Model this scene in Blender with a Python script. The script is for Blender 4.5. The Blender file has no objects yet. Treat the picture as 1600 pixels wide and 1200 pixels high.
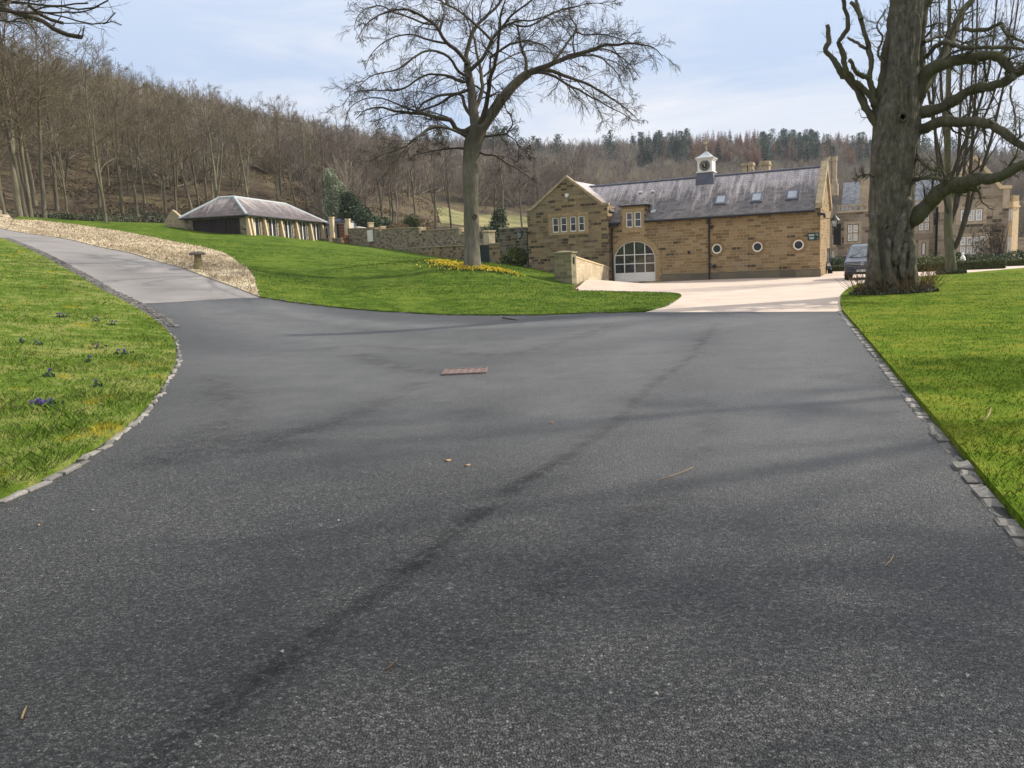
import bpy, math, random
import numpy as np
from mathutils import Vector, Matrix
from mathutils.geometry import delaunay_2d_cdt

random.seed(7)
rng = np.random.default_rng(11)
S = bpy.context.scene
COL = S.collection
RAD = math.radians

# ------------------------------------------------------------------ camera
F_PX, ROLL, PITCH, CAMZ = 1290.0, 0.045, math.atan(189 / 1290.0), 1.78
C0 = np.array([0.0, 0.0, CAMZ])
FW = np.array([0, math.cos(PITCH), -math.sin(PITCH)])
_u = np.array([0, math.sin(PITCH), math.cos(PITCH)])
_x = np.array([1.0, 0, 0])
RT = math.cos(ROLL) * _x - math.sin(ROLL) * _u
UP = math.sin(ROLL) * _x + math.cos(ROLL) * _u
cam_data = bpy.data.cameras.new('camera')
cam_data.sensor_width = 36.0
cam_data.lens = 36.0 * F_PX / 1600.0
cam_data.clip_start, cam_data.clip_end = 0.1, 6000
cam = bpy.data.objects.new('camera', cam_data)
COL.objects.link(cam)
cam.matrix_world = Matrix((
    (RT[0], UP[0], -FW[0], C0[0]), (RT[1], UP[1], -FW[1], C0[1]),
    (RT[2], UP[2], -FW[2], C0[2]), (0, 0, 0, 1)))
S.camera = cam

# ------------------------------------------------------------------ sky, sun, exposure
SUN_DIR = Vector((0.93, 0.26, 0.0)).normalized()
SUN_EL = RAD(36)
sdir = Vector((SUN_DIR.x * math.cos(SUN_EL), SUN_DIR.y * math.cos(SUN_EL), math.sin(SUN_EL)))
sun_data = bpy.data.lights.new('sun', 'SUN')
sun_data.energy, sun_data.angle, sun_data.color = 4.3, RAD(0.6), (1.0, 0.93, 0.82)
sun = bpy.data.objects.new('sun', sun_data)
COL.objects.link(sun)
sun.rotation_euler = sdir.to_track_quat('Z', 'Y').to_euler()
W = bpy.data.worlds.new('World')
S.world = W
W.use_nodes = True
wn, wl = W.node_tree.nodes, W.node_tree.links
wn.clear()
sky = wn.new('ShaderNodeTexSky'); sky.sky_type = 'NISHITA'; sky.sun_disc = False
sky.sun_elevation = SUN_EL
sky.sun_rotation = math.atan2(SUN_DIR.x, SUN_DIR.y)
sky.air_density, sky.dust_density, sky.ozone_density = 1.0, 1.6, 1.2
wtc = wn.new('ShaderNodeTexCoord')
wmap = wn.new('ShaderNodeMapping'); wmap.inputs['Scale'].default_value = (1.2, 1.2, 5.5)
wmap.inputs['Rotation'].default_value = (0.12, 0.1, 0.4)
wnz = wn.new('ShaderNodeTexNoise'); wnz.inputs['Scale'].default_value = 1.7
wnz.inputs['Detail'].default_value = 7; wnz.inputs['Roughness'].default_value = 0.6
wnz.inputs['Distortion'].default_value = 0.6
wrp = wn.new('ShaderNodeValToRGB')
wrp.color_ramp.elements[0].position, wrp.color_ramp.elements[0].color = 0.25, (0.85, 0.85, 0.85, 1)
wrp.color_ramp.elements[1].position, wrp.color_ramp.elements[1].color = 0.75, (0.9, 0.9, 0.9, 1)
wmx = wn.new('ShaderNodeMix'); wmx.data_type = 'RGBA'
wsep = wn.new('ShaderNodeSeparateXYZ'); wl.new(wtc.outputs['Generated'], wsep.inputs[0])
wgr = wn.new('ShaderNodeValToRGB')                       # thin high veil: whiter near the horizon, bluer above
for e, (p_, c_) in zip([wgr.color_ramp.elements[0], wgr.color_ramp.elements[1], wgr.color_ramp.elements.new(0.5)],
                       [(0.02, (0.52, 0.55, 0.60, 1)), (0.34, (0.17, 0.265, 0.49, 1)), (0.17, (0.36, 0.445, 0.60, 1))]):
    e.position, e.color = p_, c_
wsc = wn.new('ShaderNodeVectorMath'); wsc.operation = 'SCALE'; wsc.inputs['Scale'].default_value = 10.0
wl.new(wsep.outputs['Z'], wgr.inputs['Fac']); wl.new(wgr.outputs['Color'], wsc.inputs[0]); wl.new(wsc.outputs[0], wmx.inputs['B'])
wwh = wn.new('ShaderNodeMix'); wwh.data_type = 'RGBA'; wwh.inputs['B'].default_value = (6.0, 6.15, 6.5, 1)
wr2 = wn.new('ShaderNodeValToRGB'); wr2.color_ramp.elements[0].position = 0.42; wr2.color_ramp.elements[1].position = 0.66
wr2.color_ramp.elements[1].color = (0.9, 0.9, 0.9, 1)
wma = wn.new('ShaderNodeMath'); wma.operation = 'MULTIPLY_ADD'; wma.inputs[1].default_value = -0.75
wl.new(wsep.outputs['Z'], wma.inputs[0])
wad = wn.new('ShaderNodeMath'); wad.operation = 'ADD'; wad.inputs[1].default_value = 0.15
wl.new(wnz.outputs['Fac'], wad.inputs[0]); wl.new(wad.outputs[0], wma.inputs[2]); wl.new(wma.outputs[0], wr2.inputs['Fac']); wl.new(wr2.outputs['Color'], wwh.inputs['Factor'])
wbg = wn.new('ShaderNodeBackground'); wbg.inputs['Strength'].default_value = 0.115
wout = wn.new('ShaderNodeOutputWorld')
wl.new(wtc.outputs['Generated'], wmap.inputs['Vector']); wl.new(wmap.outputs['Vector'], wnz.inputs['Vector'])
wl.new(wnz.outputs['Fac'], wrp.inputs['Fac']); wl.new(wrp.outputs['Color'], wmx.inputs['Factor'])
wl.new(sky.outputs['Color'], wmx.inputs['A']); wl.new(wmx.outputs['Result'], wwh.inputs['A']); wl.new(wwh.outputs['Result'], wbg.inputs['Color'])
wl.new(wbg.outputs['Background'], wout.inputs['Surface'])
S.view_settings.view_transform = 'Standard'
S.view_settings.look = 'None'
S.view_settings.exposure = 0.40
S.view_settings.gamma = 1.0
S.view_settings.use_curve_mapping = False
S.cycles.max_bounces = 5
S.cycles.diffuse_bounces = 3
S.cycles.transparent_max_bounces = 8
S.cycles.use_denoising = True

# ------------------------------------------------------------------ where the picture's points lie in the place
def ray(px, py):
    return FW * F_PX + (px - 800) * RT - (py - 600) * UP
def P(px, py, Y):                       # the point seen at px,py that stands Y metres away
    d = ray(px, py)
    return C0 + d * (Y / d[1])
def Gz(px, py, z=0.0):                  # ... that lies at height z
    d = ray(px, py)
    return C0 + d * ((z - CAMZ) / d[2])
# ------------------------------------------------------------------ terrain
CTRL = []
def ctl(px, py, Y): CTRL.append(tuple(P(px, py, Y)))
for q in [(240,500,25),(199,475,28.5),(160,455,32),(100,420,38),(40,388,46),(0,372,53),(406,465,32),(300,425,39),
          (200,395,47),(100,373,57),(0,357,67),(500,478,32.5),(420,440,38),(312,420,40),
          (385,367,85),(503,376.5,103),(541,381,103),(653,397,85),(757,410,75),(737,418.5,46),(826,418,61),(600,440,44),(500,425,52),
          (100,345,95),(260,346,100),(0,336,95),(300,356,88),
          (760,327,205),(800,357,150),(700,331,195),(690,349,155)]:
    ctl(*q)
for x, y, z in [
    # the flat junction and courtyard
    (0,-10,0),(5,-10,0),(-5,-10,.0),(0,0,0),(3,5,0),(-4,7,0),(0,8,0),(5,12,0),(-5,12,0),(0,14,0),(-7,18,0),(9,20,0),(0,20,0),(9.5,23.6,0),
    (4.3,27.3,0),(0.1,28.3,0),(-3.6,31.5,.02),(-6,25,.0),(-8,22,0.05),(7.7,37,0),(4,48,0.05),(7.3,60,0),(14,40,0),(13.9,30,.06),(20,54,0),(25,46.6,.02),(32,51.6,0),
    (20,20,.15),(20,5,.15),(30,30,.1),(45,50,0),(45,72,0),(60,70,0.2),(30,72,0.1),(15,63,0.4),(60,20,.4),(60,-20,.4),(15,-30,0),(0,-40,-.3),
    (10,57,.0),(10,45,0),(12,50,0),(8,49,0.0),(15,55,0),(18,47,0),(7.6,56,0.05),(12,40,0),(5.5,53,.55),(2.0,62.5,1.25),(4.6,62,0.5),(-1,53,1.65),(1.2,54,1.2),(-9,51,2.0),(3.2,48.5,.25),(0.6,45,.95),(1,36,.45),(-3,38,.75),(-30,85,6.0),
    # left verge bank
    (-8,8,.25),(-9,14,.32),(-12,20,.55),(-14,8,.8),(-20,20,1.9),(-20,30,2.1),(-30,35,3.6),(-35,20,4.0),(-40,45,5.2),(-20,-10,1.0),(-40,-20,3),(-50,60,7.2),(-60,90,12),
    # hillside with the wood
    (-118,190,47),(-99,205,43),(-95,260,45),(-77,330,49),(-62,400,54),(0,480,60),(80,520,64),(160,560,67),(240,580,66),(300,500,40),(400,500,45),
    (-70,140,26),(-50,130,18),(-40,150,20),(-20,130,10),(-20,180,17),(-40,220,27),(0,250,21),(10,330,33),(60,300,22),(70,400,40),(150,400,36),(120,200,7),(200,300,18),(250,420,38),
    (10,110,4.6),(30,110,2.5),(60,130,2.0),(90,110,1.),(130,100,0),(150,0,0),(150,-100,0),(0,-120,-2),(-100,60,20),(-120,0,16),(-150,120,38),(-160,230,56),(-150,-100,12),
    (-110,300,51),(-90,420,56),(-20,600,62),(150,700,68),(350,700,62),(-250,300,62),(-300,0,30),(450,300,15),(450,-100,0),(-300,600,64)]:
    CTRL.append((x, y, z))
CTRL = np.array(CTRL)
def _tps(r2): return r2 * np.log(r2 + 1e-6) * 0.5
_n = len(CTRL); _sc = 0.01
_xy = CTRL[:, :2] * _sc
_K = _tps(((_xy[:, None] - _xy[None]) ** 2).sum(-1)) + np.eye(_n) * 2e-4
_Pm = np.c_[np.ones(_n), _xy]
_A = np.block([[_K, _Pm], [_Pm.T, np.zeros((3, 3))]])
_sol = np.linalg.solve(_A, np.r_[CTRL[:, 2], 0, 0, 0])
def T(x, y):
    x = np.atleast_1d(np.asarray(x, float)); y = np.atleast_1d(np.asarray(y, float))
    q = np.c_[x.ravel(), y.ravel()] * _sc
    out = np.empty(len(q))
    for i in range(0, len(q), 4000):
        qq = q[i:i + 4000]
        k = _tps(((qq[:, None] - _xy[None]) ** 2).sum(-1))
        out[i:i + 4000] = k @ _sol[:_n] + _sol[_n] + qq @ _sol[_n + 1:]
    return out.reshape(x.shape)
def Tz(x, y): return float(T(x, y)[0])
def G(px, py, ymax=700):                # where the line of sight through px,py meets the ground
    d = ray(px, py); d = d / d[1]
    ys = np.geomspace(1.5, ymax, 500)
    q = C0[None] + ys[:, None] * d[None]
    h = q[:, 2] - T(q[:, 0], q[:, 1])
    i = np.argmax(h < 0)
    if h[i] >= 0: i = len(ys) - 1
    a, b = ys[max(i - 1, 0)], ys[i]
    for _ in range(25):
        m = (a + b) / 2; qq = C0 + m * d
        if qq[2] - Tz(qq[0], qq[1]) < 0: b = m
        else: a = m
    return C0 + b * d
# ------------------------------------------------------------------ tagging, empties, copies
def tag(o, label=None, cat=None, group=None, kind=None):
    if label: o['label'] = label
    if cat: o['category'] = cat
    if group: o['group'] = group
    if kind: o['kind'] = kind
    return o
def empty(name, loc=(0, 0, 0), rz=0.0, label=None, cat=None, group=None):
    o = bpy.data.objects.new(name, None)
    COL.objects.link(o)
    o.location = loc; o.rotation_euler = (0, 0, rz); o.empty_display_size = 0.3
    return tag(o, label, cat, group)
def link_mesh(name, me, mat=None, parent=None, smooth=False):
    if mat: me.materials.append(mat)
    o = bpy.data.objects.new(name, me)
    COL.objects.link(o)
    if parent: o.parent = parent
    me.polygons.foreach_set('use_smooth', np.full(len(me.polygons), bool(smooth)))
    return o

# ------------------------------------------------------------------ small mesh builder (boxes, prisms, tubes, lathes)
class MB:
    def __init__(s): s.v = []; s.f = []
    def add(s, vs, fs):
        b = len(s.v)
        s.v += [tuple(map(float, q)) for q in vs]
        s.f += [tuple(b + i for i in f) for f in fs]
        return s
    def box(s, x0, x1, y0, y1, z0, z1):
        return s.add([(x0,y0,z0),(x1,y0,z0),(x1,y1,z0),(x0,y1,z0),(x0,y0,z1),(x1,y0,z1),(x1,y1,z1),(x0,y1,z1)],
                     [(0,3,2,1),(4,5,6,7),(0,1,5,4),(1,2,6,5),(2,3,7,6),(3,0,4,7)])
    def hexa(s, b, t):                       # bottom and top quads
        return s.add(list(b) + list(t), [(0,3,2,1),(4,5,6,7),(0,1,5,4),(1,2,6,5),(2,3,7,6),(3,0,4,7)])
    def prism_y(s, pts, y0, y1):             # polygon in x,z carried from y0 to y1
        n = len(pts)
        vs = [(x, y0, z) for x, z in pts] + [(x, y1, z) for x, z in pts]
        return s.add(vs, [tuple(range(n)), tuple(range(2*n-1, n-1, -1))] + [(i, i+n, (i+1) % n + n, (i+1) % n) for i in range(n)])
    def prism_x(s, pts, x0, x1):             # polygon in y,z
        n = len(pts)
        vs = [(x0, y, z) for y, z in pts] + [(x1, y, z) for y, z in pts]
        return s.add(vs, [tuple(range(n)), tuple(range(2*n-1, n-1, -1))] + [(i, i+n, (i+1) % n + n, (i+1) % n) for i in range(n)])
    def prism_z(s, pts, z0, z1):
        n = len(pts)
        vs = [(x, y, z0) for x, y in pts] + [(x, y, z1) for x, y in pts]
        return s.add(vs, [tuple(range(n-1, -1, -1)), tuple(range(n, 2*n))] + [(i, (i+1) % n, (i+1) % n + n, i+n) for i in range(n)])
    def tube(s, pts, r, n=8):
        pts = [Vector(p) for p in pts]
        rr = r if hasattr(r, '__len__') else [r] * len(pts)
        vs = []; ref = None
        for i, p in enumerate(pts):
            d = (pts[min(i+1, len(pts)-1)] - pts[max(i-1, 0)]).normalized()
            if ref is None: ref = Vector((0, 0, 1)) if abs(d.z) < 0.9 else Vector((1, 0, 0))
            a = (ref - d * ref.dot(d)).normalized(); b = d.cross(a); ref = a
            vs += [p + (a * math.cos(2*math.pi*k/n) + b * math.sin(2*math.pi*k/n)) * rr[i] for k in range(n)]
        fs = [(i*n+k, i*n+(k+1) % n, (i+1)*n+(k+1) % n, (i+1)*n+k) for i in range(len(pts)-1) for k in range(n)]
        fs += [tuple(range(n-1, -1, -1)), tuple(range((len(pts)-1)*n, len(pts)*n))]
        return s.add(vs, fs)
    def lathe(s, prof, n=16, c=(0, 0, 0), sq=False):
        vs = []
        for r, z in prof:
            for k in range(n):
                a = 2*math.pi*(k + (0.5 if sq else 0))/n
                vs.append((c[0] + r*math.cos(a), c[1] + r*math.sin(a), c[2] + z))
        m = len(prof)
        fs = [(i*n+k, i*n+(k+1) % n, (i+1)*n+(k+1) % n, (i+1)*n+k) for i in range(m-1) for k in range(n)]
        fs += [tuple(range(n-1, -1, -1)), tuple(range((m-1)*n, m*n))]
        return s.add(vs, fs)
    def ring_y(s, cx, cz, ro, ri, y0, y1, n=32, a0=0, a1=2*math.pi, ey=1.0):   # a flat ring in the x,z plane, y0..y1 thick
        full = abs(a1 - a0 - 2*math.pi) < 1e-6
        m = n if full else n + 1
        vs = []
        for k in range(m):
            a = a0 + (a1 - a0) * k / n; c, q = math.cos(a), math.sin(a)*ey
            vs += [(cx+ro*c, y0, cz+ro*q), (cx+ri*c, y0, cz+ri*q), (cx+ri*c, y1, cz+ri*q), (cx+ro*c, y1, cz+ro*q)]
        fs = []
        for k in range(n):
            a, b = k*4, ((k+1) % m)*4
            for i in range(4): fs.append((a+i, a+(i+1) % 4, b+(i+1) % 4, b+i))
        if not full: fs += [(0,1,2,3), tuple((m-1)*4+i for i in (3,2,1,0))]
        return s.add(vs, fs)
    def disc_y(s, cx, cz, r, y0, y1, n=32):
        return s.prism_y([(cx + r*math.cos(2*math.pi*k/n), cz + r*math.sin(2*math.pi*k/n)) for k in range(n)], y0, y1)
    def panel(s, outline, holes, y, dy):     # a wall face in x,z with openings; reveals run back by dy
        vs = []; es = []
        for lp in [outline] + holes:
            b = len(vs); n = len(lp)
            vs += [Vector((x, z)) for x, z in lp]
            es += [(b+i, b+(i+1) % n) for i in range(n)]
        r = delaunay_2d_cdt(vs, es, [], 0, 1e-5)
        V, Fc = r[0], r[2]
        o = np.array(outline); hs = [np.array(h) for h in holes]
        fs = []
        for f in Fc:
            c = sum((V[i] for i in f), Vector((0, 0))) / len(f)
            q = np.array([[c.x, c.y]])
            if inside(q, o)[0] and not any(inside(q, h)[0] for h in hs): fs.append(tuple(f))
        s.add([(p.x, y, p.y) for p in V], fs)
        for h in holes:
            n = len(h)
            s.add([(x, y, z) for x, z in h] + [(x, y+dy, z) for x, z in h], [(i, (i+1) % n, (i+1) % n+n, i+n) for i in range(n)])
        return s
    def build(s, name, mat=None, parent=None, smooth=False, bevel=0.0):
        me = bpy.data.meshes.new(name)
        me.from_pydata(s.v, [], s.f)
        me.validate(); me.update()
        o = link_mesh(name, me, mat, parent, smooth)
        if bevel:
            m = o.modifiers.new('bevel', 'BEVEL'); m.width = bevel; m.segments = 2; m.limit_method = 'ANGLE'
        return o

def inside(q, poly):                        # even-odd rule, vectorised
    x, y = q[:, 0], q[:, 1]
    r = np.zeros(len(q), bool); n = len(poly)
    for i in range(n):
        x0, y0 = poly[i]; x1, y1 = poly[(i+1) % n]
        if y0 == y1: continue
        c = ((y0 > y) != (y1 > y)) & (x < (x1-x0)*(y-y0)/(y1-y0) + x0)
        r ^= c
    return r
def np_mesh(name, V, quads=None, tris=None):
    V = np.asarray(V, np.float32)
    q = np.zeros((0, 4), np.int32) if quads is None else np.asarray(quads, np.int32)
    t = np.zeros((0, 3), np.int32) if tris is None else np.asarray(tris, np.int32)
    me = bpy.data.meshes.new(name)
    me.vertices.add(len(V)); me.vertices.foreach_set('co', V.ravel())
    me.loops.add(q.size + t.size); me.loops.foreach_set('vertex_index', np.r_[q.ravel(), t.ravel()])
    me.polygons.add(len(q) + len(t))
    me.polygons.foreach_set('loop_start', np.r_[np.arange(len(q))*4, q.size + np.arange(len(t))*3].astype(np.int32))
    me.update(calc_edges=True)
    return me
def smooth_path(pts, n=8, closed=False):    # Catmull-Rom through the points
    p = [np.array(q, float) for q in pts]
    out = []; m = len(p)
    for i in range(m if closed else m - 1):
        a = p[(i-1) % m] if closed or i > 0 else 2*p[0]-p[1]
        b, c = p[i], p[(i+1) % m]
        d = p[(i+2) % m] if closed or i+2 < m else 2*p[-1]-p[-2]
        for k in range(n):
            t = k / n
            out.append(0.5*((2*b) + (c-a)*t + (2*a-5*b+4*c-d)*t*t + (3*b-a-3*c+d)*t**3))
    if not closed: out.append(p[-1])
    return out

# ------------------------------------------------------------------ materials
class NT:
    def __init__(s, name):
        s.m = bpy.data.materials.new(name); s.m.use_nodes = True
        s.n, s.l = s.m.node_tree.nodes, s.m.node_tree.links
        s.b = s.n['Principled BSDF']
        s._c = {}
    def put(s, node, key, val):
        if val is None: return
        if hasattr(val, 'is_output'): s.l.new(val, node.inputs[key])
        else:
            if isinstance(val, (tuple, list)) and len(val) == 3 and node.inputs[key].type == 'RGBA': val = (*val, 1)
            node.inputs[key].default_value = val
    def coord(s, kind='Object'):
        if kind not in s._c:
            if kind == 'Position': s._c[kind] = s.n.new('ShaderNodeNewGeometry').outputs['Position']
            else: s._c[kind] = s.n.new('ShaderNodeTexCoord').outputs[kind]
        return s._c[kind]
    def mapping(s, v, scale=(1, 1, 1), rot=(0, 0, 0)):
        n = s.n.new('ShaderNodeMapping'); s.l.new(v, n.inputs['Vector'])
        n.inputs['Scale'].default_value = scale; n.inputs['Rotation'].default_value = rot
        return n.outputs['Vector']
    def noise(s, v, scale, detail=3, rough=0.55, dist=0.0, out='Fac'):
        n = s.n.new('ShaderNodeTexNoise'); s.put(n, 'Vector', v)
        n.inputs['Scale'].default_value = scale; n.inputs['Detail'].default_value = detail
        n.inputs['Roughness'].default_value = rough; n.inputs['Distortion'].default_value = dist
        return n.outputs[out]
    def voro(s, v, scale, out='Color', feature='F1'):
        n = s.n.new('ShaderNodeTexVoronoi'); n.feature = feature; s.put(n, 'Vector', v)
        n.inputs['Scale'].default_value = scale
        return n.outputs[out]
    def ramp(s, f, stops, interp='LINEAR'):
        n = s.n.new('ShaderNodeValToRGB'); s.l.new(f, n.inputs['Fac']); r = n.color_ramp; r.interpolation = interp
        while len(r.elements) < len(stops): r.elements.new(0.5)
        for e, (p, c) in zip(r.elements, stops):
            e.position = p; e.color = (*c, 1) if hasattr(c, '__len__') else (c, c, c, 1)
        return n.outputs['Color']
    def mix(s, f, a, b, mode='MIX'):
        n = s.n.new('ShaderNodeMix'); n.data_type = 'RGBA'; n.blend_type = mode
        s.put(n, 0, f)
        for k, v in ((6, a), (7, b)):
            if hasattr(v, 'is_output'): s.l.new(v, n.inputs[k])
            else: n.inputs[k].default_value = (*v, 1) if len(v) == 3 else v
        return n.outputs[2]
    def math(s, op, a, b=None, c=None):
        n = s.n.new('ShaderNodeMath'); n.operation = op
        for i, v in enumerate((a, b, c)):
            if v is not None: s.put(n, i, v)
        return n.outputs[0]
    def sep(s, v):
        n = s.n.new('ShaderNodeSeparateXYZ'); s.l.new(v, n.inputs[0]); return n.outputs
    def comb(s, x=0.0, y=0.0, z=0.0):
        n = s.n.new('ShaderNodeCombineXYZ')
        for i, v in enumerate((x, y, z)): s.put(n, i, v)
        return n.outputs[0]
    def attr(s, name, out='Fac'):
        n = s.n.new('ShaderNodeAttribute'); n.attribute_name = name; return n.outputs[out]
    def rand(s):
        return s.n.new('ShaderNodeObjectInfo').outputs['Random']
    def bump(s, h, strength=0.4, dist=0.02):
        n = s.n.new('ShaderNodeBump'); s.l.new(h, n.inputs['Height'])
        n.inputs['Strength'].default_value = strength; n.inputs['Distance'].default_value = dist
        s.l.new(n.outputs['Normal'], s.b.inputs['Normal'])
    def fin(s, col=None, rough=0.8, spec=0.3, metal=0.0):
        s.put(s.b, 'Base Color', col); s.put(s.b, 'Roughness', rough)
        s.b.inputs['Specular IOR Level'].default_value = spec; s.b.inputs['Metallic'].default_value = metal
        return s.m

def plain(name, c, rough=0.7, spec=0.3, metal=0.0, var=0.18, scale=3.0):
    t = NT(name); v = t.coord('Object')
    n = t.noise(v, scale, 5, 0.65)
    lo = tuple(x*(1-var) for x in c); hi = tuple(min(1, x*(1+var)) for x in c)
    return t.fin(t.ramp(n, [(0.3, lo), (0.7, hi)]), rough, spec, metal)

def wall_uv(t):                              # lays courses along whichever way the wall faces
    v = t.sep(t.coord('Object')); n = t.sep(t.coord('Normal'))
    side = t.math('GREATER_THAN', t.math('ABSOLUTE', n[0]), 0.7)
    u = t.math('ADD', t.math('MULTIPLY', v[0], t.math('SUBTRACT', 1.0, side)), t.math('MULTIPLY', v[1], side))
    return t.comb(u, v[2], 0.0), v
def stone(name, cols, mortar, bw=0.52, bh=0.235, msize=0.014, grime=0.5, low=(0.10, 0.095, 0.075), soot=0.0):
    t = NT(name); uv, v = wall_uv(t)
    wob = t.noise(t.coord('Object'), 2.2, 3, 0.6, out='Color')
    sub = t.n.new('ShaderNodeVectorMath'); sub.operation = 'MULTIPLY_ADD'
    t.l.new(wob, sub.inputs[0]); sub.inputs[1].default_value = (0.05, 0.05, 0); t.l.new(uv, sub.inputs[2])
    b = t.n.new('ShaderNodeTexBrick'); t.l.new(sub.outputs[0], b.inputs['Vector'])
    b.offset = 0.47; b.squash = 1.25; b.squash_frequency = 3; b.offset_frequency = 2
    b.inputs['Color1'].default_value = (0, 0, 0, 1); b.inputs['Color2'].default_value = (1, 1, 1, 1)
    b.inputs['Mortar'].default_value = (0.5, 0.5, 0.5, 1)
    b.inputs['Scale'].default_value = 1.0; b.inputs['Mortar Size'].default_value = msize
    b.inputs['Mortar Smooth'].default_value = 0.25; b.inputs['Bias'].default_value = 0.0
    b.inputs['Brick Width'].default_value = bw; b.inputs['Row Height'].default_value = bh
    st = [(i / (len(cols)-1), c) for i, c in enumerate(cols)]
    c = t.ramp(b.outputs['Color'], st)
    big = t.noise(t.coord('Object'), 0.55, 4, 0.6)
    c = t.mix(t.math('MULTIPLY', t.ramp(big, [(0.42, 0.0), (0.68, 1.0)]), grime), c, (low[0]*1.3, low[1]*1.3, low[2]*1.3))
    fine = t.noise(t.coord('Object'), 22, 4, 0.7)
    c = t.mix(0.35, c, t.ramp(fine, [(0.3, 0.25), (0.7, 0.8)]), 'OVERLAY')
    if soot:                                  # blackened old stones, one by one
        sv = t.n.new('ShaderNodeTexWhiteNoise'); sv.noise_dimensions = '2D'
        fl = t.n.new('ShaderNodeVectorMath'); fl.operation = 'SNAP'; t.l.new(sub.outputs[0], fl.inputs[0])
        fl.inputs[1].default_value = (bw*1.1, bh, 1); t.l.new(fl.outputs[0], sv.inputs['Vector'])
        c = t.mix(t.math('MULTIPLY', t.math('LESS_THAN', sv.outputs['Value'], soot), 0.75), c, (0.035, 0.03, 0.025))
    c = t.mix(b.outputs['Fac'], c, mortar)
    h = t.math('SUBTRACT', t.math('MULTIPLY', fine, 0.6), b.outputs['Fac'])
    t.bump(h, 0.7, 0.02)
    return t.fin(c, 0.9, 0.15)
def slate(name, cols, streak=(0.42, 0.37, 0.4), amount=0.7, ridge_z=7.2, fall=2.4, bw=0.34, bh=0.2, axis='x'):
    t = NT(name); o = t.coord('Object'); v = t.sep(o); n = t.sep(t.coord('Normal'))
    side = t.math('GREATER_THAN', t.math('ABSOLUTE', n[0]), t.math('ABSOLUTE', n[1]))
    u = t.math('ADD', t.math('MULTIPLY', v[0], t.math('SUBTRACT', 1.0, side)), t.math('MULTIPLY', v[1], side))
    uv = t.comb(u, t.math('MULTIPLY', v[2], 1.45), 0.0)
    b = t.n.new('ShaderNodeTexBrick'); t.l.new(uv, b.inputs['Vector'])
    b.inputs['Color1'].default_value = (0, 0, 0, 1); b.inputs['Color2'].default_value = (1, 1, 1, 1); b.inputs['Mortar'].default_value = (0, 0, 0, 1)
    b.inputs['Scale'].default_value = 1.0; b.inputs['Mortar Size'].default_value = 0.011; b.inputs['Mortar Smooth'].default_value = 0.4
    b.inputs['Brick Width'].default_value = bw; b.inputs['Row Height'].default_value = bh
    c = t.ramp(b.outputs['Color'], [(i/(len(cols)-1), q) for i, q in enumerate(cols)])
    s1 = t.noise(t.comb(t.math('MULTIPLY', u, 1.9), t.math('MULTIPLY', v[2], 0.28), 0.0), 1.6, 5, 0.7)   # lichen runs from the ridge
    s2 = t.noise(o, 1.1, 4, 0.6)
    hgt = t.math('SUBTRACT', 1.0, t.math('DIVIDE', t.math('SUBTRACT', ridge_z, v[2]), fall))
    k = t.math('ADD', t.math('MULTIPLY', hgt, 0.28), t.math('ADD', t.math('MULTIPLY', s1, 0.85), t.math('MULTIPLY', s2, 0.25)))
    f = t.math('MULTIPLY', t.ramp(k, [(0.62, 0.0), (0.86, 1.0)]), amount)
    c = t.mix(f, c, streak)
    c = t.mix(t.math('MULTIPLY', b.outputs['Fac'], 0.8), c, (0.045, 0.04, 0.045))
    t.bump(t.math('SUBTRACT', t.math('MULTIPLY', b.outputs['Color'], 0.4), b.outputs['Fac']), 0.6, 0.015)
    return t.fin(c, 0.55, 0.35)
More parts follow.
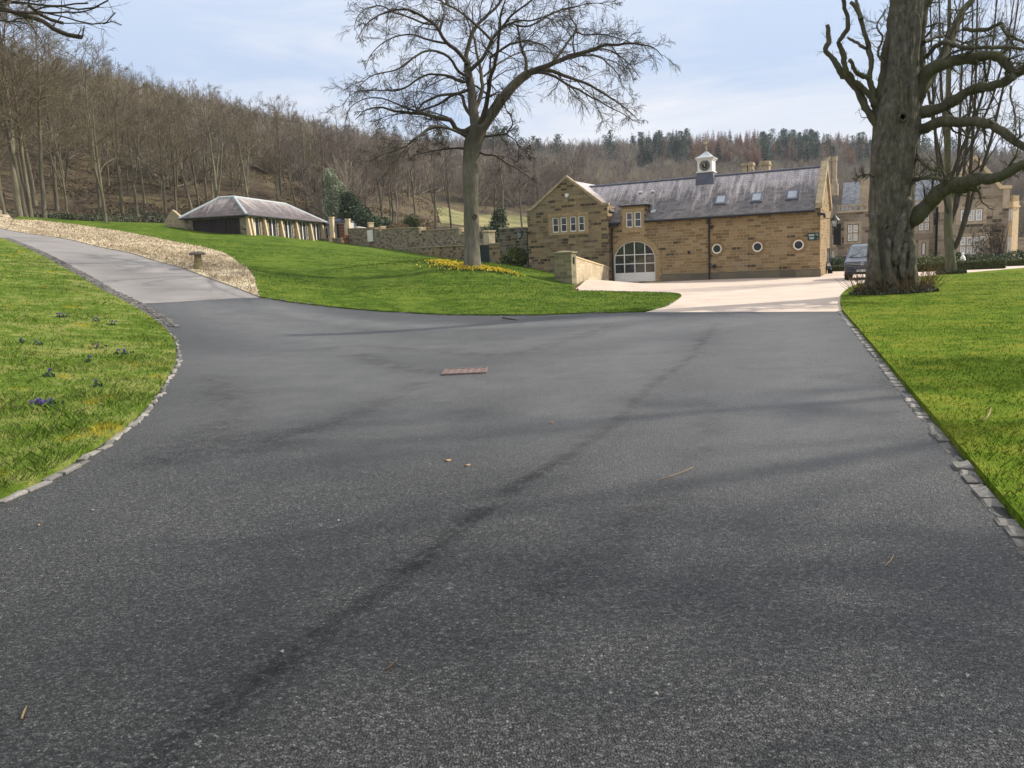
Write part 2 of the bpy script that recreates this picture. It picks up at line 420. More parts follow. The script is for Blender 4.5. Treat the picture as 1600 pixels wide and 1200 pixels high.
# ------------------------------------------------------------------ ground sheets
def sheet(name, outline, zoff, mat, skirt=0.0, smin=0.5, extra=None, zf=None):
    """a sheet lying on the terrain inside the outline (x,y), zoff above it"""
    o = np.array([(q[0], q[1]) for q in outline], float)
    # split long edges so the rim follows the ground
    rim = []
    for i in range(len(o)):
        a, b = o[i], o[(i+1) % len(o)]
        L = np.hypot(*(b-a)); m = max(1, int(L / max(smin, 0.03*np.hypot(*((a+b)/2)))))
        for k in range(m): rim.append(a + (b-a)*k/m)
    rim = np.array(rim)
    lo, hi = rim.min(0), rim.max(0)
    pts = []
    for r0, r1, sp in ((0, 22, smin), (22, 50, smin*2), (50, 110, smin*4), (110, 1e4, smin*16)):
        gx = np.arange(lo[0], hi[0], sp); gy = np.arange(lo[1], hi[1], sp)
        if len(gx)*len(gy) > 400000: continue
        q = np.array(np.meshgrid(gx, gy)).reshape(2, -1).T
        q = q + rng.uniform(-.15, .15, q.shape)*sp
        d = np.hypot(q[:, 0], q[:, 1]); q = q[(d >= r0) & (d < r1)]
        if len(q): q = q[inside(q, rim)]
        if len(q): pts.append(q)
    q = np.vstack(pts) if pts else np.zeros((0, 2))
    n = len(rim)
    if extra is not None: q = np.vstack([q, extra[inside(extra, rim)]])
    allp = np.vstack([rim, q])
    r = delaunay_2d_cdt([Vector(p) for p in allp], [(i, (i+1) % n) for i in range(n)], [], 0, 1e-4)
    V = np.array([(p.x, p.y) for p in r[0]])
    Fc = np.array([f for f in r[2] if len(f) == 3])
    Fc = Fc[inside(V[Fc].mean(1), rim)]
    z = T(V[:, 0], V[:, 1]) + zoff
    if zf is not None: z = z + zf(V[:, 0], V[:, 1])
    VV = np.c_[V, z]
    a = VV[Fc]; nz = np.cross(a[:, 1]-a[:, 0], a[:, 2]-a[:, 0])[:, 2]
    Fc[nz < 0] = Fc[nz < 0][:, ::-1]
    quads = None
    if skirt:
        b = len(VV); rz = T(rim[:, 0], rim[:, 1]) + zoff
        top = np.c_[rim, rz + 0.001]; bot = np.c_[rim, rz - skirt]
        VV = np.vstack([VV, top, bot])
        i = np.arange(n); j = (i+1) % n
        quads = np.c_[b+i, b+j, b+n+j, b+n+i]
    me = np_mesh(name, VV, quads, Fc)
    ob = link_mesh(name, me, mat, None, True)
    ob['kind'] = 'structure'
    return ob

# --- materials of the ground
def grass_mat(name, base, dry, dry_amt, moss=None, blade=False, scale=1.0):
    t = NT(name); v = t.coord('Position')
    n1 = t.noise(v, 0.35*scale, 4, 0.6); n2 = t.noise(v, 1.7*scale, 4, 0.65); n3 = t.noise(v, 14, 3, 0.7)
    dk = tuple(x*0.62 for x in base); lt = (base[0]*1.5, base[1]*1.22, base[2]*1.25)
    c = t.ramp(t.math('ADD', t.math('MULTIPLY', n2, 0.6), t.math('MULTIPLY', n1, 0.4)), [(0.36, dk), (0.5, base), (0.64, lt)])
    f = t.math('MULTIPLY', t.ramp(t.math('ADD', t.math('MULTIPLY', n2, 0.55), t.math('MULTIPLY', n1, 0.45)), [(0.47, 0.0), (0.62, 1.0)]), dry_amt)
    if blade:
        f = t.math('ADD', t.math('MULTIPLY', f, 0.75), t.math('MULTIPLY', t.math('LESS_THAN', t.attr('tint'), dry_amt*dry_amt*0.4), 0.6))
    c = t.mix(f, c, dry)
    if moss:
        mz = t.ramp(t.noise(t.mapping(v, (1, 1, 0.1)), 0.9, 3, 0.6), [(0.62, 0.0), (0.7, 1.0)])
        c = t.mix(t.math('MULTIPLY', mz, 0.75), c, moss)
    if blade:
        c = t.mix(1.0, c, t.ramp(t.attr('tint'), [(0.0, 0.72), (1.0, 1.28)]), 'MULTIPLY')
    else:
        c = t.mix(0.55, c, t.ramp(n3, [(0.3, 0.3), (0.7, 0.75)]), 'OVERLAY')
        t.bump(n3, 0.8, 0.05)
    m = t.fin(c, 0.85 if blade else 0.95, 0.06 if blade else 0.03)
    return m

GREEN = (0.063, 0.108, 0.012)
M_lawn = grass_mat('lawn_turf', GREEN, (0.16, 0.19, 0.035), 0.45)
M_lawnb = grass_mat('lawn_blades', GREEN, (0.18, 0.21, 0.04), 0.45, blade=True)
M_verge = grass_mat('verge_turf', (0.09, 0.14, 0.018), (0.25, 0.24, 0.09), 0.65, (0.24, 0.19, 0.012), scale=1.3)
M_vergeb = grass_mat('verge_blades', (0.10, 0.165, 0.02), (0.30, 0.28, 0.11), 0.65, (0.28, 0.22, 0.015), blade=True, scale=1.3)
M_right = grass_mat('right_turf', (0.092, 0.145, 0.012), (0.19, 0.185, 0.03), 0.6)
M_rightb = grass_mat('right_blades', (0.098, 0.155, 0.013), (0.20, 0.20, 0.035), 0.6, blade=True)

def dry_mat(name, blade):
    t = NT(name); v = t.coord('Position')
    n = t.noise(v, 1.1, 4, 0.65)
    c = t.ramp(n, [(0.32, (0.22, 0.165, 0.105)), (0.5, (0.43, 0.35, 0.235)), (0.68, (0.58, 0.50, 0.355))])
    if blade: c = t.mix(1.0, c, t.ramp(t.attr('tint'), [(0.0, 0.5), (1.0, 1.35)]), 'MULTIPLY')
    return t.fin(c, 0.85, 0.15)
M_dry, M_dryb = dry_mat('dry_grass_bed', False), dry_mat('dry_grass_blades', True)

def tarmac_mat():
    t = NT('tarmac'); v = t.coord('Position')
    vm_ = t.n.new('ShaderNodeVectorMath'); vm_.operation = 'MULTIPLY_ADD'; t.l.new(t.noise(v, 55, 2, 0.6, out='Color'), vm_.inputs[0]); vm_.inputs[1].default_value = (0.022, 0.022, 0.0); t.l.new(v, vm_.inputs[2]); v2_ = vm_.outputs[0]
    ch = t.voro(v2_, 88); d = t.voro(v2_, 88, 'Distance')
    g = t.sep(ch)[0]
    c = t.ramp(g, [(0.0, (0.010, 0.010, 0.0095)), (0.4, (0.024, 0.0237, 0.0228)), (0.72, (0.052, 0.052, 0.050)), (0.97, (0.080, 0.078, 0.074)), (1.0, (0.14, 0.136, 0.126))])
    c = t.mix(1.0, c, t.ramp(t.noise(v, 34, 3, 0.75), [(0.36, 0.45), (0.64, 1.5)]), 'MULTIPLY')
    c = t.mix(1.0, c, t.ramp(d, [(0.30, 1.15), (0.7, 0.5)]), 'MULTIPLY')
    worn = t.noise(v, 0.42, 5, 0.62); mid = t.noise(v, 3.1, 4, 0.6)
    c = t.mix(1.0, c, t.ramp(t.math('ADD', t.math('MULTIPLY', worn, 0.65), t.math('MULTIPLY', mid, 0.35)), [(0.36, 1.15), (0.64, 1.9)]), 'MULTIPLY')
    st = t.attr('stain_shade')
    sf = t.math('MULTIPLY', st, t.ramp(t.noise(v, 3.2, 7, 0.8), [(0.36, 0.05), (0.58, 1.0)]))
    pit = t.math('LESS_THAN', t.noise(v, 26, 4, 0.8), t.math('MULTIPLY_ADD', sf, 0.17, 0.435))
    c = t.mix(t.math('MULTIPLY', pit, 0.80), c, (0.009, 0.009, 0.010))
    c = t.mix(t.math('MULTIPLY', sf, 0.30), c, (0.012, 0.012, 0.013))
    c = t.mix(t.math('MULTIPLY', t.attr('painted_sheen'), t.ramp(t.noise(v, 1.3, 5, 0.7), [(0.3, 0.35), (0.65, 0.85)])), c, (0.165, 0.163, 0.156))  # mid-distance sheen, painted as a paler grey
    t.bump(t.math('ADD', t.math('MULTIPLY', d, -1.0), t.math('MULTIPLY', t.noise(v, 38, 3, 0.75), 1.1)), 1.0, 0.016)
    m = t.fin(c, 0.52, 0.42)
    t.put(t.b, 'Specular IOR Level', t.math('MULTIPLY_ADD', sf, -0.25, 0.42)); t.put(t.b, 'Roughness', t.math('MULTIPLY_ADD', sf, 0.3, 0.45))
    return m
M_tarmac = tarmac_mat()

def paved(name, c0, grain, bands=0.0, rough=0.8):
    t = NT(name); v = t.coord('Position')
    n = t.noise(v, 0.7, 5, 0.6); f = t.noise(v, 45, 3, 0.75)
    c = t.ramp(n, [(0.3, tuple(x*0.86 for x in c0)), (0.7, tuple(x*1.12 for x in c0))])
    c = t.mix(grain, c, t.ramp(f, [(0.25, 0.2), (0.75, 0.8)]), 'OVERLAY')
    if bands:
        c = t.mix(t.math('MULTIPLY', t.attr('stain_shade'), bands), c, tuple(x*0.55 for x in c0))
    t.bump(f, 0.35, 0.006)
    return t.fin(c, rough, 0.3)
M_lane = paved('lane_surface', (0.225, 0.207, 0.195), 0.5, 0.8)
M_court = paved('courtyard_resin', (0.53, 0.425, 0.345), 0.5, 0.45)

def wood_floor():
    t = NT('woodland_floor'); v = t.coord('Position')
    n = t.noise(v, 0.16, 5, 0.65); f = t.noise(v, 1.6, 5, 0.7)
    c = t.ramp(n, [(0.3, (0.055, 0.042, 0.028)), (0.5, (0.105, 0.08, 0.052)), (0.62, (0.13, 0.105, 0.058)), (0.75, (0.075, 0.08, 0.03))])
    c = t.mix(0.6, c, t.ramp(f, [(0.3, 0.2), (0.7, 0.8)]), 'OVERLAY')
    t.bump(f, 0.9, 0.4)
    return t.fin(c, 0.95, 0.05)
M_floor = wood_floor()

# --- the ground, one sheet out to the horizon
def axis(lo, hi, n0, n1, step, far):
    a = np.arange(n0, n1 + step, step)
    l = [n0]; s = step
    while l[-1] > lo: s = min(s*1.25, far); l.append(l[-1] - s)
    h = [a[-1]]; s = step
    while h[-1] < hi: s = min(s*1.25, far); h.append(h[-1] + s)
    return np.r_[l[:0:-1], a, h[1:]]
gx, gy = axis(-480, 560, -46, 46, 1.0, 6), axis(-140, 760, -8, 112, 1.0, 6)
XX, YY = np.meshgrid(gx, gy)
ZZ = T(XX, YY)
# woodland floor is uneven; under the made surfaces the sheet keeps clear of them
rough = rng.normal(0, 1, ZZ.shape)
k = np.clip((YY - 96) / 20, 0, 1)*np.clip((240-XX)/30, 0, 1)
ZZ = ZZ + rough*0.14*k*(np.clip(np.abs(np.hypot(XX+5,(YY-172)*1.0))-32,0,10)/10) - 0.11*(1-k)
nx_, ny_ = len(gx), len(gy)
idx = np.arange(nx_*ny_).reshape(ny_, nx_)
quads = np.c_[idx[:-1, :-1].ravel(), idx[:-1, 1:].ravel(), idx[1:, 1:].ravel(), idx[1:, :-1].ravel()]
ground = link_mesh('ground', np_mesh('ground', np.c_[XX.ravel(), YY.ravel(), ZZ.ravel()], quads), M_floor, None, True)
ground['kind'] = 'structure'

# --- outlines
def GP(pts): return [G(a, b)[:2] for a, b in pts]
kerbL = smooth_path(GP([(0,780),(60,755),(120,720),(200,665),(248,612),(273,570),(274,545),(266,525),(240,500)]), 6)
dL = kerbL[0] - kerbL[6]; dL = dL/np.hypot(*dL)
kerbL = [kerbL[0] + dL*14.0, kerbL[0] + dL*7.0, kerbL[0] + dL*3] + kerbL
laneL = smooth_path(GP([(240,500),(199,475),(160,455),(100,420),(60,398),(30,384),(0,372)]), 6)
dl = laneL[-1] - laneL[-7]; dl = dl/np.hypot(*dl); laneL = laneL + [laneL[-1] + dl*25]
laneR = smooth_path(GP([(406,465),(360,447),(300,425),(250,410),(200,395),(100,373),(0,357)]), 6)
dr = laneR[-1] - laneR[-7]; dr = dr/np.hypot(*dr); laneR = laneR + [laneR[-1] + dr*25]
lawnE = smooth_path(GP([(406,465),(450,472),(500,478),(570,485),(650,490),(740,493),(830,493),(920,490),(1008,487.5)]), 5)
lawnC = smooth_path(GP([(1008,487.5),(1040,479),(1058,469),(1064,462),(1050,458.5),(1000,457),(950,456)]), 5)
kerbR_a, kerbR_b = G(1600, 830)[:2], G(1316, 486.5)[:2]
du = (kerbR_a - kerbR_b)/np.hypot(*(kerbR_a - kerbR_b))
kerbR = [kerbR_b + (kerbR_a - kerbR_b)*i/20 for i in range(21)] + [kerbR_a + du*7, kerbR_a + du*16]
lawnR = smooth_path(GP([(1316,486.5),(1313,472),(1316,461),(1328,451),(1350,443.5),(1400,437),(1440,433.5),(1500,428.5),(1600,420)]), 5)
jn = lawnR[0]

tarmac_outline = kerbL + [laneL[6]] + laneR[:1] + lawnE[1:] + kerbR
SEAM = [(1120,505),(1075,560),(1020,600),(965,655),(890,710),(800,765),(690,850),(560,950),(420,1050),(300,1140),(220,1200)]
sp_ = np.array(smooth_path([G(a, b)[:2] for a, b in SEAM], 60)); sp_ = np.repeat(sp_, 9, 0)
road = sheet('tarmac_road', tarmac_outline, 0.0, M_tarmac, smin=0.2, extra=sp_ + rng.uniform(-.4, .4, sp_.shape))
def stains_and_light(ob, lines, name='stain_shade'):
    me = ob.data; n = len(me.vertices)
    co = np.empty(n*3, np.float32); me.vertices.foreach_get('co', co); co = co.reshape(-1, 3)
    val = np.zeros(n, np.float32)
    for pts, w, s in lines:
        p = np.array([G(a, b)[:2] for a, b in pts]); p = np.array(smooth_path(p, 40))
        for i in range(0, n, 4000):
            dd = np.sqrt(((co[i:i+4000, None, :2] - p[None])**2).sum(-1)).min(1)
            val[i:i+4000] = np.maximum(val[i:i+4000], s*np.exp(-(dd/w)**2))
    a = me.attributes.new(name, 'FLOAT', 'POINT'); a.data.foreach_set('value', val)
stains_and_light(road, [(SEAM, 0.10, 0.85), (SEAM, 0.30, 0.28),
              ([(1105,625),(1110,660),(1085,720),(1000,800),(880,900),(760,1000)], 0.18, 0.4),
              ([(500,545),(560,540),(640,546),(720,552),(800,553),(870,536),(960,510)], 0.33, 0.6),
              ([(560,555),(620,572),(690,580)], 0.34, 0.7),
              ([(400,700),(480,672),(560,645),(620,615),(660,600)], 0.24, 0.6),
              ([(250,720),(330,690),(420,690)], 0.4, 0.5),
              ([(330,590),(360,640),(310,690)], 0.4, 0.5)])
stains_and_light(road, [([(430,500),(520,530),(500,600),(430,640)], 1.5, 0.6), ([(700,520),(900,530),(1050,510)], 1.6, 0.45), ([(1180,520),(1160,600),(1120,700)], 1.3, 0.5),
              ([(800,600),(900,620),(850,680)], 1.2, 0.5), ([(620,640),(700,680)], 1.2, 0.5), ([(330,480),(430,510),(600,540),(800,540),(1000,515),(1200,500)], 2.2, 0.75), ([(420,560),(600,600),(800,590),(1000,560)], 2.4, 0.7), ([(1220,500),(1250,580),(1280,680)], 1.6, 0.6), ([(420,480),(560,505),(760,510),(960,500)], 1.3, .9), ([(1020,540),(960,590),(880,650)], 1.2, .7)], 'painted_sheen')  # broad pale patches put the grazing sheen into the tarmac colour
lane = sheet('lane', laneL[6:] + laneR[::-1], 0.004, M_lane, smin=0.6)
stains_and_light(lane, [([(330,468),(250,445),(170,412),(100,390),(20,368)], 0.5, 0.9), ([(270,474),(200,440),(130,410)], 0.35, 0.6)])
court = sheet('courtyard', [jn, lawnE[-1]] + lawnC[1:-1] + [G(905,455)[:2], (4.0,48.6), (7.0,60), (9,68), (30,78), (75,84), (75,44), (40,47)] + lawnR[::-1][:-1], 0.0, M_court, smin=0.7)
stains_and_light(court, [([(1060,452),(1150,446),(1250,440),(1330,440)], 0.5, 0.5), ([(1100,470),(1200,466),(1300,462)], 0.3, 0.3)])  # tree shadow bands across the courtyard, painted as darker colour

midlawn_outline = lawnE[:-1] + lawnC + [G(893,455)[:2], (4.1, 51.0), (5.4, 56), (6.6, 61), (3.0, 72), (0, 78), (-8, 92), (-15, 110), (-30, 112), (-34, 100), (-43, 90), (-46, 80)] + \
    GP([(20,343.5),(60,345)]) + smooth_path(GP([(60,345),(120,352),(200,364),(270,378),(330,390),(365,405),(393,428),(400,448)]), 5)[1:]
midlawn = sheet('lawn', midlawn_outline, 0.045, M_lawn, skirt=0.12, smin=0.8)
strip_outline = laneR[:-1] + [laneR[-1], laneR[-1] + np.array([3.0, 8.0])] + GP([(20,343.5),(60,345)]) + smooth_path(GP([(60,345),(120,352),(200,364),(270,378),(330,390),(365,405),(393,428),(400,448)]), 5)[1:]
strip = sheet('dry_grass_strip', strip_outline, 0.05, M_dry, skirt=0.12, smin=0.6)
rightlawn_outline = kerbR[::-1] + lawnR[1:] + [(48, 51), (60, 40), (60, -14), (2, -14)]
bumpR = lambda x, y: 0.025*np.sin(x*1.7+y*0.6)*np.sin(y*1.1) + 0.03*np.exp(-((x-9)**2+(y-11.5)**2)/1.5)
rightlawn = sheet('lawn', rightlawn_outline, 0.065, M_right, skirt=0.14, smin=0.5)
vb = kerbL[0]
verge_outline = kerbL + laneL[1:] + [(-60, 40), (-60, -14), (vb[0]-1, vb[1])]
verge = sheet('grass_verge', verge_outline, 0.06, M_verge, skirt=0.14, smin=0.5)
field_outline = [P(680,338,182)[:2], P(740,334,195)[:2], P(800,337,200)[:2], P(850,345,195)[:2], P(880,360,150)[:2], P(790,357,146)[:2], P(690,350,150)[:2]]
M_field = grass_mat('field_grass', (0.17, 0.165, 0.075), (0.28, 0.25, 0.13), 0.7, scale=0.2)
field = sheet('field', field_outline, 0.12, M_field, smin=0.3)

# --- kerb setts: rows of stones, each row one object
def sett_mat():
    t = NT('sett_stone'); v = t.coord('Position')
    c = t.ramp(t.attr('tint'), [(0, (0.10, 0.094, 0.086)), (0.45, (0.19, 0.18, 0.163)), (1, (0.31, 0.285, 0.25))])
    c = t.mix(0.6, c, t.ramp(t.noise(v, 26, 5, 0.75), [(0.25, 0.2), (0.75, 0.8)]), 'OVERLAY')
    c = t.mix(t.ramp(t.noise(v, 4, 4, 0.7), [(0.55, 0.0), (0.75, 0.6)]), c, (0.10, 0.085, 0.05))
    t.bump(t.noise(v, 40, 4, 0.7), 0.5, 0.01)
    return t.fin(c, 0.85, 0.2)
M_sett = sett_mat()
def setts(name, path, off0, rows, wid, ln, h, jit=1.0, gap=0.012, dark=1.0):
    p = np.array(path, float); seg = np.hypot(*np.diff(p, axis=0).T); s = np.r_[0, np.cumsum(seg)]
    V, Q, tint = [], [], []
    for r in range(rows):
        u = rng.uniform(0, ln)
        while u < s[-1]:
            L = ln*rng.uniform(0.65, 1.4)
            m = u + L/2
            if m > s[-1]: break
            i = min(np.searchsorted(s, m) - 1, len(seg)-1); f = (m - s[i])/seg[i]
            c = p[i] + (p[i+1]-p[i])*f; d = (p[i+1]-p[i])/seg[i]; nrm = np.array([-d[1], d[0]])
            w = wid*rng.uniform(0.85, 1.1)
            o = off0 + (r + 0.5)*wid + rng.normal(0, 0.012)*jit
            a = rng.normal(0, 0.06)*jit
            d2 = d*math.cos(a) + nrm*math.sin(a); n2 = np.array([-d2[1], d2[0]])
            cc = c + nrm*o; z = Tz(*cc) + rng.normal(0, 0.006)
            b = len(V); e = 0.02
            tl = rng.normal(0, 0.02, 2)
            for (sx, sy) in ((-1,-1),(1,-1),(1,1),(-1,1)):
                q = cc + d2*sx*(L/2-gap) + n2*sy*(w/2-gap*0.5); V.append((q[0], q[1], z-0.06))
            for (sx, sy) in ((-1,-1),(1,-1),(1,1),(-1,1)):
                q = cc + d2*sx*(L/2-gap) + n2*sy*(w/2-gap*0.5); V.append((q[0], q[1], z+h*0.55))
            for (sx, sy) in ((-1,-1),(1,-1),(1,1),(-1,1)):
                q = cc + d2*sx*(L/2-gap-e)*rng.uniform(0.93, 1.0) + n2*sy*(w/2-gap*0.5-e*0.8)
                V.append((q[0], q[1], z+h+tl[0]*sx*0.3+tl[1]*sy*0.3))
            for k0 in (0, 4):
                for i4 in range(4): Q.append((b+k0+i4, b+k0+(i4+1) % 4, b+k0+4+(i4+1) % 4, b+k0+4+i4))
            Q.append((b+8, b+9, b+10, b+11))
            tint += [rng.uniform()*dark]*12
            u += L
    me = np_mesh(name, V, Q)
    a = me.attributes.new('tint', 'FLOAT', 'POINT'); a.data.foreach_set('value', np.array(tint, np.float32))
    o = link_mesh(name, me, M_sett)
    o['kind'] = 'structure'
    return o
setts('sett_kerb', kerbR[::-1][1:], 0.0, 1, 0.125, 0.2, 0.010, 0.45)
setts('sett_kerb', [q for q in kerbL[1:-3]], -0.105, 1, 0.09, 0.26, 0.022, 1.2)
setts('sett_channel', kerbL[-4:] + laneL[1:-1], -0.50, 3, 0.165, 0.24, 0.03, 1.0, 0.025, 0.45)
setts('sett_kerb', lawnE, -0.01, 1, 0.09, 0.4, 0.03, 0.7)
setts('sett_kerb', lawnC[:16], -0.01, 1, 0.08, 0.4, 0.03, 0.7)
setts('sett_kerb', lawnR[:22][::-1], 0.0, 1, 0.09, 0.35, 0.03, 0.7)

# --- grass blades: nobody could count them
def blades(name, polys, mat, dens0, d_ref, dmax, h, w0, lean=0.5, hvar=0.5, rim=0.0, excl=None, cap=400000, patch=0.0):
    poly = np.array([(q[0], q[1]) for q in polys])
    lo, hi = np.maximum(poly.min(0), [-dmax, 2.0]), np.minimum(poly.max(0), [dmax, dmax])
    out = []
    for r0, r1 in ((3, 9), (9, 14), (14, 20), (20, 28), (28, 40), (40, 60), (60, 90)):
        if r0 > dmax: break
        den = dens0*min(1.0, (d_ref/((r0+r1)/2))**2)
        a, b = np.maximum(lo, [-r1, 1]), np.minimum(hi, [r1, r1])
        if (b <= a).any(): continue
        n = int(np.prod(b-a)*den); n = min(n, 3000000)
        q = rng.uniform(a, b, (n, 2)); d = np.hypot(q[:, 0], q[:, 1])
        q = q[(d >= r0) & (d < r1) & (np.abs(q[:, 0]) < 0.78*q[:, 1] + 2.5)]
        if len(q): q = q[inside(q, poly)]
        out.append(q)
    q = np.vstack(out)
    if excl is not None: q = q[~excl(q)]
    if len(q) > cap: q = q[rng.choice(len(q), cap, False)]
    n = len(q); d = np.hypot(q[:, 0], q[:, 1])
    z = T(q[:, 0], q[:, 1])
    w = w0*np.maximum(1, d/8.0)*rng.uniform(0.6, 1.4, n)
    pn = np.sin(q[:, 0]*2.1 + 1.3*np.sin(q[:, 1]*1.7))*np.sin(q[:, 1]*2.6 + q[:, 0]*0.7)
    hh = h*(1 - hvar + 2*hvar*rng.uniform(0, 1, n)**1.6)*(1 + patch*np.clip(pn, -0.5, 1))
    an = rng.uniform(0, 2*np.pi, n); la = rng.uniform(0, 2*np.pi, n); le = np.abs(rng.normal(0, lean, n))*hh
    c, s = np.cos(an)*w/2, np.sin(an)*w/2
    base = np.c_[q, z + 0.03]
    v0 = base + np.c_[-c, -s, np.zeros(n)]; v1 = base + np.c_[c, s, np.zeros(n)]
    v2 = base + np.c_[np.cos(la)*le*0.45 + c*0.6, np.sin(la)*le*0.45 + s*0.6, hh*0.6 + 0.02]
    v3 = base + np.c_[np.cos(la)*le, np.sin(la)*le, hh + 0.02]
    V = np.stack([v0, v1, v2, v3], 1).reshape(-1, 3)
    i = np.arange(n)*4
    tr = np.vstack([np.c_[i, i+1, i+2], np.c_[i, i+2, i+3]])
    me = np_mesh(name, V, None, tr)
    a = me.attributes.new('tint', 'FLOAT', 'POINT'); a.data.foreach_set('value', np.repeat(rng.uniform(0, 1, n).astype(np.float32), 4))
    o = link_mesh(name, me, mat)
    return o
# ------------------------------------------------------------------ frames for buildings: x along the front, y into the house, z up
class Frame:
    def __init__(s, o, th):
        s.o = np.array([o[0], o[1], o[2]]); s.th = th
        s.ex = np.array([math.cos(th), math.sin(th), 0]); s.ey = np.array([-math.sin(th), math.cos(th), 0])
    def hit(s, px, py, y=0.0):               # where the sight line meets the plane y
        d = ray(px, py); t = ((s.o - C0) @ s.ey + y) / (d @ s.ey); q = C0 + d*t
        return float((q - s.o) @ s.ex), float(q[2] - s.o[2])
    def hitx(s, px, py, x=0.0):              # where it meets the plane x
        d = ray(px, py); t = ((s.o - C0) @ s.ex + x) / (d @ s.ex); q = C0 + d*t
        return float((q - s.o) @ s.ey), float(q[2] - s.o[2])
    def w(s, x, y, z=0.0): return s.o + s.ex*x + s.ey*y + np.array([0, 0, z])

# --- materials of buildings
COACH = [(0.15, 0.099, 0.05), (0.235, 0.158, 0.078), (0.29, 0.20, 0.102), (0.325, 0.232, 0.122), (0.24, 0.158, 0.076), (0.36, 0.265, 0.147), (0.195, 0.132, 0.07)]
M_stone = stone('coursed_sandstone', COACH, (0.40, 0.305, 0.185), bw=0.46, bh=0.2, soot=0.035, grime=0.3)
M_stone_dk = stone('weathered_sandstone', [(0.09, 0.062, 0.036), (0.20, 0.142, 0.078), (0.30, 0.22, 0.125), (0.24, 0.17, 0.09), (0.35, 0.265, 0.15)], (0.30, 0.24, 0.155), soot=0.10, grime=0.5, bw=0.46, bh=0.2)
M_rubble = stone('rubble_wall_stone', [(0.14, 0.11, 0.075), (0.29, 0.23, 0.15), (0.39, 0.32, 0.215), (0.20, 0.16, 0.105), (0.45, 0.37, 0.26)], (0.20, 0.165, 0.12), bw=0.36, bh=0.17, msize=0.022, soot=0.14, grime=0.5)
M_darkwall = stone('blackened_wall_stone', [(0.05, 0.043, 0.034), (0.12, 0.10, 0.07), (0.20, 0.165, 0.115), (0.08, 0.066, 0.05)], (0.28, 0.24, 0.17), bw=0.55, bh=0.24, soot=0.2)
M_block = stone('new_pale_block', [(0.40, 0.315, 0.20), (0.50, 0.41, 0.275), (0.56, 0.465, 0.32), (0.45, 0.35, 0.225)], (0.52, 0.45, 0.33), bw=0.46, bh=0.225, msize=0.012, grime=0.15)
M_pierblock = stone('mossy_block', [(0.14, 0.13, 0.075), (0.22, 0.20, 0.12), (0.27, 0.245, 0.15)], (0.27, 0.245, 0.165), bw=0.5, bh=0.235, grime=0.5, low=(0.06, 0.07, 0.04))
M_dressed = plain('dressed_sandstone', (0.36, 0.26, 0.14), 0.9, 0.15, var=0.3, scale=5)
M_ring = plain('brown_ring_stone', (0.25, 0.165, 0.08), 0.9, 0.15, var=0.3, scale=5)
M_coping = plain('weathered_coping', (0.35, 0.28, 0.18), 0.9, 0.15, var=0.35, scale=4)
M_pale = plain('pale_dressed_stone', (0.60, 0.47, 0.29), 0.9, 0.15, var=0.15, scale=4)
M_buff = plain('mansion_dressed_stone', (0.40, 0.33, 0.23), 0.9, 0.15, var=0.25, scale=3)
M_plinth = stone('plinth_stone', [(0.12, 0.10, 0.07), (0.20, 0.165, 0.115), (0.16, 0.135, 0.09)], (0.15, 0.125, 0.09), bw=0.8, bh=0.5, grime=0.7)
M_roof = slate('purple_slate', [(0.085, 0.074, 0.072), (0.135, 0.118, 0.115), (0.18, 0.158, 0.155), (0.11, 0.096, 0.093)], (0.56, 0.50, 0.50), 0.95)
M_roof2 = slate('brown_slate', [(0.065, 0.05, 0.048), (0.105, 0.083, 0.078), (0.15, 0.12, 0.112)], (0.46, 0.41, 0.385), 0.85, ridge_z=4.6, fall=2.4, bw=0.4, bh=0.24)
M_roof3 = slate('blue_slate', [(0.12, 0.13, 0.155), (0.19, 0.205, 0.235), (0.25, 0.265, 0.30)], (0.36, 0.37, 0.40), 0.5, ridge_z=9, fall=4)
M_white = plain('white_paint', (0.80, 0.77, 0.70), 0.45, 0.4, var=0.05)
M_cream = plain('cream_paint', (0.74, 0.72, 0.66), 0.45, 0.4, var=0.06)
M_black = plain('black_iron', (0.014, 0.014, 0.015), 0.45, 0.4, var=0.3)
M_lead = plain('lead_sheet', (0.10, 0.105, 0.135), 0.5, 0.4, var=0.25, scale=2)
M_leadlt = plain('pale_lead', (0.46, 0.49, 0.50), 0.5, 0.4, var=0.15)
M_metal = plain('grey_metal', (0.45, 0.45, 0.46), 0.35, 0.5, metal=0.6, var=0.1)
M_timber = NT('dark_timber')
_v = M_timber.coord('Object')
M_timber = M_timber.fin(M_timber.ramp(M_timber.noise(M_timber.mapping(_v, (9, 9, 0.5)), 2.0, 4, 0.6), [(0.3, (0.014, 0.009, 0.007)), (0.7, (0.042, 0.024, 0.018))]), 0.6, 0.3)
M_cedar = NT('red_cedar')
_v = M_cedar.coord('Object')
M_cedar = M_cedar.fin(M_cedar.ramp(M_cedar.noise(M_cedar.mapping(_v, (0.6, 0.6, 14)), 1.6, 4, 0.6), [(0.3, (0.15, 0.045, 0.022)), (0.7, (0.27, 0.095, 0.045))]), 0.55, 0.35)
M_greenpaint = plain('dark_blue_green_paint', (0.012, 0.022, 0.03), 0.5, 0.4, var=0.2)
M_sign = plain('sign_green', (0.016, 0.042, 0.034), 0.5, 0.4, var=0.15)
M_letter = plain('sign_letter', (0.52, 0.56, 0.54), 0.5, 0.3, var=0.1)
M_terra = plain('terracotta', (0.42, 0.17, 0.09), 0.8, 0.2, var=0.25)
M_gold = plain('gilded', (0.60, 0.50, 0.28), 0.4, 0.5, metal=0.5)
def glass(name, c, rough=0.06, spec=0.8):
    t = NT(name); v = t.coord('Object')
    n = t.noise(v, 2.3, 3, 0.6)
    return t.fin(t.ramp(n, [(0.35, tuple(x*0.4 for x in c)), (0.65, c)]), rough, spec)
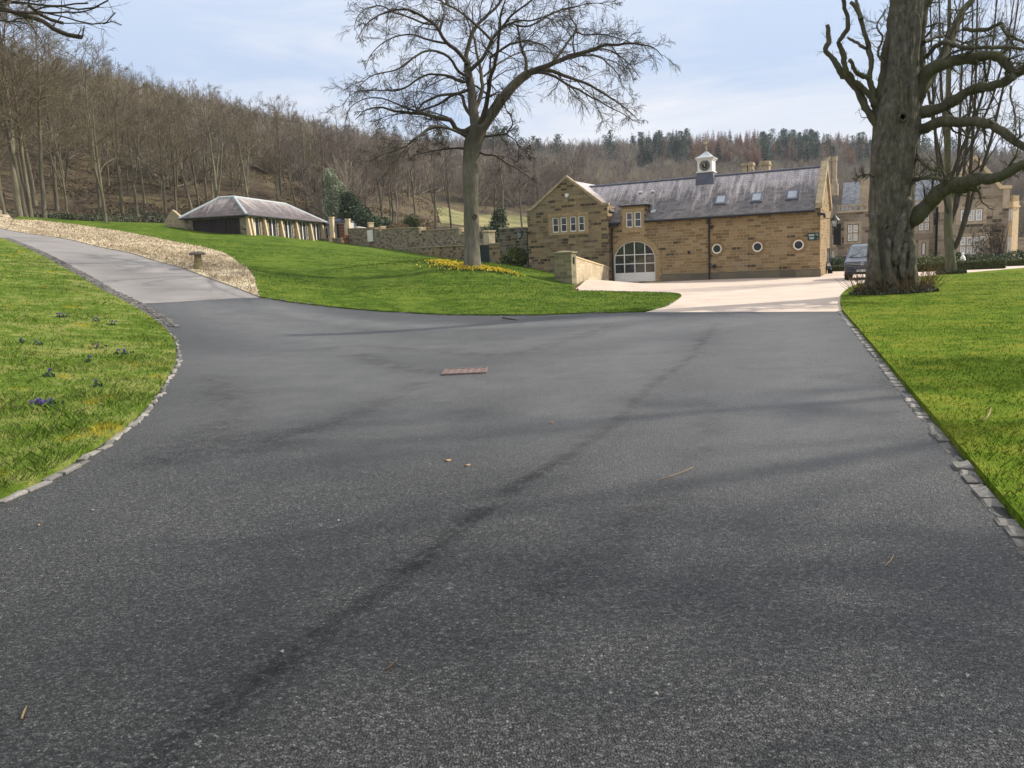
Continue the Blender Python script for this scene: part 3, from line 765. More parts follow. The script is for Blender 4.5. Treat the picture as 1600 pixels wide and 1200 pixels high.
M_glass = glass('dark_glass', (0.045, 0.05, 0.058))
M_glassb = glass('sky_lit_glass', (0.34, 0.37, 0.40), 0.08)
M_glassl = glass('sky_reflecting_glass', (0.50, 0.54, 0.56), 0.15)  # bright reflection put into the pane colour
M_skyl = plain('rooflight_glass', (0.27, 0.30, 0.35), 0.12, 0.9, var=0.1)

def casement(root, x0, x1, z0, z1, y, cols=1, rows=2, fr=0.055, bar=0.03, name='window', glassm=None, white=None, label=None):
    """painted frame with its pane as a sub-part, standing in an opening"""
    m = MB()
    m.box(x0, x0+fr, y, y+0.06, z0, z1); m.box(x1-fr, x1, y, y+0.06, z0, z1)
    m.box(x0+fr, x1-fr, y, y+0.06, z1-fr, z1); m.box(x0+fr, x1-fr, y, y+0.06, z0, z0+fr)
    for i in range(1, cols):
        c = x0 + (x1-x0)*i/cols; m.box(c-bar/2, c+bar/2, y+0.006, y+0.05, z0+fr, z1-fr)
    for j in range(1, rows):
        c = z0 + (z1-z0)*j/rows; m.box(x0+fr, x1-fr, y+0.01, y+0.046, c-bar/2, c+bar/2)
    f = m.build(name, white or M_white, root)
    MB().box(x0+0.01, x1-0.01, y+0.034, y+0.040, z0+0.01, z1-0.01).build('pane', glassm or M_glass, f)
    if label: f['label'] = label
    return f
def rect(x0, x1, z0, z1): return [(x0, z0), (x1, z0), (x1, z1), (x0, z1)]
def circ(cx, cz, r, n=28): return [(cx + r*math.cos(2*math.pi*k/n), cz + r*math.sin(2*math.pi*k/n)) for k in range(n)]
def c1(x, y): return (800 + x/5, 220 + y/5)
def c2(x, y): return (1060 + x/5, 220 + y/5)
def c3(x, y): return (1260 + x/4.615, 220 + y/4.615)
def c4(x, y): return (240 + x/5, 280 + y/5)
def c7(x, y): return (560 + x/5, 180 + y/5)
def text_mesh(txt, size, loc, m, extr=0.004, rot=0.0, align='CENTER'):
    cu = bpy.data.curves.new('t', 'FONT'); cu.body = txt; cu.size = size; cu.align_x = align; cu.align_y = 'CENTER'; cu.resolution_u = 2
    o = bpy.data.objects.new('t', cu); COL.objects.link(o)
    me = bpy.data.meshes.new_from_object(o.evaluated_get(bpy.context.evaluated_depsgraph_get()))
    c, s = math.cos(rot), math.sin(rot)
    vs = [(loc[0] + v.co.x*c - v.co.y*s, loc[1], loc[2] + v.co.x*s + v.co.y*c) for v in me.vertices]
    m.add(vs, [tuple(p.vertices) for p in me.polygons])
    bpy.data.objects.remove(o); bpy.data.curves.remove(cu); bpy.data.meshes.remove(me)

# ================================================================== the coach house
_A, _B = Gz(1281, 432.5), Gz(1024, 440.5)
TH = math.atan2(_A[1]-_B[1], _A[0]-_B[0])
H = Frame((_A[0], _A[1], 0.0), TH)
coach = empty('coach_house', tuple(H.o), TH, 'long brown sandstone coach house with slate roof, white clock turret and arched window', 'coach house')
h = lambda p, y=0.0: H.hit(p[0], p[1], y)
EAVE, RIDGE, DEP = 4.48, 7.2, 6.2
# front wall
XL = -14.75
ax = (h(c1(797, 1000))[0] + h(c1(1120, 1000))[0])/2; aw = (h(c1(1120, 1000))[0] - h(c1(797, 1000))[0])/2
az0 = 0.06; azt = h(c1(958, 783))[1]; azs = h(c1(958, 925))[1]
arch = [(ax-aw, az0), (ax+aw, az0)] + [(ax + aw*math.cos(math.pi*k/20), azs + (azt-azs)*math.sin(math.pi*k/20)) for k in range(21)]
dx0, dx1 = h(c1(850, 560))[0], h(c1(1040, 560))[0]; dzt = h(c1(945, 512))[1]
dw = [(h(c1(888, 600))[0], h(c1(941, 600))[0]), (h(c1(953, 600))[0], h(c1(1009, 600))[0])]
dz0, dz1 = h(c1(950, 676))[1], h(c1(950, 555))[1]
rounds = [h(c2(300, 847)), h(c2(617, 830)), h(c2(938, 811))]
rounds = [(x, 2.11) for x, z in rounds]
m = MB()
m.panel([(XL, -0.3), (0, -0.3), (0, EAVE), (dx1, EAVE), (dx1, dzt), (dx0, dzt), (dx0, EAVE), (XL, EAVE)],
        [arch[::1]] + [rect(a, b, dz0, dz1) for a, b in dw] + [circ(x, z, 0.34) for x, z in rounds], 0.0, 0.16)
m.add([(0,0,-.3),(0,DEP,-.3),(0,DEP,EAVE),(0,DEP/2,RIDGE+.05),(0,0,EAVE)], [(0,1,2,3,4)])
m.add([(XL-6,DEP,-.3),(0,DEP,-.3),(0,DEP,EAVE),(XL-6,DEP,EAVE)], [(0,3,2,1)])
# dormer cheeks
m.add([(dx0,0,EAVE),(dx0,0,dzt),(dx0,(dzt-EAVE)*1.14,dzt)], [(0,1,2)]); m.add([(dx1,0,EAVE),(dx1,(dzt-EAVE)*1.14,dzt),(dx1,0,dzt)], [(0,1,2)])
m.build('wall', M_stone, coach)
MB().box(ax+aw+0.42, 0.06, -0.07, 0.0, -0.3, 0.52).build('plinth', M_plinth, coach, bevel=0.02)
# gable wing, its front half a metre proud of the long wall
WY = -0.5
wl, wr = h(c1(125, 760), WY)[0], h(c1(752, 760), WY)[0]
kz_l, kz_r = h(c1(130, 545), WY)[1], h(c1(740, 505), WY)[1]
kz = (kz_l + kz_r)/2
apx, apz = h(c1(425, 292), WY)
apx = (wl+wr)/2 + (apx-(wl+wr)/2)*0.8
wins = [(c1(a, 650), c1(b, 650)) for a, b in ((313, 364), (377, 429), (450, 501), (516, 567))]
wins = [(h(a, WY)[0], h(b, WY)[0]) for a, b in wins]
wz0, wz1 = h(c1(440, 712), WY)[1], h(c1(440, 592), WY)[1]
m = MB()
m.panel([(wl, -0.3), (wr, -0.3), (wr, kz), (wr-0.35, kz), (apx, apz), (wl+0.35, kz), (wl, kz)], [rect(a, b, wz0, wz1) for a, b in wins], WY, 0.16)
m.add([(wr,WY,-.3),(wr,DEP,-.3),(wr,DEP,kz-.2),(wr,WY,kz)], [(0,1,2,3)])
m.add([(wl,WY,-.3),(wl,DEP,-.3),(wl,DEP,kz-.2),(wl,WY,kz)], [(0,3,2,1)])
m.add([(wl,DEP,-.3),(wr,DEP,-.3),(wr,DEP,kz-.2),(apx,DEP,apz-.3),(wl,DEP,kz-.2)], [(0,4,3,2,1)])
m.build('gable_wing_wall', M_stone_dk, coach)
for s_, x0, x1 in ((0, wl, apx), (1, apx, wr)):      # coping stones up both slopes and over the kneelers
    m = MB()
    if s_ == 0: prof = [(wl-.1, kz), (wl+.4, kz), (apx, apz), (apx, apz+.2), (wl+.32, kz+.2), (wl-.1, kz+.16)]
    else: prof = [(apx, apz), (wr-.4, kz), (wr+.1, kz), (wr+.1, kz+.16), (wr-.32, kz+.2), (apx, apz+.2)]
    m.prism_y(prof, WY-.06, WY+.3).build('gable_coping', M_coping, coach, bevel=0.015)
# stone window dressings of the wing: lintel, sill, jambs, mullions
m = MB()
m.box(wins[0][0]-.3, wins[3][1]+.3, WY-.012, WY+.10, wz1+.02, wz1+.26)
m.box(wins[0][0]-.3, wins[3][1]+.3, WY-.03, WY+.10, wz0-.2, wz0)
for a, b in ((wins[0][0]-.3, wins[0][0]-.01), (wins[0][1]+.01, wins[1][0]-.01), (wins[1][1]+.01, wins[2][0]-.01), (wins[2][1]+.01, wins[3][0]-.01), (wins[3][1]+.01, wins[3][1]+.3)):
    m.box(a, b, WY-.012, WY+.10, wz0, wz1+.02)
m.build('window_surround', M_dressed, coach, bevel=0.01)
for a, b in wins: casement(coach, a, b, wz0, wz1, WY+.06, 1, 2, .08, .045)
m = MB()
m.box(dw[0][0]-.25, dw[1][1]+.22, -.014, .10, dz1+.02, dz1+.24); m.box(dw[0][0]-.3, dw[1][1]+.26, -.016, .10, dz0-.36, dz0)
for a, b in ((dw[0][0]-.25, dw[0][0]-.01), (dw[0][1]+.01, dw[1][0]-.01), (dw[1][1]+.01, dw[1][1]+.22)): m.box(a, b, -.014, .10, dz0, dz1+.02)
m.build('window_surround', M_dressed, coach, bevel=0.01)
for a, b in dw: casement(coach, a, b, dz0, dz1, .06, 1, 2, .075, .04)
# arched window
sr = aw + 0.36
m = MB(); ey = (azt+.34-azs)/sr
n_ = 22
for k in range(n_):
    a0, a1 = math.pi*k/n_ + .006, math.pi*(k+1)/n_ - .006
    q = [(ax + sr*math.cos(a0), azs + sr*ey*math.sin(a0)), (ax + sr*math.cos(a1), azs + sr*ey*math.sin(a1)),
         (ax + aw*math.cos(a1), azs + (azt-azs)*math.sin(a1)), (ax + aw*math.cos(a0), azs + (azt-azs)*math.sin(a0))]
    m.prism_y(q, -.016, .12)
for sx in (-1, 1):
    for k in range(5):
        z0, z1 = az0 + (azs-az0)*k/5, az0 + (azs-az0)*(k+1)/5 - .012
        wd = .42 if k % 2 else .3
        a, b = sorted((ax + sx*aw, ax + sx*(aw+wd))); m.box(a, b, -.016, .12, z0, z1)
m.build('arch_surround', M_dressed, coach)
y0 = .10
m = MB()
pan = azs - (h(c1(958, 1030))[1]); zp = h(c1(958, 1030))[1]
m.prism_y([(ax-aw, az0), (ax+aw, az0), (ax+aw, zp), (ax-aw, zp)], y0, y0+.05)
m.ring_y(ax, azs, aw, aw-.075, y0-.012, y0+.06, 24, 0, math.pi, (azt-azs)/aw)
m.box(ax-aw, ax-aw+.075, y0-.012, y0+.06, zp, azs); m.box(ax+aw-.075, ax+aw, y0-.012, y0+.06, zp, azs)
for f_ in (-.5, 0, .5):
    zt = azs + (azt-azs)*math.sqrt(1-f_*f_) - .03
    m.box(ax+aw*f_-.032, ax+aw*f_+.032, y0-.004, y0+.045, zp+.001, zt)
for z in (h(c1(958, 960))[1], h(c1(958, 890))[1]):
    hw = aw*(1 if z < azs else math.sqrt(max(0, 1-((z-azs)/(azt-azs))**2))) - .04
    m.box(ax-hw, ax+hw, y0, y0+.04, z-.028, z+.028)
fa = m.build('arched_window', M_cream, coach, False)
gl = [(ax-aw+.02, zp-.01), (ax+aw-.02, zp-.01)] + [(ax + (aw-.02)*math.cos(math.pi*k/20), azs + (azt-azs-.02)*math.sin(math.pi*k/20)) for k in range(21)]
MB().prism_y(gl, y0+.022, y0+.032).build('pane', M_glassb if False else M_glass, fa)
# round windows
for x, z in rounds:
    m = MB()
    for k in range(10):
        a0, a1 = 2*math.pi*k/10+.012, 2*math.pi*(k+1)/10-.012
        st = [a0 + (a1-a0)*j/4 for j in range(5)]
        m.prism_y([(x+.54*math.cos(a), z+.54*math.sin(a)) for a in st] + [(x+.335*math.cos(a), z+.335*math.sin(a)) for a in st[::-1]], -.02, .12)
    sr_ = m.build('round_window', M_ring, coach)
    MB().ring_y(x, z, .345, .25, .02, .09).build('frame', M_white, sr_)
    MB().disc_y(x, z, .26, .05, .06).build('pane', M_glass, sr_)
# roofs: slabs with thickness
m = MB()
sl = (RIDGE-EAVE)/(DEP/2)
for a, b in ((XL-2.8, dx0-.01), (dx1+.01, -.2)): m.prism_x([(-.22, EAVE-.22*sl), (DEP/2, RIDGE), (DEP/2, RIDGE-.12), (-.22, EAVE-.22*sl-.09)], a, b)
yd = (dzt-EAVE)/sl
m.prism_x([(yd, dzt), (DEP/2, RIDGE), (DEP/2, RIDGE-.12), (yd, dzt-.12)], dx0-.01, dx1+.01)
m.prism_x([(DEP/2, RIDGE), (DEP+.2, EAVE-.2*sl), (DEP+.2, EAVE-.2*sl-.09), (DEP/2, RIDGE-.12)], XL-2.8, -.2)
m.build('roof', M_roof, coach)
m = MB()
zz = lambda x: kz - .05 + (apz-.12-kz)*(1-abs(x-apx)/((wr-wl)/2-.3))
m.prism_y([(wl-.12, kz-.35), (apx, apz-.1), (apx, apz-.2), (wl-.12, kz-.45)], WY+.3, DEP)
m.prism_y([(apx, apz-.1), (wr+.12, kz-.35), (wr+.12, kz-.45), (apx, apz-.2)], WY+.3, DEP)
m.build('wing_roof', M_roof, coach)
MB().tube([(XL-2.6, DEP/2, RIDGE+.03), (-.3, DEP/2, RIDGE+.03)], .09, 8).build('ridge_tiles', M_lead, coach)
# right-hand gable parapet, coped
m = MB()
m.prism_x([(-.28, EAVE-.1), (-.28, EAVE+.22), (.05, EAVE+.5), (DEP/2, RIDGE+.42), (DEP+.05, EAVE+.5), (DEP+.28, EAVE+.2), (DEP+.28, EAVE-.1), (DEP, EAVE-.05), (DEP/2, RIDGE-.1), (0.0, EAVE-.05)], -.30, .14)
m.build('gable_parapet', M_coping, coach, bevel=0.03)
# dormer roof slab, gutters, downpipes
MB().box(dx0-.12, dx1+.14, -.12, (dzt-EAVE)*1.14+.5, dzt, dzt+.1).build('dormer_roof', M_black, coach, bevel=0.01)
m = MB()
for a, b in ((wr+.02, dx0-.02), (dx1+.02, -.32)): m.tube([(a, -.26, EAVE-.25), (b, -.26, EAVE-.25)], .085, 8)
m.build('gutter', M_black, coach)
gx_ = h(c2(242, 800))[0]
m = MB().tube([(gx_, -.26, EAVE-.3), (gx_, -.2, EAVE-.5), (gx_, -.08, EAVE-.75), (gx_, -.08, 0.0)], .055, 8)
for z in (.9, 2.1, 3.3): m.box(gx_-.08, gx_+.08, -.15, 0.0, z-.03, z+.03)
m.box(gx_-.1, gx_+.1, -.28, -.06, EAVE-.52, EAVE-.28)
m.build('downpipe', M_black, coach)
px_ = wr + .14
m = MB().tube([(px_+.35, -.26, EAVE-.3), (px_+.1, -.26, EAVE-.55), (px_, -.12, EAVE-.8), (px_, -.08, 0.0)], .055, 8)
m.box(px_-.02, px_+.5, -.3, -.1, EAVE-.45, EAVE-.25)
m.build('downpipe', M_black, coach)
m = MB().tube([(wl-.1, WY+.2, kz-1.2), (wl-.1, WY+.2, 0.6)], .07, 8).box(wl-.16, wl+.3, WY-.1, WY-.02, kz-1.6, kz-1.52)
m.build('downpipe', M_black, coach)
# rooflights on the slope
def onroof(px, py):                          # sight line meets the front slope
    d = ray(px, py)/1290; best = None
    nrm = -H.ey*sl + np.array([0, 0, 1.0]); p0 = H.w(0, 0, EAVE)
    t = ((p0 - C0) @ nrm)/(d @ nrm); q = C0 + d*t
    return float((q-H.o) @ H.ex), float((q-H.o) @ H.ey)
def slope_box(x0, x1, y0, y1, t0, t1):
    f = lambda x, y, t: (x, y - t*sl/math.hypot(1, sl), EAVE + y*sl + t/math.hypot(1, sl))
    return [f(x0,y0,t0), f(x1,y0,t0), f(x1,y1,t0), f(x0,y1,t0)], [f(x0,y0,t1), f(x1,y0,t1), f(x1,y1,t1), f(x0,y1,t1)]
for q in ((332, 466), (612, 447), (891, 427)):
    cx, cy = onroof(*c2(*q))
    wx, wy = .40, .36
    m = MB(); m.hexa(*slope_box(cx-wx, cx+wx, cy-wy, cy+wy, -.03, .09))
    fr_ = m.build('rooflight', M_lead, coach, bevel=0.015)
    m = MB(); m.hexa(*slope_box(cx-wx+.13, cx+wx-.13, cy-wy+.11, cy+wy-.1, .085, .105)); m.build('pane', M_skyl, fr_)
# roof vents and flue
for q in ((1005, 409), (1101, 402)):
    cx, cy = onroof(*c1(*q)); m = MB(); m.hexa(*slope_box(cx-.11, cx+.11, cy-.07, cy+.07, -.03, .14)); m.build('roof_vent', M_metal, coach, bevel=0.01)
cx, cy = onroof(*c1(1104, 552)); zf = EAVE + cy*sl
m = MB().tube([(cx, cy, zf-.05), (cx, cy, zf+1.0)], .055, 8); m.hexa(*slope_box(cx-.16, cx+.16, cy-.12, cy+.12, -.02, .05)); m.lathe([(.1, 0), (.1, .1), (.02, .16)], 8, (cx, cy, zf+1.0))
m.build('flue_pipe', M_metal, coach)
# aerial
cx, cy = onroof(*c1(765, 465)); zf = EAVE + cy*sl
m = MB().tube([(cx, cy, zf-.05), (cx, cy, zf+.55)], .018, 5).tube([(cx-.3, cy-.1, zf+.5), (cx+.75, cy-.1, zf+.62)], .014, 5)
for k in range(6): m.tube([(cx-.25+k*.19, cy-.1, zf+.35+k*.02), (cx-.25+k*.19, cy-.1, zf+.68+k*.02)], .01, 4)
m.build('aerial', M_metal, coach)
# clock turret
tx = H.hit(1104, 280, DEP/2)[0]; tz = RIDGE - .55
sk = MB().lathe([(1.03, 0), (.96, .35), (.88, .75), (.83, 1.12)], 4, (0, 0, 0), True)
_s = math.cos(math.pi/4)
tur_h = H.hit(*c2(225, 243), DEP/2)[1]; top_h = H.hit(*c2(225, 135), DEP/2)[1]; pk_h = H.hit(*c2(225, 82), DEP/2)[1]
turret = MB()
hw = .52
turret.box(tx-hw, tx+hw, DEP/2-hw, DEP/2+hw, tur_h, top_h).box(tx-hw-.09, tx+hw+.09, DEP/2-hw-.09, DEP/2+hw+.09, tur_h-.07, tur_h)
turret.box(tx-hw-.06, tx+hw+.06, DEP/2-hw-.06, DEP/2+hw+.06, top_h-.2, top_h-.12).box(tx-hw-.13, tx+hw+.13, DEP/2-hw-.13, DEP/2+hw+.13, top_h-.1, top_h)
for sx in (-1, 1): turret.box(tx+sx*(hw-.05)-.05, tx+sx*(hw-.05)+.05, DEP/2-hw-.025, DEP/2-hw, tur_h, top_h-.2)
turret = turret.build('clock_turret', M_white, coach, bevel=0.01)
MB().lathe([(.86/_s*.78, tz-.6), (.80/_s*.78, tz+.35), (.72/_s*.78, tur_h-.07)], 4, (tx, DEP/2, 0), True).build('lead_skirt', M_lead, turret)
ph = pk_h-top_h
MB().lathe([(.70/_s, top_h), (.60/_s, top_h+.07*ph), (.40/_s, top_h+.32*ph), (.22/_s, top_h+.66*ph), (.08/_s, top_h+.98*ph), (.02, pk_h)], 4, (tx, DEP/2, 0), True).build('turret_roof', M_leadlt, turret)
cz = H.hit(*c2(225, 192), DEP/2-hw)[1]; fy = DEP/2-hw
MB().disc_y(tx, cz, .375, fy-.04, fy+.01).build('clock_dial', M_black, turret)
m = MB()
for i, nme in enumerate(['XII', 'I', 'II', 'III', 'IV', 'V', 'VI', 'VII', 'VIII', 'IX', 'X', 'XI']):
    a = math.pi/2 - i*math.pi/6
    text_mesh(nme, .105, (tx + .285*math.cos(a), fy-.043, cz + .285*math.sin(a)), m, rot=a-math.pi/2)
m.ring_y(tx, cz, .355, .345, fy-.046, fy-.03); m.ring_y(tx, cz, .215, .207, fy-.046, fy-.03)
m.build('numerals', M_cream, turret)
m = MB()
for ang, L, w_ in ((RAD(93), .19, .03), (RAD(120), .27, .02)):
    d_ = np.array([math.cos(ang), math.sin(ang)]); p_ = np.array([-d_[1], d_[0]])
    q = [(tx, cz) - d_*.07 - p_*w_, (tx, cz) - d_*.07 + p_*w_, (tx, cz) + d_*L + p_*.006, (tx, cz) + d_*L - p_*.006]
    m.prism_y([tuple(a) for a in q], fy-.055, fy-.046)
m.build('clock_hands', M_gold, turret)
m = MB().tube([(tx, DEP/2, pk_h-.05), (tx, DEP/2, pk_h+.75)], .016, 6).lathe([(.0, -.05), (.05, 0), (0, .05)], 8, (tx, DEP/2, pk_h+.15))
m.tube([(tx-.2, DEP/2, pk_h+.3), (tx+.2, DEP/2, pk_h+.3)], .01, 5).tube([(tx, DEP/2-.2, pk_h+.3), (tx, DEP/2+.2, pk_h+.3)], .01, 5)
m.prism_y([(tx-.28, pk_h+.56), (tx-.1, pk_h+.52), (tx+.08, pk_h+.54), (tx+.2, pk_h+.72), (tx+.1, pk_h+.68), (tx, pk_h+.66), (tx-.12, pk_h+.66), (tx-.2, pk_h+.74), (tx-.18, pk_h+.62)], DEP/2-.01, DEP/2+.01)
m.build('weathervane', M_gold, turret)
# chimneys behind the ridge
for x0, x1, kk in ((c2(502, 220), c2(586, 220), 2), (c2(643, 210), c2(714, 210), 1)):
    yb = DEP - .7
    a, b = H.hit(*x0, yb)[0], H.hit(*x1, yb)[0]; zt = H.hit(x0[0], c2(0, 180 if kk == 2 else 165)[1], yb)[1]
    m = MB()
    if kk == 2:
        mid = a + (b-a)*.55
        m.box(a, mid-.03, yb-.4, yb+.4, EAVE, zt-.22).box(mid+.03, b, yb-.4, yb+.4, EAVE, zt-.22).box(a-.05, mid-.01, yb-.46, yb+.46, zt-.22, zt).box(mid+.01, b+.05, yb-.46, yb+.46, zt-.22, zt+.03)
    else: m.box(a, b, yb-.45, yb+.45, EAVE, zt-.3).box(a-.06, b+.06, yb-.52, yb+.52, zt-.3, zt-.2).box(a-.02, b+.02, yb-.48, yb+.48, zt-.2, zt)
    m.build('chimney', M_coping, coach, bevel=0.02)
# alarm box, camera, wall light, vents
q = h(c1(429, 428), WY); MB().prism_y([(q[0]-.14, q[1]+.13), (q[0]+.14, q[1]+.13), (q[0]+.13, q[1]-.06), (q[0], q[1]-.16), (q[0]-.13, q[1]-.06)], WY-.09, WY).build('alarm_box', M_white, coach, bevel=0.015)
q = h(c2(1105, 575)); x_, z_ = -.02, q[1]
MB().box(x_-.12, x_+.06, -.4, 0.0, z_-.04, z_+.04).tube([(x_-.1, -.32, z_+.03), (x_+.32, -.42, z_-.02)], .085, 8).tube([(x_+.3, -.35, z_-.03), (x_+.3, -.35, z_-.25)], .07, 8).build('security_camera', M_black, coach)
q = h(c2(264, 670)); MB().box(q[0]-.1, q[0]+.08, -.2, 0, q[1]-.06, q[1]+.08).box(q[0]-.04, q[0]+.04, -.16, -.02, q[1]-.16, q[1]-.06).build('floodlight', M_black, coach)
q = h(c2(82, 872)); MB().box(q[0]-.1, q[0]+.1, -.02, .0, q[1]-.1, q[1]+.1).build('air_brick', M_black, coach)
q = h(c2(282, 982)); MB().disc_y(q[0], q[1], .15, -.03, 0).build('wall_vent', M_black, coach)
# lanterns on brackets
def lantern(F_, x, y, z, s_, wallx, parent):
    m = MB().tube([(wallx, y, z+.55*s_), (x, y, z+.55*s_)], .02, 5).lathe([(.02, .78*s_), (.05*s_, .70*s_), (.12*s_, .62*s_), (.30*s_, .42*s_), (.27*s_, .40*s_)], 8, (x, y, z)).lathe([(.10*s_, -.08*s_), (.13*s_, 0), (.13*s_, .03*s_)], 8, (x, y, z))
    for k in range(4):
        a = math.pi/4 + k*math.pi/2
        m.tube([(x+.13*s_*math.cos(a), y+.13*s_*math.sin(a), z), (x+.25*s_*math.cos(a), y+.25*s_*math.sin(a), z+.42*s_)], .012, 4)
    f = m.build('lantern', M_black, parent)
    MB().lathe([(.12*s_, .03*s_), (.235*s_, .40*s_)], 4, (x, y, z), True).build('lantern_glass', M_glassl, f)
q = H.hit(*c2(1192, 665), .2); lantern(H, .85, .2, q[1]-.1, 1.05, .0, coach)
q = H.hit(810, 372, WY+.2); lantern(H, wl-.75, WY+.2, q[1], 1.0, wl, coach)
# the notice on the corner: pale lines too small to read, an arrow to the right
q0, q1 = h(c2(1010, 722)), h(c2(1098, 774))
sg = MB().box(q0[0], q1[0], -.05, -.012, q1[1], q0[1]).build('wall_sign', M_sign, None, bevel=0.006)
tag(sg, 'dark green notice board with pale lettering fixed by the coach house corner', 'sign')
sg.matrix_world = Matrix.Translation(tuple(H.o)) @ Matrix.Rotation(TH, 4, 'Z')
sw, sh = q1[0]-q0[0], q0[1]-q1[1]
X = lambda f: q0[0] + sw*f
Z = lambda f: q1[1] + sh*f
for zc, a, b, hh in ((.77, .1, .6, .035), (.64, .1, .6, .03), (.34, .16, .56, .05), (.22, .2, .54, .04)):
    m = MB(); x = a
    while x < b:
        l_ = random.uniform(.018, .045); m.box(X(x), X(min(x+l_, b)), -.056, -.048, Z(zc)-hh, Z(zc)+hh*random.uniform(.6, 1)); x += l_ + .012
    if zc in (.64, .22): m_ = m; m = MB(); m.v = keep_v + m_.v; m.f = keep_f + [tuple(i+len(keep_v) for i in f) for f in m_.f]; m.build('lettering', M_letter, sg)
    keep_v, keep_f = m.v, m.f
m = MB()
m.prism_y([(X(.7), Z(.84)), (X(.86), Z(.84)), (X(.92), Z(.74)), (X(.92), Z(.58)), (X(.87), Z(.58)), (X(.87), Z(.72)), (X(.84), Z(.77)), (X(.7), Z(.77))], -.056, -.048)
m.build('arrow', M_letter, sg)
MB().prism_y([(X(.82), Z(.14)), (X(.93), Z(.14)), (X(.93), Z(.26))], -.056, -.048).build('corner_mark', M_letter, sg)

# ================================================================== retaining wall with its pier
pf, pe = Gz(893.5, 453.5), Gz(952, 444)
tw = math.atan2(pe[1]-pf[1], pe[0]-pf[0])
Rf = Frame((pf[0], pf[1], 0), tw)            # x along the wall away from us, y to its left
rw = empty('retaining_wall', tuple(Rf.o), tw, 'pale block retaining wall sloping down from a mossy square pier on the lawn', 'wall')
L_ = math.hypot(*(pe-pf)[:2])
zA = Rf.hit(*c1(485, 910))[1]; zB = Rf.hit(*c1(760, 992))[1]
MB().prism_y([(.9, -.3), (L_, -.3), (L_, zB), (.9, zA)], .04, .5).build('wall_face', M_block, rw)
MB().prism_y([(.9, zA), (L_, zB), (L_, zB+.09), (.9, zA+.09)], 0.0, .56).build('coping', M_pale, rw, bevel=0.015)
pw = 1.06
zP = P(880, 393, pf[1])[2]
MB().box(-.02, .98, -.04, pw, -.3, zP-.12).build('pier', M_pierblock, rw, bevel=0.012)
MB().box(-.1, 1.06, -.12, pw+.08, zP-.12, zP-.02).lathe([(.72, zP-.02), (.1, zP+.06)], 4, (.48, pw/2-.02, 0), True).build('pier_cap', M_pierblock, rw, bevel=0.012)
MB().box(.3, .5, -.1, -.04, zP-.75, zP-.35).build('wall_light', M_black, rw, bevel=0.01)

# ================================================================== slate-roofed garden house on the left
kx = P(385, 367, 85)
dv = ray(1036, 400); tg = math.atan2(dv[1], dv[0])
Lf = Frame((kx[0], kx[1], kx[2]), tg)         # x runs away from us along the glazed side, y to the left along the doors
gh = empty('garden_house', tuple(Lf.o), tg, 'low garden house with hipped brown slate roof, stone buttresses and dark timber doors', 'garden house')
LA = Lf.hit(503, 350)[0]; LB = Lf.hitx(291, 355)[0]
ze = Lf.hit(385, 335)[1]
zr = 0; WD = 7.0
rx = Lf.hit(446, 317, WD/2)[0]
zr = Lf.hitx(375, 307, WD/2)[1] if False else ze + 2.35
# windows between buttresses
nb = 5; bays = []
m = MB()
step = LA/nb
for i in range(nb): bays.append((i*step+1.25, i*step+step-.75))
m.panel([(0, -1.2), (LA, -1.2), (LA, ze), (0, ze)], [rect(a, b, -.6, ze-.12) for a, b in bays], 0.0, .25)
m.add([(0,0,-1.2),(0,.6,-1.2),(0,.6,ze),(0,0,ze)], [(0,3,2,1)]); m.add([(0,LB-.75,-1.2),(0,LB,-1.2),(0,LB,ze),(0,LB-.75,ze)], [(0,3,2,1)])
m.add([(0,0,ze-.3),(0,LB,ze-.3),(0,LB,ze),(0,0,ze)], [(0,3,2,1)])
m.add([(LA,0,-1.2),(LA,WD,-1.2),(LA,WD,ze),(LA,0,ze)], [(0,1,2,3)]); m.add([(0,LB,-1.2),(WD,LB,-1.2),(WD,LB,ze),(0,LB,ze)], [(0,3,2,1)])
m.add([(WD,WD,-1.2),(LA,WD,-1.2),(LA,WD,ze),(WD,WD,ze)], [(0,3,2,1)]); m.add([(WD,WD,-1.2),(WD,LB,-1.2),(WD,LB,ze),(WD,WD,ze)], [(0,1,2,3)])
m.build('wall', M_rubble, gh)
for a, b in bays:
    n3 = 2; f = MB(); gl = MB()
    w3 = (b-a)/n3
    for k in range(n3):
        x0, x1 = a+k*w3, a+(k+1)*w3
        f.box(x0, x0+.09, .1, .18, -.6, ze-.12).box(x1-.09, x1, .1, .18, -.6, ze-.12).box(x0+.09, x1-.09, .1, .18, ze-.22, ze-.12)
    f = f.build('french_window', M_white, gh); MB().box(a+.02, b-.02, .13, .14, -.6, ze-.14).build('pane', M_glass, f)
for i in range(nb+1):
    x = i*step if i else .25
    if i == nb: x -= .35
    for dx in ((0,) if i not in (0,) else (0, .75)):
        MB().hexa([(x+dx-.16,-.62,-1.2),(x+dx+.16,-.62,-1.2),(x+dx+.16,0,-1.2),(x+dx-.16,0,-1.2)], [(x+dx-.16,-.22,ze-.08),(x+dx+.16,-.22,ze-.08),(x+dx+.16,0,ze-.08),(x+dx-.16,0,ze-.08)]).build('buttress', M_pale, gh, bevel=0.02)
dn = 3; dl_ = (LB-.75-.6)/dn
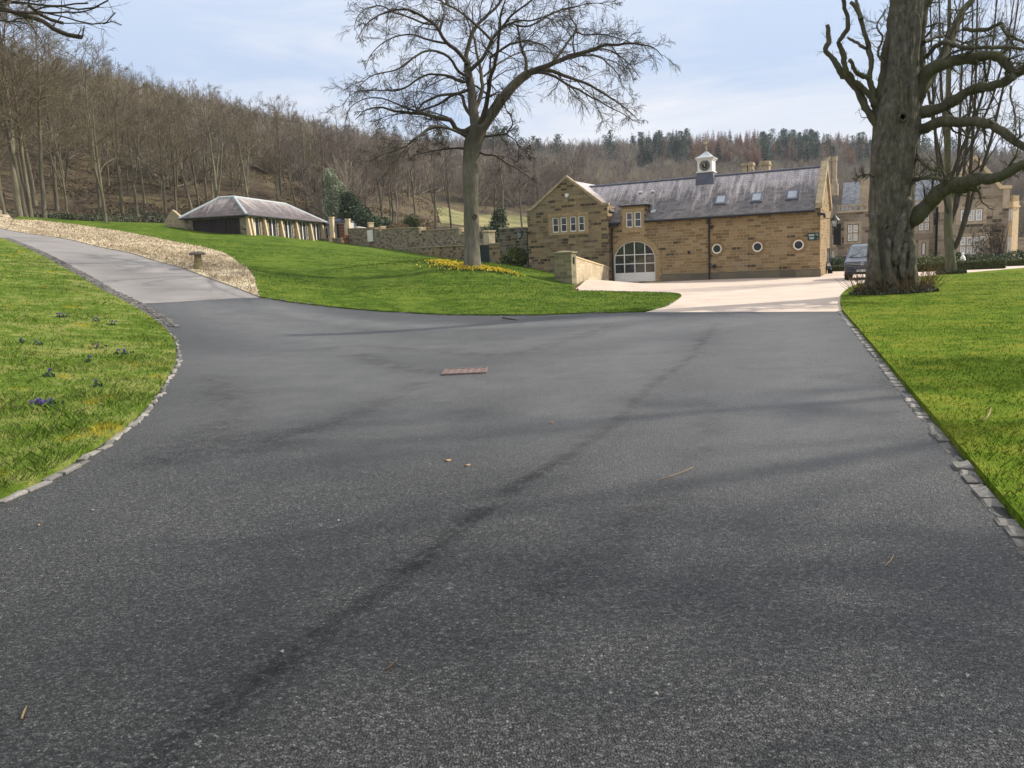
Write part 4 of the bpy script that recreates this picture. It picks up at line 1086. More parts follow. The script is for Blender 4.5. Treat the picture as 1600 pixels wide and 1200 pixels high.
for k in range(dn):
    y0_, y1_ = .6+k*dl_, .6+(k+1)*dl_
    m = MB()
    for j in range(9):
        a, b = y0_+.12+(y1_-y0_-.24)*j/9, y0_+.12+(y1_-y0_-.24)*(j+1)/9-.015
        m.box(.12, .17, a, b, -1.0, ze-.3)
    m.box(.06, .2, y0_, y0_+.12, -1.0, ze-.3).box(.06, .2, y1_-.12, y1_, -1.0, ze-.3)
    m.box(.19, .22, y0_+.1, y1_-.1, -1.0, ze-.3)
    m.build('timber_door', M_timber, gh)
o_ = .45; e_ = ze-.05
A_ = lambda x, y, z: (x, y, z)
rq = 2.1
zr = Lf.hitx(375, 307, rq)[1]
r0, rA, rB = (rq, rq, zr), (Lf.hit(446, 317, rq)[0], rq, zr), (rq, Lf.hitx(343, 311, rq)[0], zr)
cor = [(-o_,-o_,e_), (LA+o_,-o_,e_), (LA+o_,WD+o_,e_), (WD+o_,WD+o_,e_), (WD+o_,LB+o_,e_), (-o_,LB+o_,e_)]
m = MB(); vs = cor + [r0, rA, rB]; fs = [(0,1,7,6), (1,2,7), (2,3,6,7), (3,4,8,6), (4,5,8), (5,0,6,8)]
m.add(vs, fs); m.add([(x, y, z-.14) for x, y, z in vs], [f[::-1] for f in fs])
for i in range(6): m.add([cor[i], cor[(i+1) % 6], (cor[(i+1) % 6][0], cor[(i+1) % 6][1], e_-.14), (cor[i][0], cor[i][1], e_-.14)], [(0, 3, 2, 1)])
rf = m.build('roof', M_roof2, gh)
m = MB()
for a, b in ((cor[0], r0), (r0, rA), (rA, cor[1]), (r0, rB), (rB, cor[5]), (rA, cor[2])): m.tube([a, b], .13, 6)
m.build('hip_lead', M_leadlt, rf)
m = MB().tube([(-o_-.05, -o_, e_-.1), (-o_-.05, LB+o_, e_-.1)], .07, 6).tube([(-o_, -o_-.05, e_-.1), (LA+o_, -o_-.05, e_-.1)], .07, 6)
m.build('gutter', M_black, gh)
m = MB().prism_x([(LB+.2, -1.2), (LB+2.6, -1.2), (LB+2.6, ze-.2), (LB+1.6, ze+.9), (LB+.2, ze-.3)], .3, .8)
m.build('end_wall', M_coping, gh)
gx0 = Lf
MB().box(.25, .3, LB+.9, LB+1.9, -1.2, ze-1.0).build('opening_shade_panel', M_black, gh)  # flat black panel painting the shade of an opening on solid wall
# ================================================================== garden walls, annexe, gate
class Line:                                   # an upright plane through two points on the ground
    def __init__(s, a, b):
        s.a = np.array([a[0], a[1], 0.0]); d = np.array([b[0]-a[0], b[1]-a[1], 0.0]); s.L = np.hypot(d[0], d[1]); s.d = d/s.L
        s.n = np.array([-s.d[1], s.d[0], 0.0]); s.th = math.atan2(s.d[1], s.d[0])
    def hit(s, px, py, off=0.0):
        r = ray(px, py); t = ((s.a + s.n*off - C0) @ s.n)/(r @ s.n); q = C0 + r*t
        return float((q - s.a) @ s.d), float(q[2])
def stone_wall(name, label, ln, x0, z0t, x1, z1t, mat, thick=0.45, base=-1.0, cop=0.1, copmat=None, y=0.0):
    """wall from x0 to x1 along a line, tops z0t and z1t, base sunk into the ground; its coping is a part"""
    r = empty(name, (ln.a[0], ln.a[1], 0), ln.th, label, 'wall')
    zb = []
    n = 8; m = MB()
    for k in range(n):
        a, b = x0+(x1-x0)*k/n, x0+(x1-x0)*(k+1)/n
        pa, pb = ln.a+ln.d*a, ln.a+ln.d*b
        za, zb_ = Tz(pa[0], pa[1])-.35, Tz(pb[0], pb[1])-.35
        ta, tb = z0t+(z1t-z0t)*k/n, z0t+(z1t-z0t)*(k+1)/n
        m.add([(a,y,za),(b,y,zb_),(b,y,tb),(a,y,ta)], [(0,1,2,3)]); m.add([(a,y+thick,za),(b,y+thick,zb_),(b,y+thick,tb),(a,y+thick,ta)], [(0,3,2,1)])
    for a, t in ((x0, z0t), (x1, z1t)):
        pa = ln.a+ln.d*a; za = Tz(pa[0], pa[1])-.35
        m.add([(a,y,za),(a,y+thick,za),(a,y+thick,t),(a,y,t)], [(0,1,2,3)] if a == x1 else [(0,3,2,1)])
    m.add([(x0,y,z0t),(x1,y,z1t),(x1,y+thick,z1t),(x0,y+thick,z0t)], [(0,1,2,3)])
    m.build('wall_face', mat, r)
    if cop: MB().prism_y([(x0, z0t), (x1, z1t), (x1, z1t+cop), (x0, z0t+cop)], y-.06, y+thick+.06).build('coping', copmat or M_coping, r, bevel=0.015)
    return r
gw = Line(P(541, 381, 103), P(757, 410, 75))
g = lambda x, y, off=0: gw.hit(*c7(x, y), off)
# upper stretch in four stepped lengths
a, b = gw.hit(543, 358)[0], gw.hit(586, 357)[0]
stone_wall('garden_wall', 'rubble garden wall length beside the red cedar door, with the white panel at its end', gw, a, gw.hit(543, 358)[1], b, gw.hit(586, 357)[1], M_rubble)
a2, b2 = g(168, 890), g(472, 882)
stone_wall('garden_wall', 'rubble garden wall length right of the white panel, with yellow flowers at its foot', gw, b, a2[1], b2[0], b2[1], M_rubble)
a3, b3 = g(482, 905), g(795, 888)
stone_wall('garden_wall', 'rubble garden wall length rising behind the lower wall, left of the bare tree trunk', gw, b2[0]+.02, a3[1], b3[0], b3[1], M_rubble)
a4, b4 = g(805, 915), g(985, 908)
stone_wall('garden_wall', 'rubble garden wall length partly hidden by the bare tree trunk, ending at the pale gate pier', gw, b3[0]+.02, a4[1], b4[0], b4[1], M_rubble)
def pier_thing(name, label, ln, x, w, zt, mat, y=-.1, d=.65, cat='pier'):
    p = ln.a + ln.d*x; zb = Tz(p[0], p[1]) - .3
    r = empty(name, (ln.a[0], ln.a[1], 0), ln.th, label, cat)
    MB().box(x-w/2, x+w/2, y, y+d, zb, zt-.14).build('shaft', mat, r, bevel=0.01)
    MB().box(x-w/2-.06, x+w/2+.06, y-.06, y+d+.06, zt-.14, zt).build('cap', mat, r, bevel=0.02)
    return r
q = g(1002, 902); pier_thing('gate_pier', 'pale dressed stone pier standing above the black garden gate', gw, q[0], .95, q[1], M_block)
for (px, py), lab in (((560+82/5, 180+838/5), 'small pale stone cap post on the garden wall nearest the cedar door'), ((560+175/5, 180+868/5), 'pale stone stub on the garden wall just right of the white panel'),
                      ((560+485/5, 180+878/5), 'pale stone stub at the wall step left of the bare tree'), ((560+801/5, 180+884/5), 'pale stone stub at the wall step hidden close to the bare tree trunk')):
    q = gw.hit(px, py); s_ = empty('wall_stub', (gw.a[0], gw.a[1], 0), gw.th, lab, 'stone stub')
    MB().box(q[0]-.2, q[0]+.2, -.1, .5, q[1]-.55, q[1]-.1).build('shaft', M_pale, s_, bevel=0.015); MB().box(q[0]-.25, q[0]+.25, -.15, .55, q[1]-.1, q[1]).build('cap', M_pale, s_, bevel=0.015)
q0, q1 = g(76, 900), g(122, 985)
wp = MB().box(q0[0], q1[0], -.16, -.05, q1[1], q0[1]).build('white_panel', M_white, None, bevel=0.01)
tag(wp, 'plain white door panel set in the rubble garden wall', 'panel'); wp.location = (gw.a[0], gw.a[1], 0); wp.rotation_euler = (0, 0, gw.th)
# terrace of white behind the wall (a rendered retaining face)
q0, q1 = gw.hit(546, 352, 2.5), gw.hit(576, 357, 2.5)
tw_ = MB().prism_y([(q0[0], q0[1]-1.5), (q1[0], q1[1]-1.0), (q1[0], q1[1]), (q0[0], q0[1])], 2.5, 2.8).build('rendered_wall', M_white, None)
tag(tw_, 'white rendered wall sloping down behind the garden wall', 'wall'); tw_.location = (gw.a[0], gw.a[1], 0); tw_.rotation_euler = (0, 0, gw.th)
# lower front wall
lw = Line(P(653, 399, 84.0), P(757, 410.5, 73.6))
l0, l1 = lw.hit(*c7(468, 1038)), lw.hit(*c7(945, 1015))
stone_wall('low_wall', 'low coursed stone wall in front of the garden wall, left of the black gate', lw, l0[0], l0[1], l1[0], l1[1], M_stone_dk, thick=.4)
# gate and the wall to its right
gt0, gt1 = lw.hit(*c7(950, 1150)), lw.hit(*c7(1019, 1012))
gate = empty('garden_gate', (lw.a[0], lw.a[1], 0), lw.th, 'dark painted garden gate beside the bare tree trunk', 'gate')
m = MB(); n = 7
zb = gt0[1]-.05
for k in range(n):
    a, b = gt0[0]+(gt1[0]-gt0[0])*k/n, gt0[0]+(gt1[0]-gt0[0])*(k+1)/n-.015
    m.box(a, b, .05, .09, zb, gt1[1])
m.build('boards', M_greenpaint, gate)
MB().box(gt0[0], gt1[0], .09, .13, zb+.3, zb+.45).build('ledge', M_greenpaint, gate)
MB().box(gt0[0], gt1[0], .09, .13, gt1[1]-.4, gt1[1]-.25).build('ledge', M_greenpaint, gate)
MB().tube([(gt1[0]-.2, .03, zb+1.0), (gt1[0]-.2, -.02, zb+1.0), (gt1[0]-.35, -.02, zb+1.0)], .02, 5).build('handle', M_black, gate)
w2 = Line(P(763, 411, 72.8), P(784, 413, 70.5))
x0, x1 = w2.hit(*c7(1020, 1010)), w2.hit(*c7(1102, 1006))
stone_wall('low_wall', 'short coursed stone wall between the dark gate and the taller blackened wall', w2, x0[0], x0[1], x1[0], x1[1], M_stone_dk)
w3 = Line(P(780, 414, 70.5), P(836, 416, 66.5))
x0, x1 = w3.hit(*c7(1098, 890)), w3.hit(*c7(1320, 880))
stone_wall('boundary_wall', 'tall blackened stone wall joining the coach house gable', w3, x0[0], x0[1], x1[0], x1[1], M_darkwall)

# annexe beyond the garden house
an = Line(P(503, 377, 104.5), P(545, 381, 104.0))
A0 = empty('garden_annexe', (an.a[0], an.a[1], 0), an.th, 'flat roofed annexe with a red cedar door and white glazed doors beside the garden house', 'annexe')
c5b = lambda x, y: (490 + x/14.545, 330 + y/14.545)
f = lambda x, y, o=0: an.hit(*c5b(x, y), o)
zt = f(580, 262)[1]; zb = f(580, 625)[1] - .6
d0, d1 = f(515, 300), f(712, 620); g0, g1 = f(165, 365), f(345, 612)
m = MB()
m.panel(rect(f(160, 300)[0], f(745, 300)[0], zb, zt), [rect(d0[0], d1[0], zb+.3, zt-.15), rect(g0[0], g1[0], zb+.3, g0[1])], 0, .3)
for x in (f(160, 0)[0], f(745, 0)[0]): m.add([(x,0,zb),(x,5,zb),(x,5,zt),(x,0,zt)], [(0,1,2,3)])
m.add([(f(160,0)[0],5,zb),(f(745,0)[0],5,zb),(f(745,0)[0],5,zt),(f(160,0)[0],5,zt)], [(0,3,2,1)])
m.build('wall', plain('grey_render', (0.45, 0.45, 0.43), 0.8, 0.2, var=0.1), A0)
MB().box(f(440, 0)[0], f(745, 0)[0], -.35, 5.2, zt, f(580, 215)[1]).build('flat_roof', M_lead, A0, bevel=0.02)
MB().hexa([(f(150,0)[0],-.3,zt-.25),(f(440,0)[0],-.3,zt-.25),(f(440,0)[0],3,f(240,170)[1]),(f(150,0)[0],3,f(240,170)[1])], [(f(150,0)[0],-.3,zt-.15),(f(440,0)[0],-.3,zt-.15),(f(440,0)[0],3,f(240,170)[1]+.1),(f(150,0)[0],3,f(240,170)[1]+.1)]).build('glazed_roof', plain('blue_slate_panel', (0.03, 0.045, 0.09), 0.35, 0.5), A0)
m = MB(); n = 6
for k in range(n): m.box(d0[0]+.25+(d1[0]-d0[0]-.3)*0, d1[0]-.05, .1, .15, zb+.3+(zt-.15-zb-.3)*k/n, zb+.3+(zt-.15-zb-.3)*(k+1)/n-.02)
m.build('cedar_door', M_cedar, A0)
MB().box(d0[0], d0[0]+.22, .05, .2, zb+.3, zt-.15).box(d1[0]-.04, d1[0], .05, .2, zb+.3, zt-.15).build('door_frame', M_black, A0)
casement(A0, g0[0], (g0[0]+g1[0])/2-.02, zb+.35, g0[1], .08, 1, 1, .12, name='glazed_door'); casement(A0, (g0[0]+g1[0])/2+.02, g1[0], zb+.35, g0[1], .08, 1, 1, .12, name='glazed_door')
for (xx, yt, yb), lab in (((405, 130, 690), 'tall pale stone pier between the white glazed doors and the red cedar door'), ((772, 175, 610), 'pale stone pier right of the red cedar door')):
    q = f(xx, yt, -.8); pier_thing('stone_pier', lab, Line(an.a - an.n*.8, an.a - an.n*.8 + an.d), q[0], .46, q[1], M_pale, y=-.3, d=.6)
q0, q1 = f(160, 625, -1.5), f(640, 625, -1.5)
ln2 = Line(an.a-an.n*1.5, an.a-an.n*1.5+an.d)
stone_wall('terrace_wall', 'knee high terrace wall in front of the annexe doors', ln2, q0[0], q0[1], q1[0], q1[1], M_rubble, thick=.3, cop=.06)
for (xx, yt), lab in (((385, 605), 'squat pale terrace post left of centre in front of the annexe'), ((665, 615), 'squat pale terrace post next to the terracotta pots')):
    q = f(xx, yt, -1.6); pier_thing('terrace_post', lab, Line(an.a-an.n*1.6, an.a-an.n*1.6+an.d), q[0], .42, q[1]+.08, M_pale, y=-.1, d=.45, cat='post')
def pot(label, px, py, Y, r_, hgt):
    p = P(px, py, Y); p[2] = Tz(p[0], p[1])
    t = empty('plant_pot', tuple(p), 0, label, 'pot')
    MB().lathe([(r_*.6, 0), (r_*.75, hgt*.4), (r_, hgt*.9), (r_*1.1, hgt*.9), (r_*1.1, hgt), (r_*.9, hgt), (r_*.85, hgt*.88)], 14).build('pot', M_terra, t, True)
    MB().lathe([(r_*.86, hgt*.86), (.01, hgt*.9)], 12).build('soil', M_black, t)
pot('larger terracotta pot standing by the terrace post', 541.5, 381, 102.3, .38, .8)
pot('tall terracotta jar behind the larger pot by the garden wall', 543.5, 381, 102.9, .26, 1.1)

# ================================================================== the mansion
mo = Gz(1440, 402, 0.0); mo = P(1440, 402, 74.0); mo[2] = 0.0
Mf = Frame(mo, TH)
man = empty('mansion', tuple(Mf.o), TH, 'large stone country mansion with mullioned white windows, gable and crenellated bay', 'mansion')
M_man = stone('mansion_stone', [(0.16, 0.125, 0.085), (0.25, 0.20, 0.14), (0.33, 0.275, 0.195), (0.28, 0.22, 0.15), (0.38, 0.315, 0.23)], (0.33, 0.28, 0.205), soot=0.07, grime=0.4, bw=.6, bh=.28, low=(.07,.065,.05))
k3 = lambda x, y, o=0: Mf.hit(*c3(x, y), o)
def mull_window(parent, y, x0, x1, z0, z1, cols, rows, glassm=None, surround=True, div=(2, 2)):
    """stone mullions with white casements between"""
    s_ = .12
    if surround:
        m = MB(); e = .26
        m.box(x0-e, x1+e, y-.03, y+.1, z1, z1+e).box(x0-e, x1+e, y-.05, y+.1, z0-.22, z0).box(x0-e, x0, y-.03, y+.1, z0, z1).box(x1, x1+e, y-.03, y+.1, z0, z1)
        for i in range(1, cols): c = x0+(x1-x0)*i/cols; m.box(c-s_/2, c+s_/2, y-.028, y+.1, z0, z1)
        for j in range(1, rows): c = z0+(z1-z0)*j/rows; m.box(x0, x1, y-.026, y+.1, c-s_/2, c+s_/2)
        m.build('window_surround', M_buff, parent)
    for i in range(cols):
        for j in range(rows):
            a, b = x0+(x1-x0)*i/cols+s_/2, x0+(x1-x0)*(i+1)/cols-s_/2; c, d = z0+(z1-z0)*j/rows+s_/2, z0+(z1-z0)*(j+1)/rows-s_/2
            casement(parent, a, b, c, d, y+.03, div[0], div[1], .09, .045, 'window', glassm or M_glassl)
# main range
xl, xr = k3(215, 700)[0], k3(1000, 700)[0]
zpar = k3(330, 518)[1]
mw = [((294, 605), (374, 725), 2, 2), ((808, 530), (888, 648), 2, 2), ((832, 735), (858, 825), 1, 1), ((178, 790), (203, 850), 1, 1), ((315, 795), (348, 850), 2, 1)]
holes = []
for p0, p1, c_, r_ in mw:
    a, b = k3(*p0), k3(*p1); holes.append((a[0], b[0], b[1], a[1], c_, r_))
m = MB(); m.panel(rect(xl, xr, -.3, zpar), [rect(*hh[:4]) for hh in holes], 0, .25)
m.add([(xl,0,-.3),(xl,9,-.3),(xl,9,zpar),(xl,0,zpar)], [(0,3,2,1)]); m.add([(xl,9,-.3),(xr,9,-.3),(xr,9,zpar),(xl,9,zpar)], [(0,3,2,1)]); m.add([(xl,0,zpar),(xr,0,zpar),(xr,9,zpar),(xl,9,zpar)], [(0,1,2,3)])
m.build('main_wall', M_man, man)
for hh in holes: mull_window(man, 0, *hh)
# string course and balustrade
ztop = k3(330, 458)[1]
m = MB(); m.box(xl, xr, -.18, .3, zpar, zpar+.18); m.build('cornice', M_buff, man, bevel=0.03)
m = MB(); m.box(xl, xr, -.12, .16, ztop-.14, ztop)
x = xl+.2
while x < xr: m.box(x-.1, x+.1, -.06, .1, zpar+.18, ztop-.14); x += .48
m.build('balustrade', M_buff, man)
# roof of the main range
zr_ = k3(300, 300, 5)[1]
MB().prism_x([(1.6, zpar-.1), (5.0, zr_), (8.4, zpar-.1)], xl+.2, xr).build('main_roof', M_roof3, man)
# twin octagonal chimney
cx0 = k3(178, 330, 2.6)[0]; zc0, zc1 = k3(178, 350, 2.6)[1], k3(178, 115, 2.6)[1]
m = MB().box(cx0-.62, cx0+.62, 2.2, 3.1, zc0-.6, zc0+.5)
for dx in (-.29, .29):
    m.lathe([(.27, zc0+.5), (.27, zc0+.8), (.22, zc0+.9), (.22, zc1-.5), (.275, zc1-.42), (.275, zc1-.25), (.24, zc1-.2), (.26, zc1)], 8, (cx0+dx, 2.65, 0))
m.build('chimney', M_buff, man)
x_ = k3(440, 320)[0]; MB().box(x_-.7, x_+1.2, 1.0, 2.4, zpar, k3(440, 270, 1.0)[1]).build('chimney', M_buff, man, bevel=0.03)
# coped end gable nearer the coach house
a, b = k3(108, 450, -2.2), k3(172, 450, -2.2)
m = MB(); zq = b[1]
m.prism_y([(a[0]-3, -.3), (b[0], -.3), (b[0], zq), (b[0]-.35, zq), (a[0]-.2, k3(105, 390, -2.2)[1]), (a[0]-3, k3(105, 390, -2.2)[1]+1.6)], -2.2, -.05)
m.build('end_gable', M_buff, man)
# flat black panel painting the shade inside the archway between them
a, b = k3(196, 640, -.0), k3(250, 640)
MB().box(a[0], b[0], -.06, .02, k3(220, 750)[1], k3(220, 600)[1]).build('arch_shade_panel', M_black, man)
# drainpipe
q = k3(938, 560); MB().tube([(q[0], -.1, 0), (q[0], -.1, zpar)], .08, 8).box(q[0]-.2, q[0]+.2, -.2, 0, zpar-1.5, zpar-1.0).build('downpipe', M_black, man)
# gabled wing, forward of the range
WYm = -1.6
wa, wb = k3(948, 700, WYm)[0], k3(1452, 700, WYm)[0]
zk = k3(1440, 345, WYm)[1]; za = Mf.hit(1532, 247, WYm)[1]; xa = (wa+wb)/2
ww = [((1108, 497), (1272, 578), 3, 1), ((1106, 690), (1292, 820), 4, 2)]
hs = []
for p0, p1, c_, r_ in ww:
    a, b = k3(*p0, WYm), k3(*p1, WYm); hs.append((a[0], b[0], b[1], a[1], c_, r_))
m = MB(); m.panel([(wa, -.3), (wb, -.3), (wb, zk), (wb-.6, zk), (xa, za), (wa+.6, zk), (wa, zk)], [rect(*hh[:4]) for hh in hs], WYm, .25)
for x in (wa, wb): m.add([(x,WYm,-.3),(x,9,-.3),(x,9,zk),(x,WYm,zk)], [(0,1,2,3)])
m.build('wing_wall', M_man, man)
for hh in hs: mull_window(man, WYm, *hh)
m = MB(); m.prism_y([(wa-.15, zk), (wa+.7, zk), (xa, za), (wb-.7, zk), (wb+.15, zk), (wb+.15, zk+.25), (wb-.55, zk+.28), (xa, za+.32), (wa+.55, zk+.28), (wa-.15, zk+.25)], WYm-.08, WYm+.35)
m.build('gable_coping', M_pale, man)
m = MB()
for x in (wa, wb-.45): m.box(x-.02, x+.47, WYm-.02, WYm+.4, zk-1.6, zk-.02)
m.build('quoins', M_buff, man)
MB().prism_y([(wa, zk-.2), (xa, za-.1), (wb, zk-.2)], WYm+.35, 9).build('wing_roof', M_roof3, man)
# crenellated bay on the far side
bx0, bx1 = k3(1450, 600, .2)[0], k3(1535, 600, .2)[0]
zc = k3(1500, 392, .2)[1]
bay = MB().prism_z([(bx0, .2), (bx1-.5, .2), (bx1, .9), (bx1, 3.2), (bx0, 3.2)], -.3, zc-.5)
by_ = bay.build('bay', M_pale, man)
m = MB(); bb = [(bx0-.05, .1), (bx1-.45, .1), (bx1+.1, .85), (bx1+.1, 3.2), (bx0-.05, 3.2)]
m.prism_z(bb, k3(1500, 468, .2)[1]-.12, k3(1500, 468, .2)[1])
zz0 = zc-.5
for k in range(3):
    x = bx0+.05 + k*(bx1-.6-bx0)/2; m.box(x-.14, x+.14, .18, .5, zz0, zc)
for k in range(3): m.box(bx1-.32, bx1-.02, 1.0+k*.85, 1.4+k*.85, zz0, zc)
m.build('battlement', M_pale, man)
for y0_, y1_ in ((580, 485), (800, 685)):
    z0, z1 = k3(1500, y0_, .2)[1], k3(1500, y1_, .2)[1]
    for i in range(2):
        a = bx0+.2 + i*(bx1-bx0-.8)/2; casement(man, a, a+(bx1-bx0-.8)/2-.1, z0, z1, .13, 1, 2, .07, .04, 'window', M_glassl)
# rear gable peeping over the wing
q = Mf.hit(1525, 246, 8); MB().prism_y([(q[0]-1.6, q[1]-3), (q[0]+1.6, q[1]-3), (q[0]+1.6, q[1]-1.8), (q[0], q[1]), (q[0]-1.6, q[1]-1.8)], 7.5, 8.2).build('rear_gable', M_buff, man)

# ================================================================== vehicles
M_paint = NT('dark_blue_grey_paint'); M_paint = M_paint.fin((0.035, 0.04, 0.058), 0.28, 0.6); 
M_paint.node_tree.nodes['Principled BSDF'].inputs['Coat Weight'].default_value = 0.6
M_tyre = plain('tyre_rubber', (0.018, 0.018, 0.018), 0.9, 0.2)
M_chrome = plain('chrome', (0.65, 0.65, 0.66), 0.2, 0.5, metal=0.9, var=0.03)
M_lamp = plain('headlamp_glass', (0.62, 0.60, 0.55), 0.12, 0.8, var=0.2)
M_amber = plain('amber_lens', (0.65, 0.28, 0.08), 0.2, 0.5)
M_plate = plain('number_plate', (0.78, 0.77, 0.70), 0.4, 0.3, var=0.03)
M_wscr = glass('windscreen_glass', (0.20, 0.23, 0.26), 0.06)
vp = Gz(1347, 437.5); 
vth = math.atan2(-(vp[1]), -(vp[0])) + RAD(-3)        # nose towards us, turned a little
van = empty('parked_van', (vp[0], vp[1], 0.0), vth, 'dark blue grey people carrier van parked behind the big tree trunk', 'van')
VH, VW, VL = 1.95, 1.90, 4.9
# stations from nose (x=0) back: outline of each cross section (half-width at belt, roof half-width)
st = [(0.02, .42, .86, .84, .80), (-.06, .34, 1.02, .92, .80), (-.55, .30, 1.14, .94, .80), (-.98, .28, 1.22, .95, .80), (-1.02, .28, 1.24, .95, .80), (-1.75, .28, 1.84, .95, .72), (-2.2, .28, 1.95, .95, .74), (-4.5, .28, 1.95, .95, .74), (-4.85, .34, 1.86, .94, .72), (-4.92, .45, 1.3, .90, .70)]
m = MB(); vs = []; fs = []
N_ = 12
for x, zb, zt, wb_, wt in st:
    belt = min(1.18, zt-.02)
    sec = [(-wb_*.94, zb), (-wb_, zb+.18), (-wb_, belt*.75), (-wb_*.985, belt), (-(wt+(wb_-wt)*.25 if zt > belt+.1 else wb_*.95), zt-.10 if zt > belt+.1 else zt-.01), (-wt*.86, zt)]
    sec = sec + [(-a, b) for a, b in sec[::-1]]
    vs += [(x, a, b) for a, b in sec]
for i in range(len(st)-1):
    for k in range(N_): fs.append((i*N_+k, i*N_+(k+1) % N_, (i+1)*N_+(k+1) % N_, (i+1)*N_+k))
fs += [tuple(range(N_)), tuple(range((len(st)-1)*N_, len(st)*N_))[::-1]]
m.add(vs, fs)
body = m.build('body', M_paint, van, True)
md = body.modifiers.new('bevel', 'BEVEL'); md.width = .05; md.segments = 2; md.limit_method = 'ANGLE'; md.angle_limit = RAD(35)
# glass, just proud of the shell
MB().hexa([(-1.02,-.80,1.25),(-1.02,.80,1.25),(-1.00,.80,1.25),(-1.00,-.80,1.25)], [(-1.72,-.66,1.82),(-1.72,.66,1.82),(-1.68,.66,1.84),(-1.68,-.66,1.84)]).build('windscreen', M_wscr, van)
for sy in (-1, 1):
    q = [(-1.45, 1.22), (-2.3, 1.22), (-2.3, 1.80), (-1.95, 1.80)]
    m = MB()
    for poly in (q, [(-2.4, 1.22), (-3.5, 1.22), (-3.5, 1.80), (-2.4, 1.80)], [(-3.6, 1.22), (-4.6, 1.22), (-4.55, 1.78), (-3.6, 1.80)]):
        lo = [(x, sy*(.957-.19*(z-1.18)/.7), z) for x, z in poly]; m.add(lo + [(x, y+sy*.012, z) for x, y, z in lo], [(0,1,2,3),(4,7,6,5),(0,4,5,1),(1,5,6,2),(2,6,7,3),(3,7,4,0)])
    m.build('side_glass', M_wscr, van)
    m = MB().box(-1.42, -1.22, sy*1.0-.02*sy-.1, sy*1.0+.14, 1.14, 1.36); mi = m.build('wing_mirror', M_paint, van, bevel=.04)
    lamp = MB().hexa([(-.10,sy*.60,.76),(.035,sy*.60,.76),(-.13,sy*.93,.76),(-.35,sy*.95,.76)], [(-.14,sy*.62,.98),(-.03,sy*.62,.97),(-.20,sy*.93,1.0),(-.42,sy*.95,1.02)]).build('headlight', M_lamp, van)
    MB().hexa([(-.12,sy*.80,.755),(-.03,sy*.80,.755),(-.135,sy*.93,.755),(-.3,sy*.95,.755)], [(-.14,sy*.80,.85),(-.045,sy*.80,.85),(-.15,sy*.935,.85),(-.3,sy*.952,.85)]).build('indicator', M_amber, lamp)
    for wx in (-.92, -3.95):
        wv = []
        ty = MB()
        c_ = (wx, sy*.80, .335)
        prof = [(.20, -.11), (.315, -.11), (.335, -.06), (.335, .06), (.315, .11), (.20, .11)]
        n = 22; vs = []; fs = []
        for r_, o in prof:
            for k in range(n): vs.append((wx + r_*math.cos(2*math.pi*k/n), sy*.84+o, .335 + r_*math.sin(2*math.pi*k/n)))
        for i in range(len(prof)-1):
            for k in range(n): fs.append((i*n+k, i*n+(k+1) % n, (i+1)*n+(k+1) % n, (i+1)*n+k))
        ty.add(vs, fs); wheel = ty.build('wheel', M_tyre, van, True)
        MB().disc_y(wx, .335, .21, sy*.84-.06, sy*.84+.115 if sy > 0 else sy*.84+.06, 18).build('rim', M_metal, wheel)
MB().box(-.05, .045, -.62, .62, .80, .97).build('grille', M_black, van, bevel=.015)
m = MB()
for z in (.855, .92): m.box(.04, .055, -.62, .62, z-.008, z+.008)
m.build('grille_bar', M_chrome, van)
m = MB().box(-.25, .06, -.90, .90, .36, .46).box(-.3, .085, -.88, .88, .57, .60)
m.build('bumper_trim', M_black, van, bevel=.02)
pl = MB().box(.085, .10, -.27, .27, .46, .57).build('number_plate', M_plate, van)
def front_text(txt, size, x, y, z, name, mat, parent):
    mm = MB(); text_mesh(txt, size, (0, 0, 0), mm)
    mm.v = [(x, y + a, z + c) for a, b, c in mm.v]; return mm.build(name, mat, parent)
m = MB(); xx = -.235                              # the characters are too blurred to read: dark strokes at their size
for k, wch in enumerate((.05, .05, .045, .05, .0, .05, .05, .045)):
    if wch:
        m.box(.101, .104, xx, xx+.012, .478, .552).box(.101, .104, xx+wch-.012, xx+wch, .478, .552)
        m.box(.101, .104, xx+.012, xx+wch-.012, .478 + (.031 if k % 2 else .062), .490 + (.031 if k % 2 else .062))
    xx += .062 if wch else .04
m.build('plate_characters', M_black, pl)
# round emblem: V above W in a ring
def emblem_tube(pts, r): return [(.062, y, .885+z) for y, z in pts]
m = MB(); n = 24; R_ = .082
m.tube([(.066, R_*math.cos(2*math.pi*k/n), .885+R_*math.sin(2*math.pi*k/n)) for k in range(n+1)], .009, 6)
for pts in ([(-.032, .07), (0, .012), (.032, .07)], [(-.066, .045), (-.033, -.055), (0, .0), (.033, -.055), (.066, .045)]):
    m.tube([(.068, y, .885+z) for y, z in pts], .007, 5)
m.build('emblem', M_chrome, van)
m = MB().tube([(-1.0, -.7, 1.27), (-1.32, -.05, 1.52)], .012, 5).tube([(-1.0, .1, 1.27), (-1.3, .7, 1.5)], .012, 5)
m.build('wiper', M_black, van)

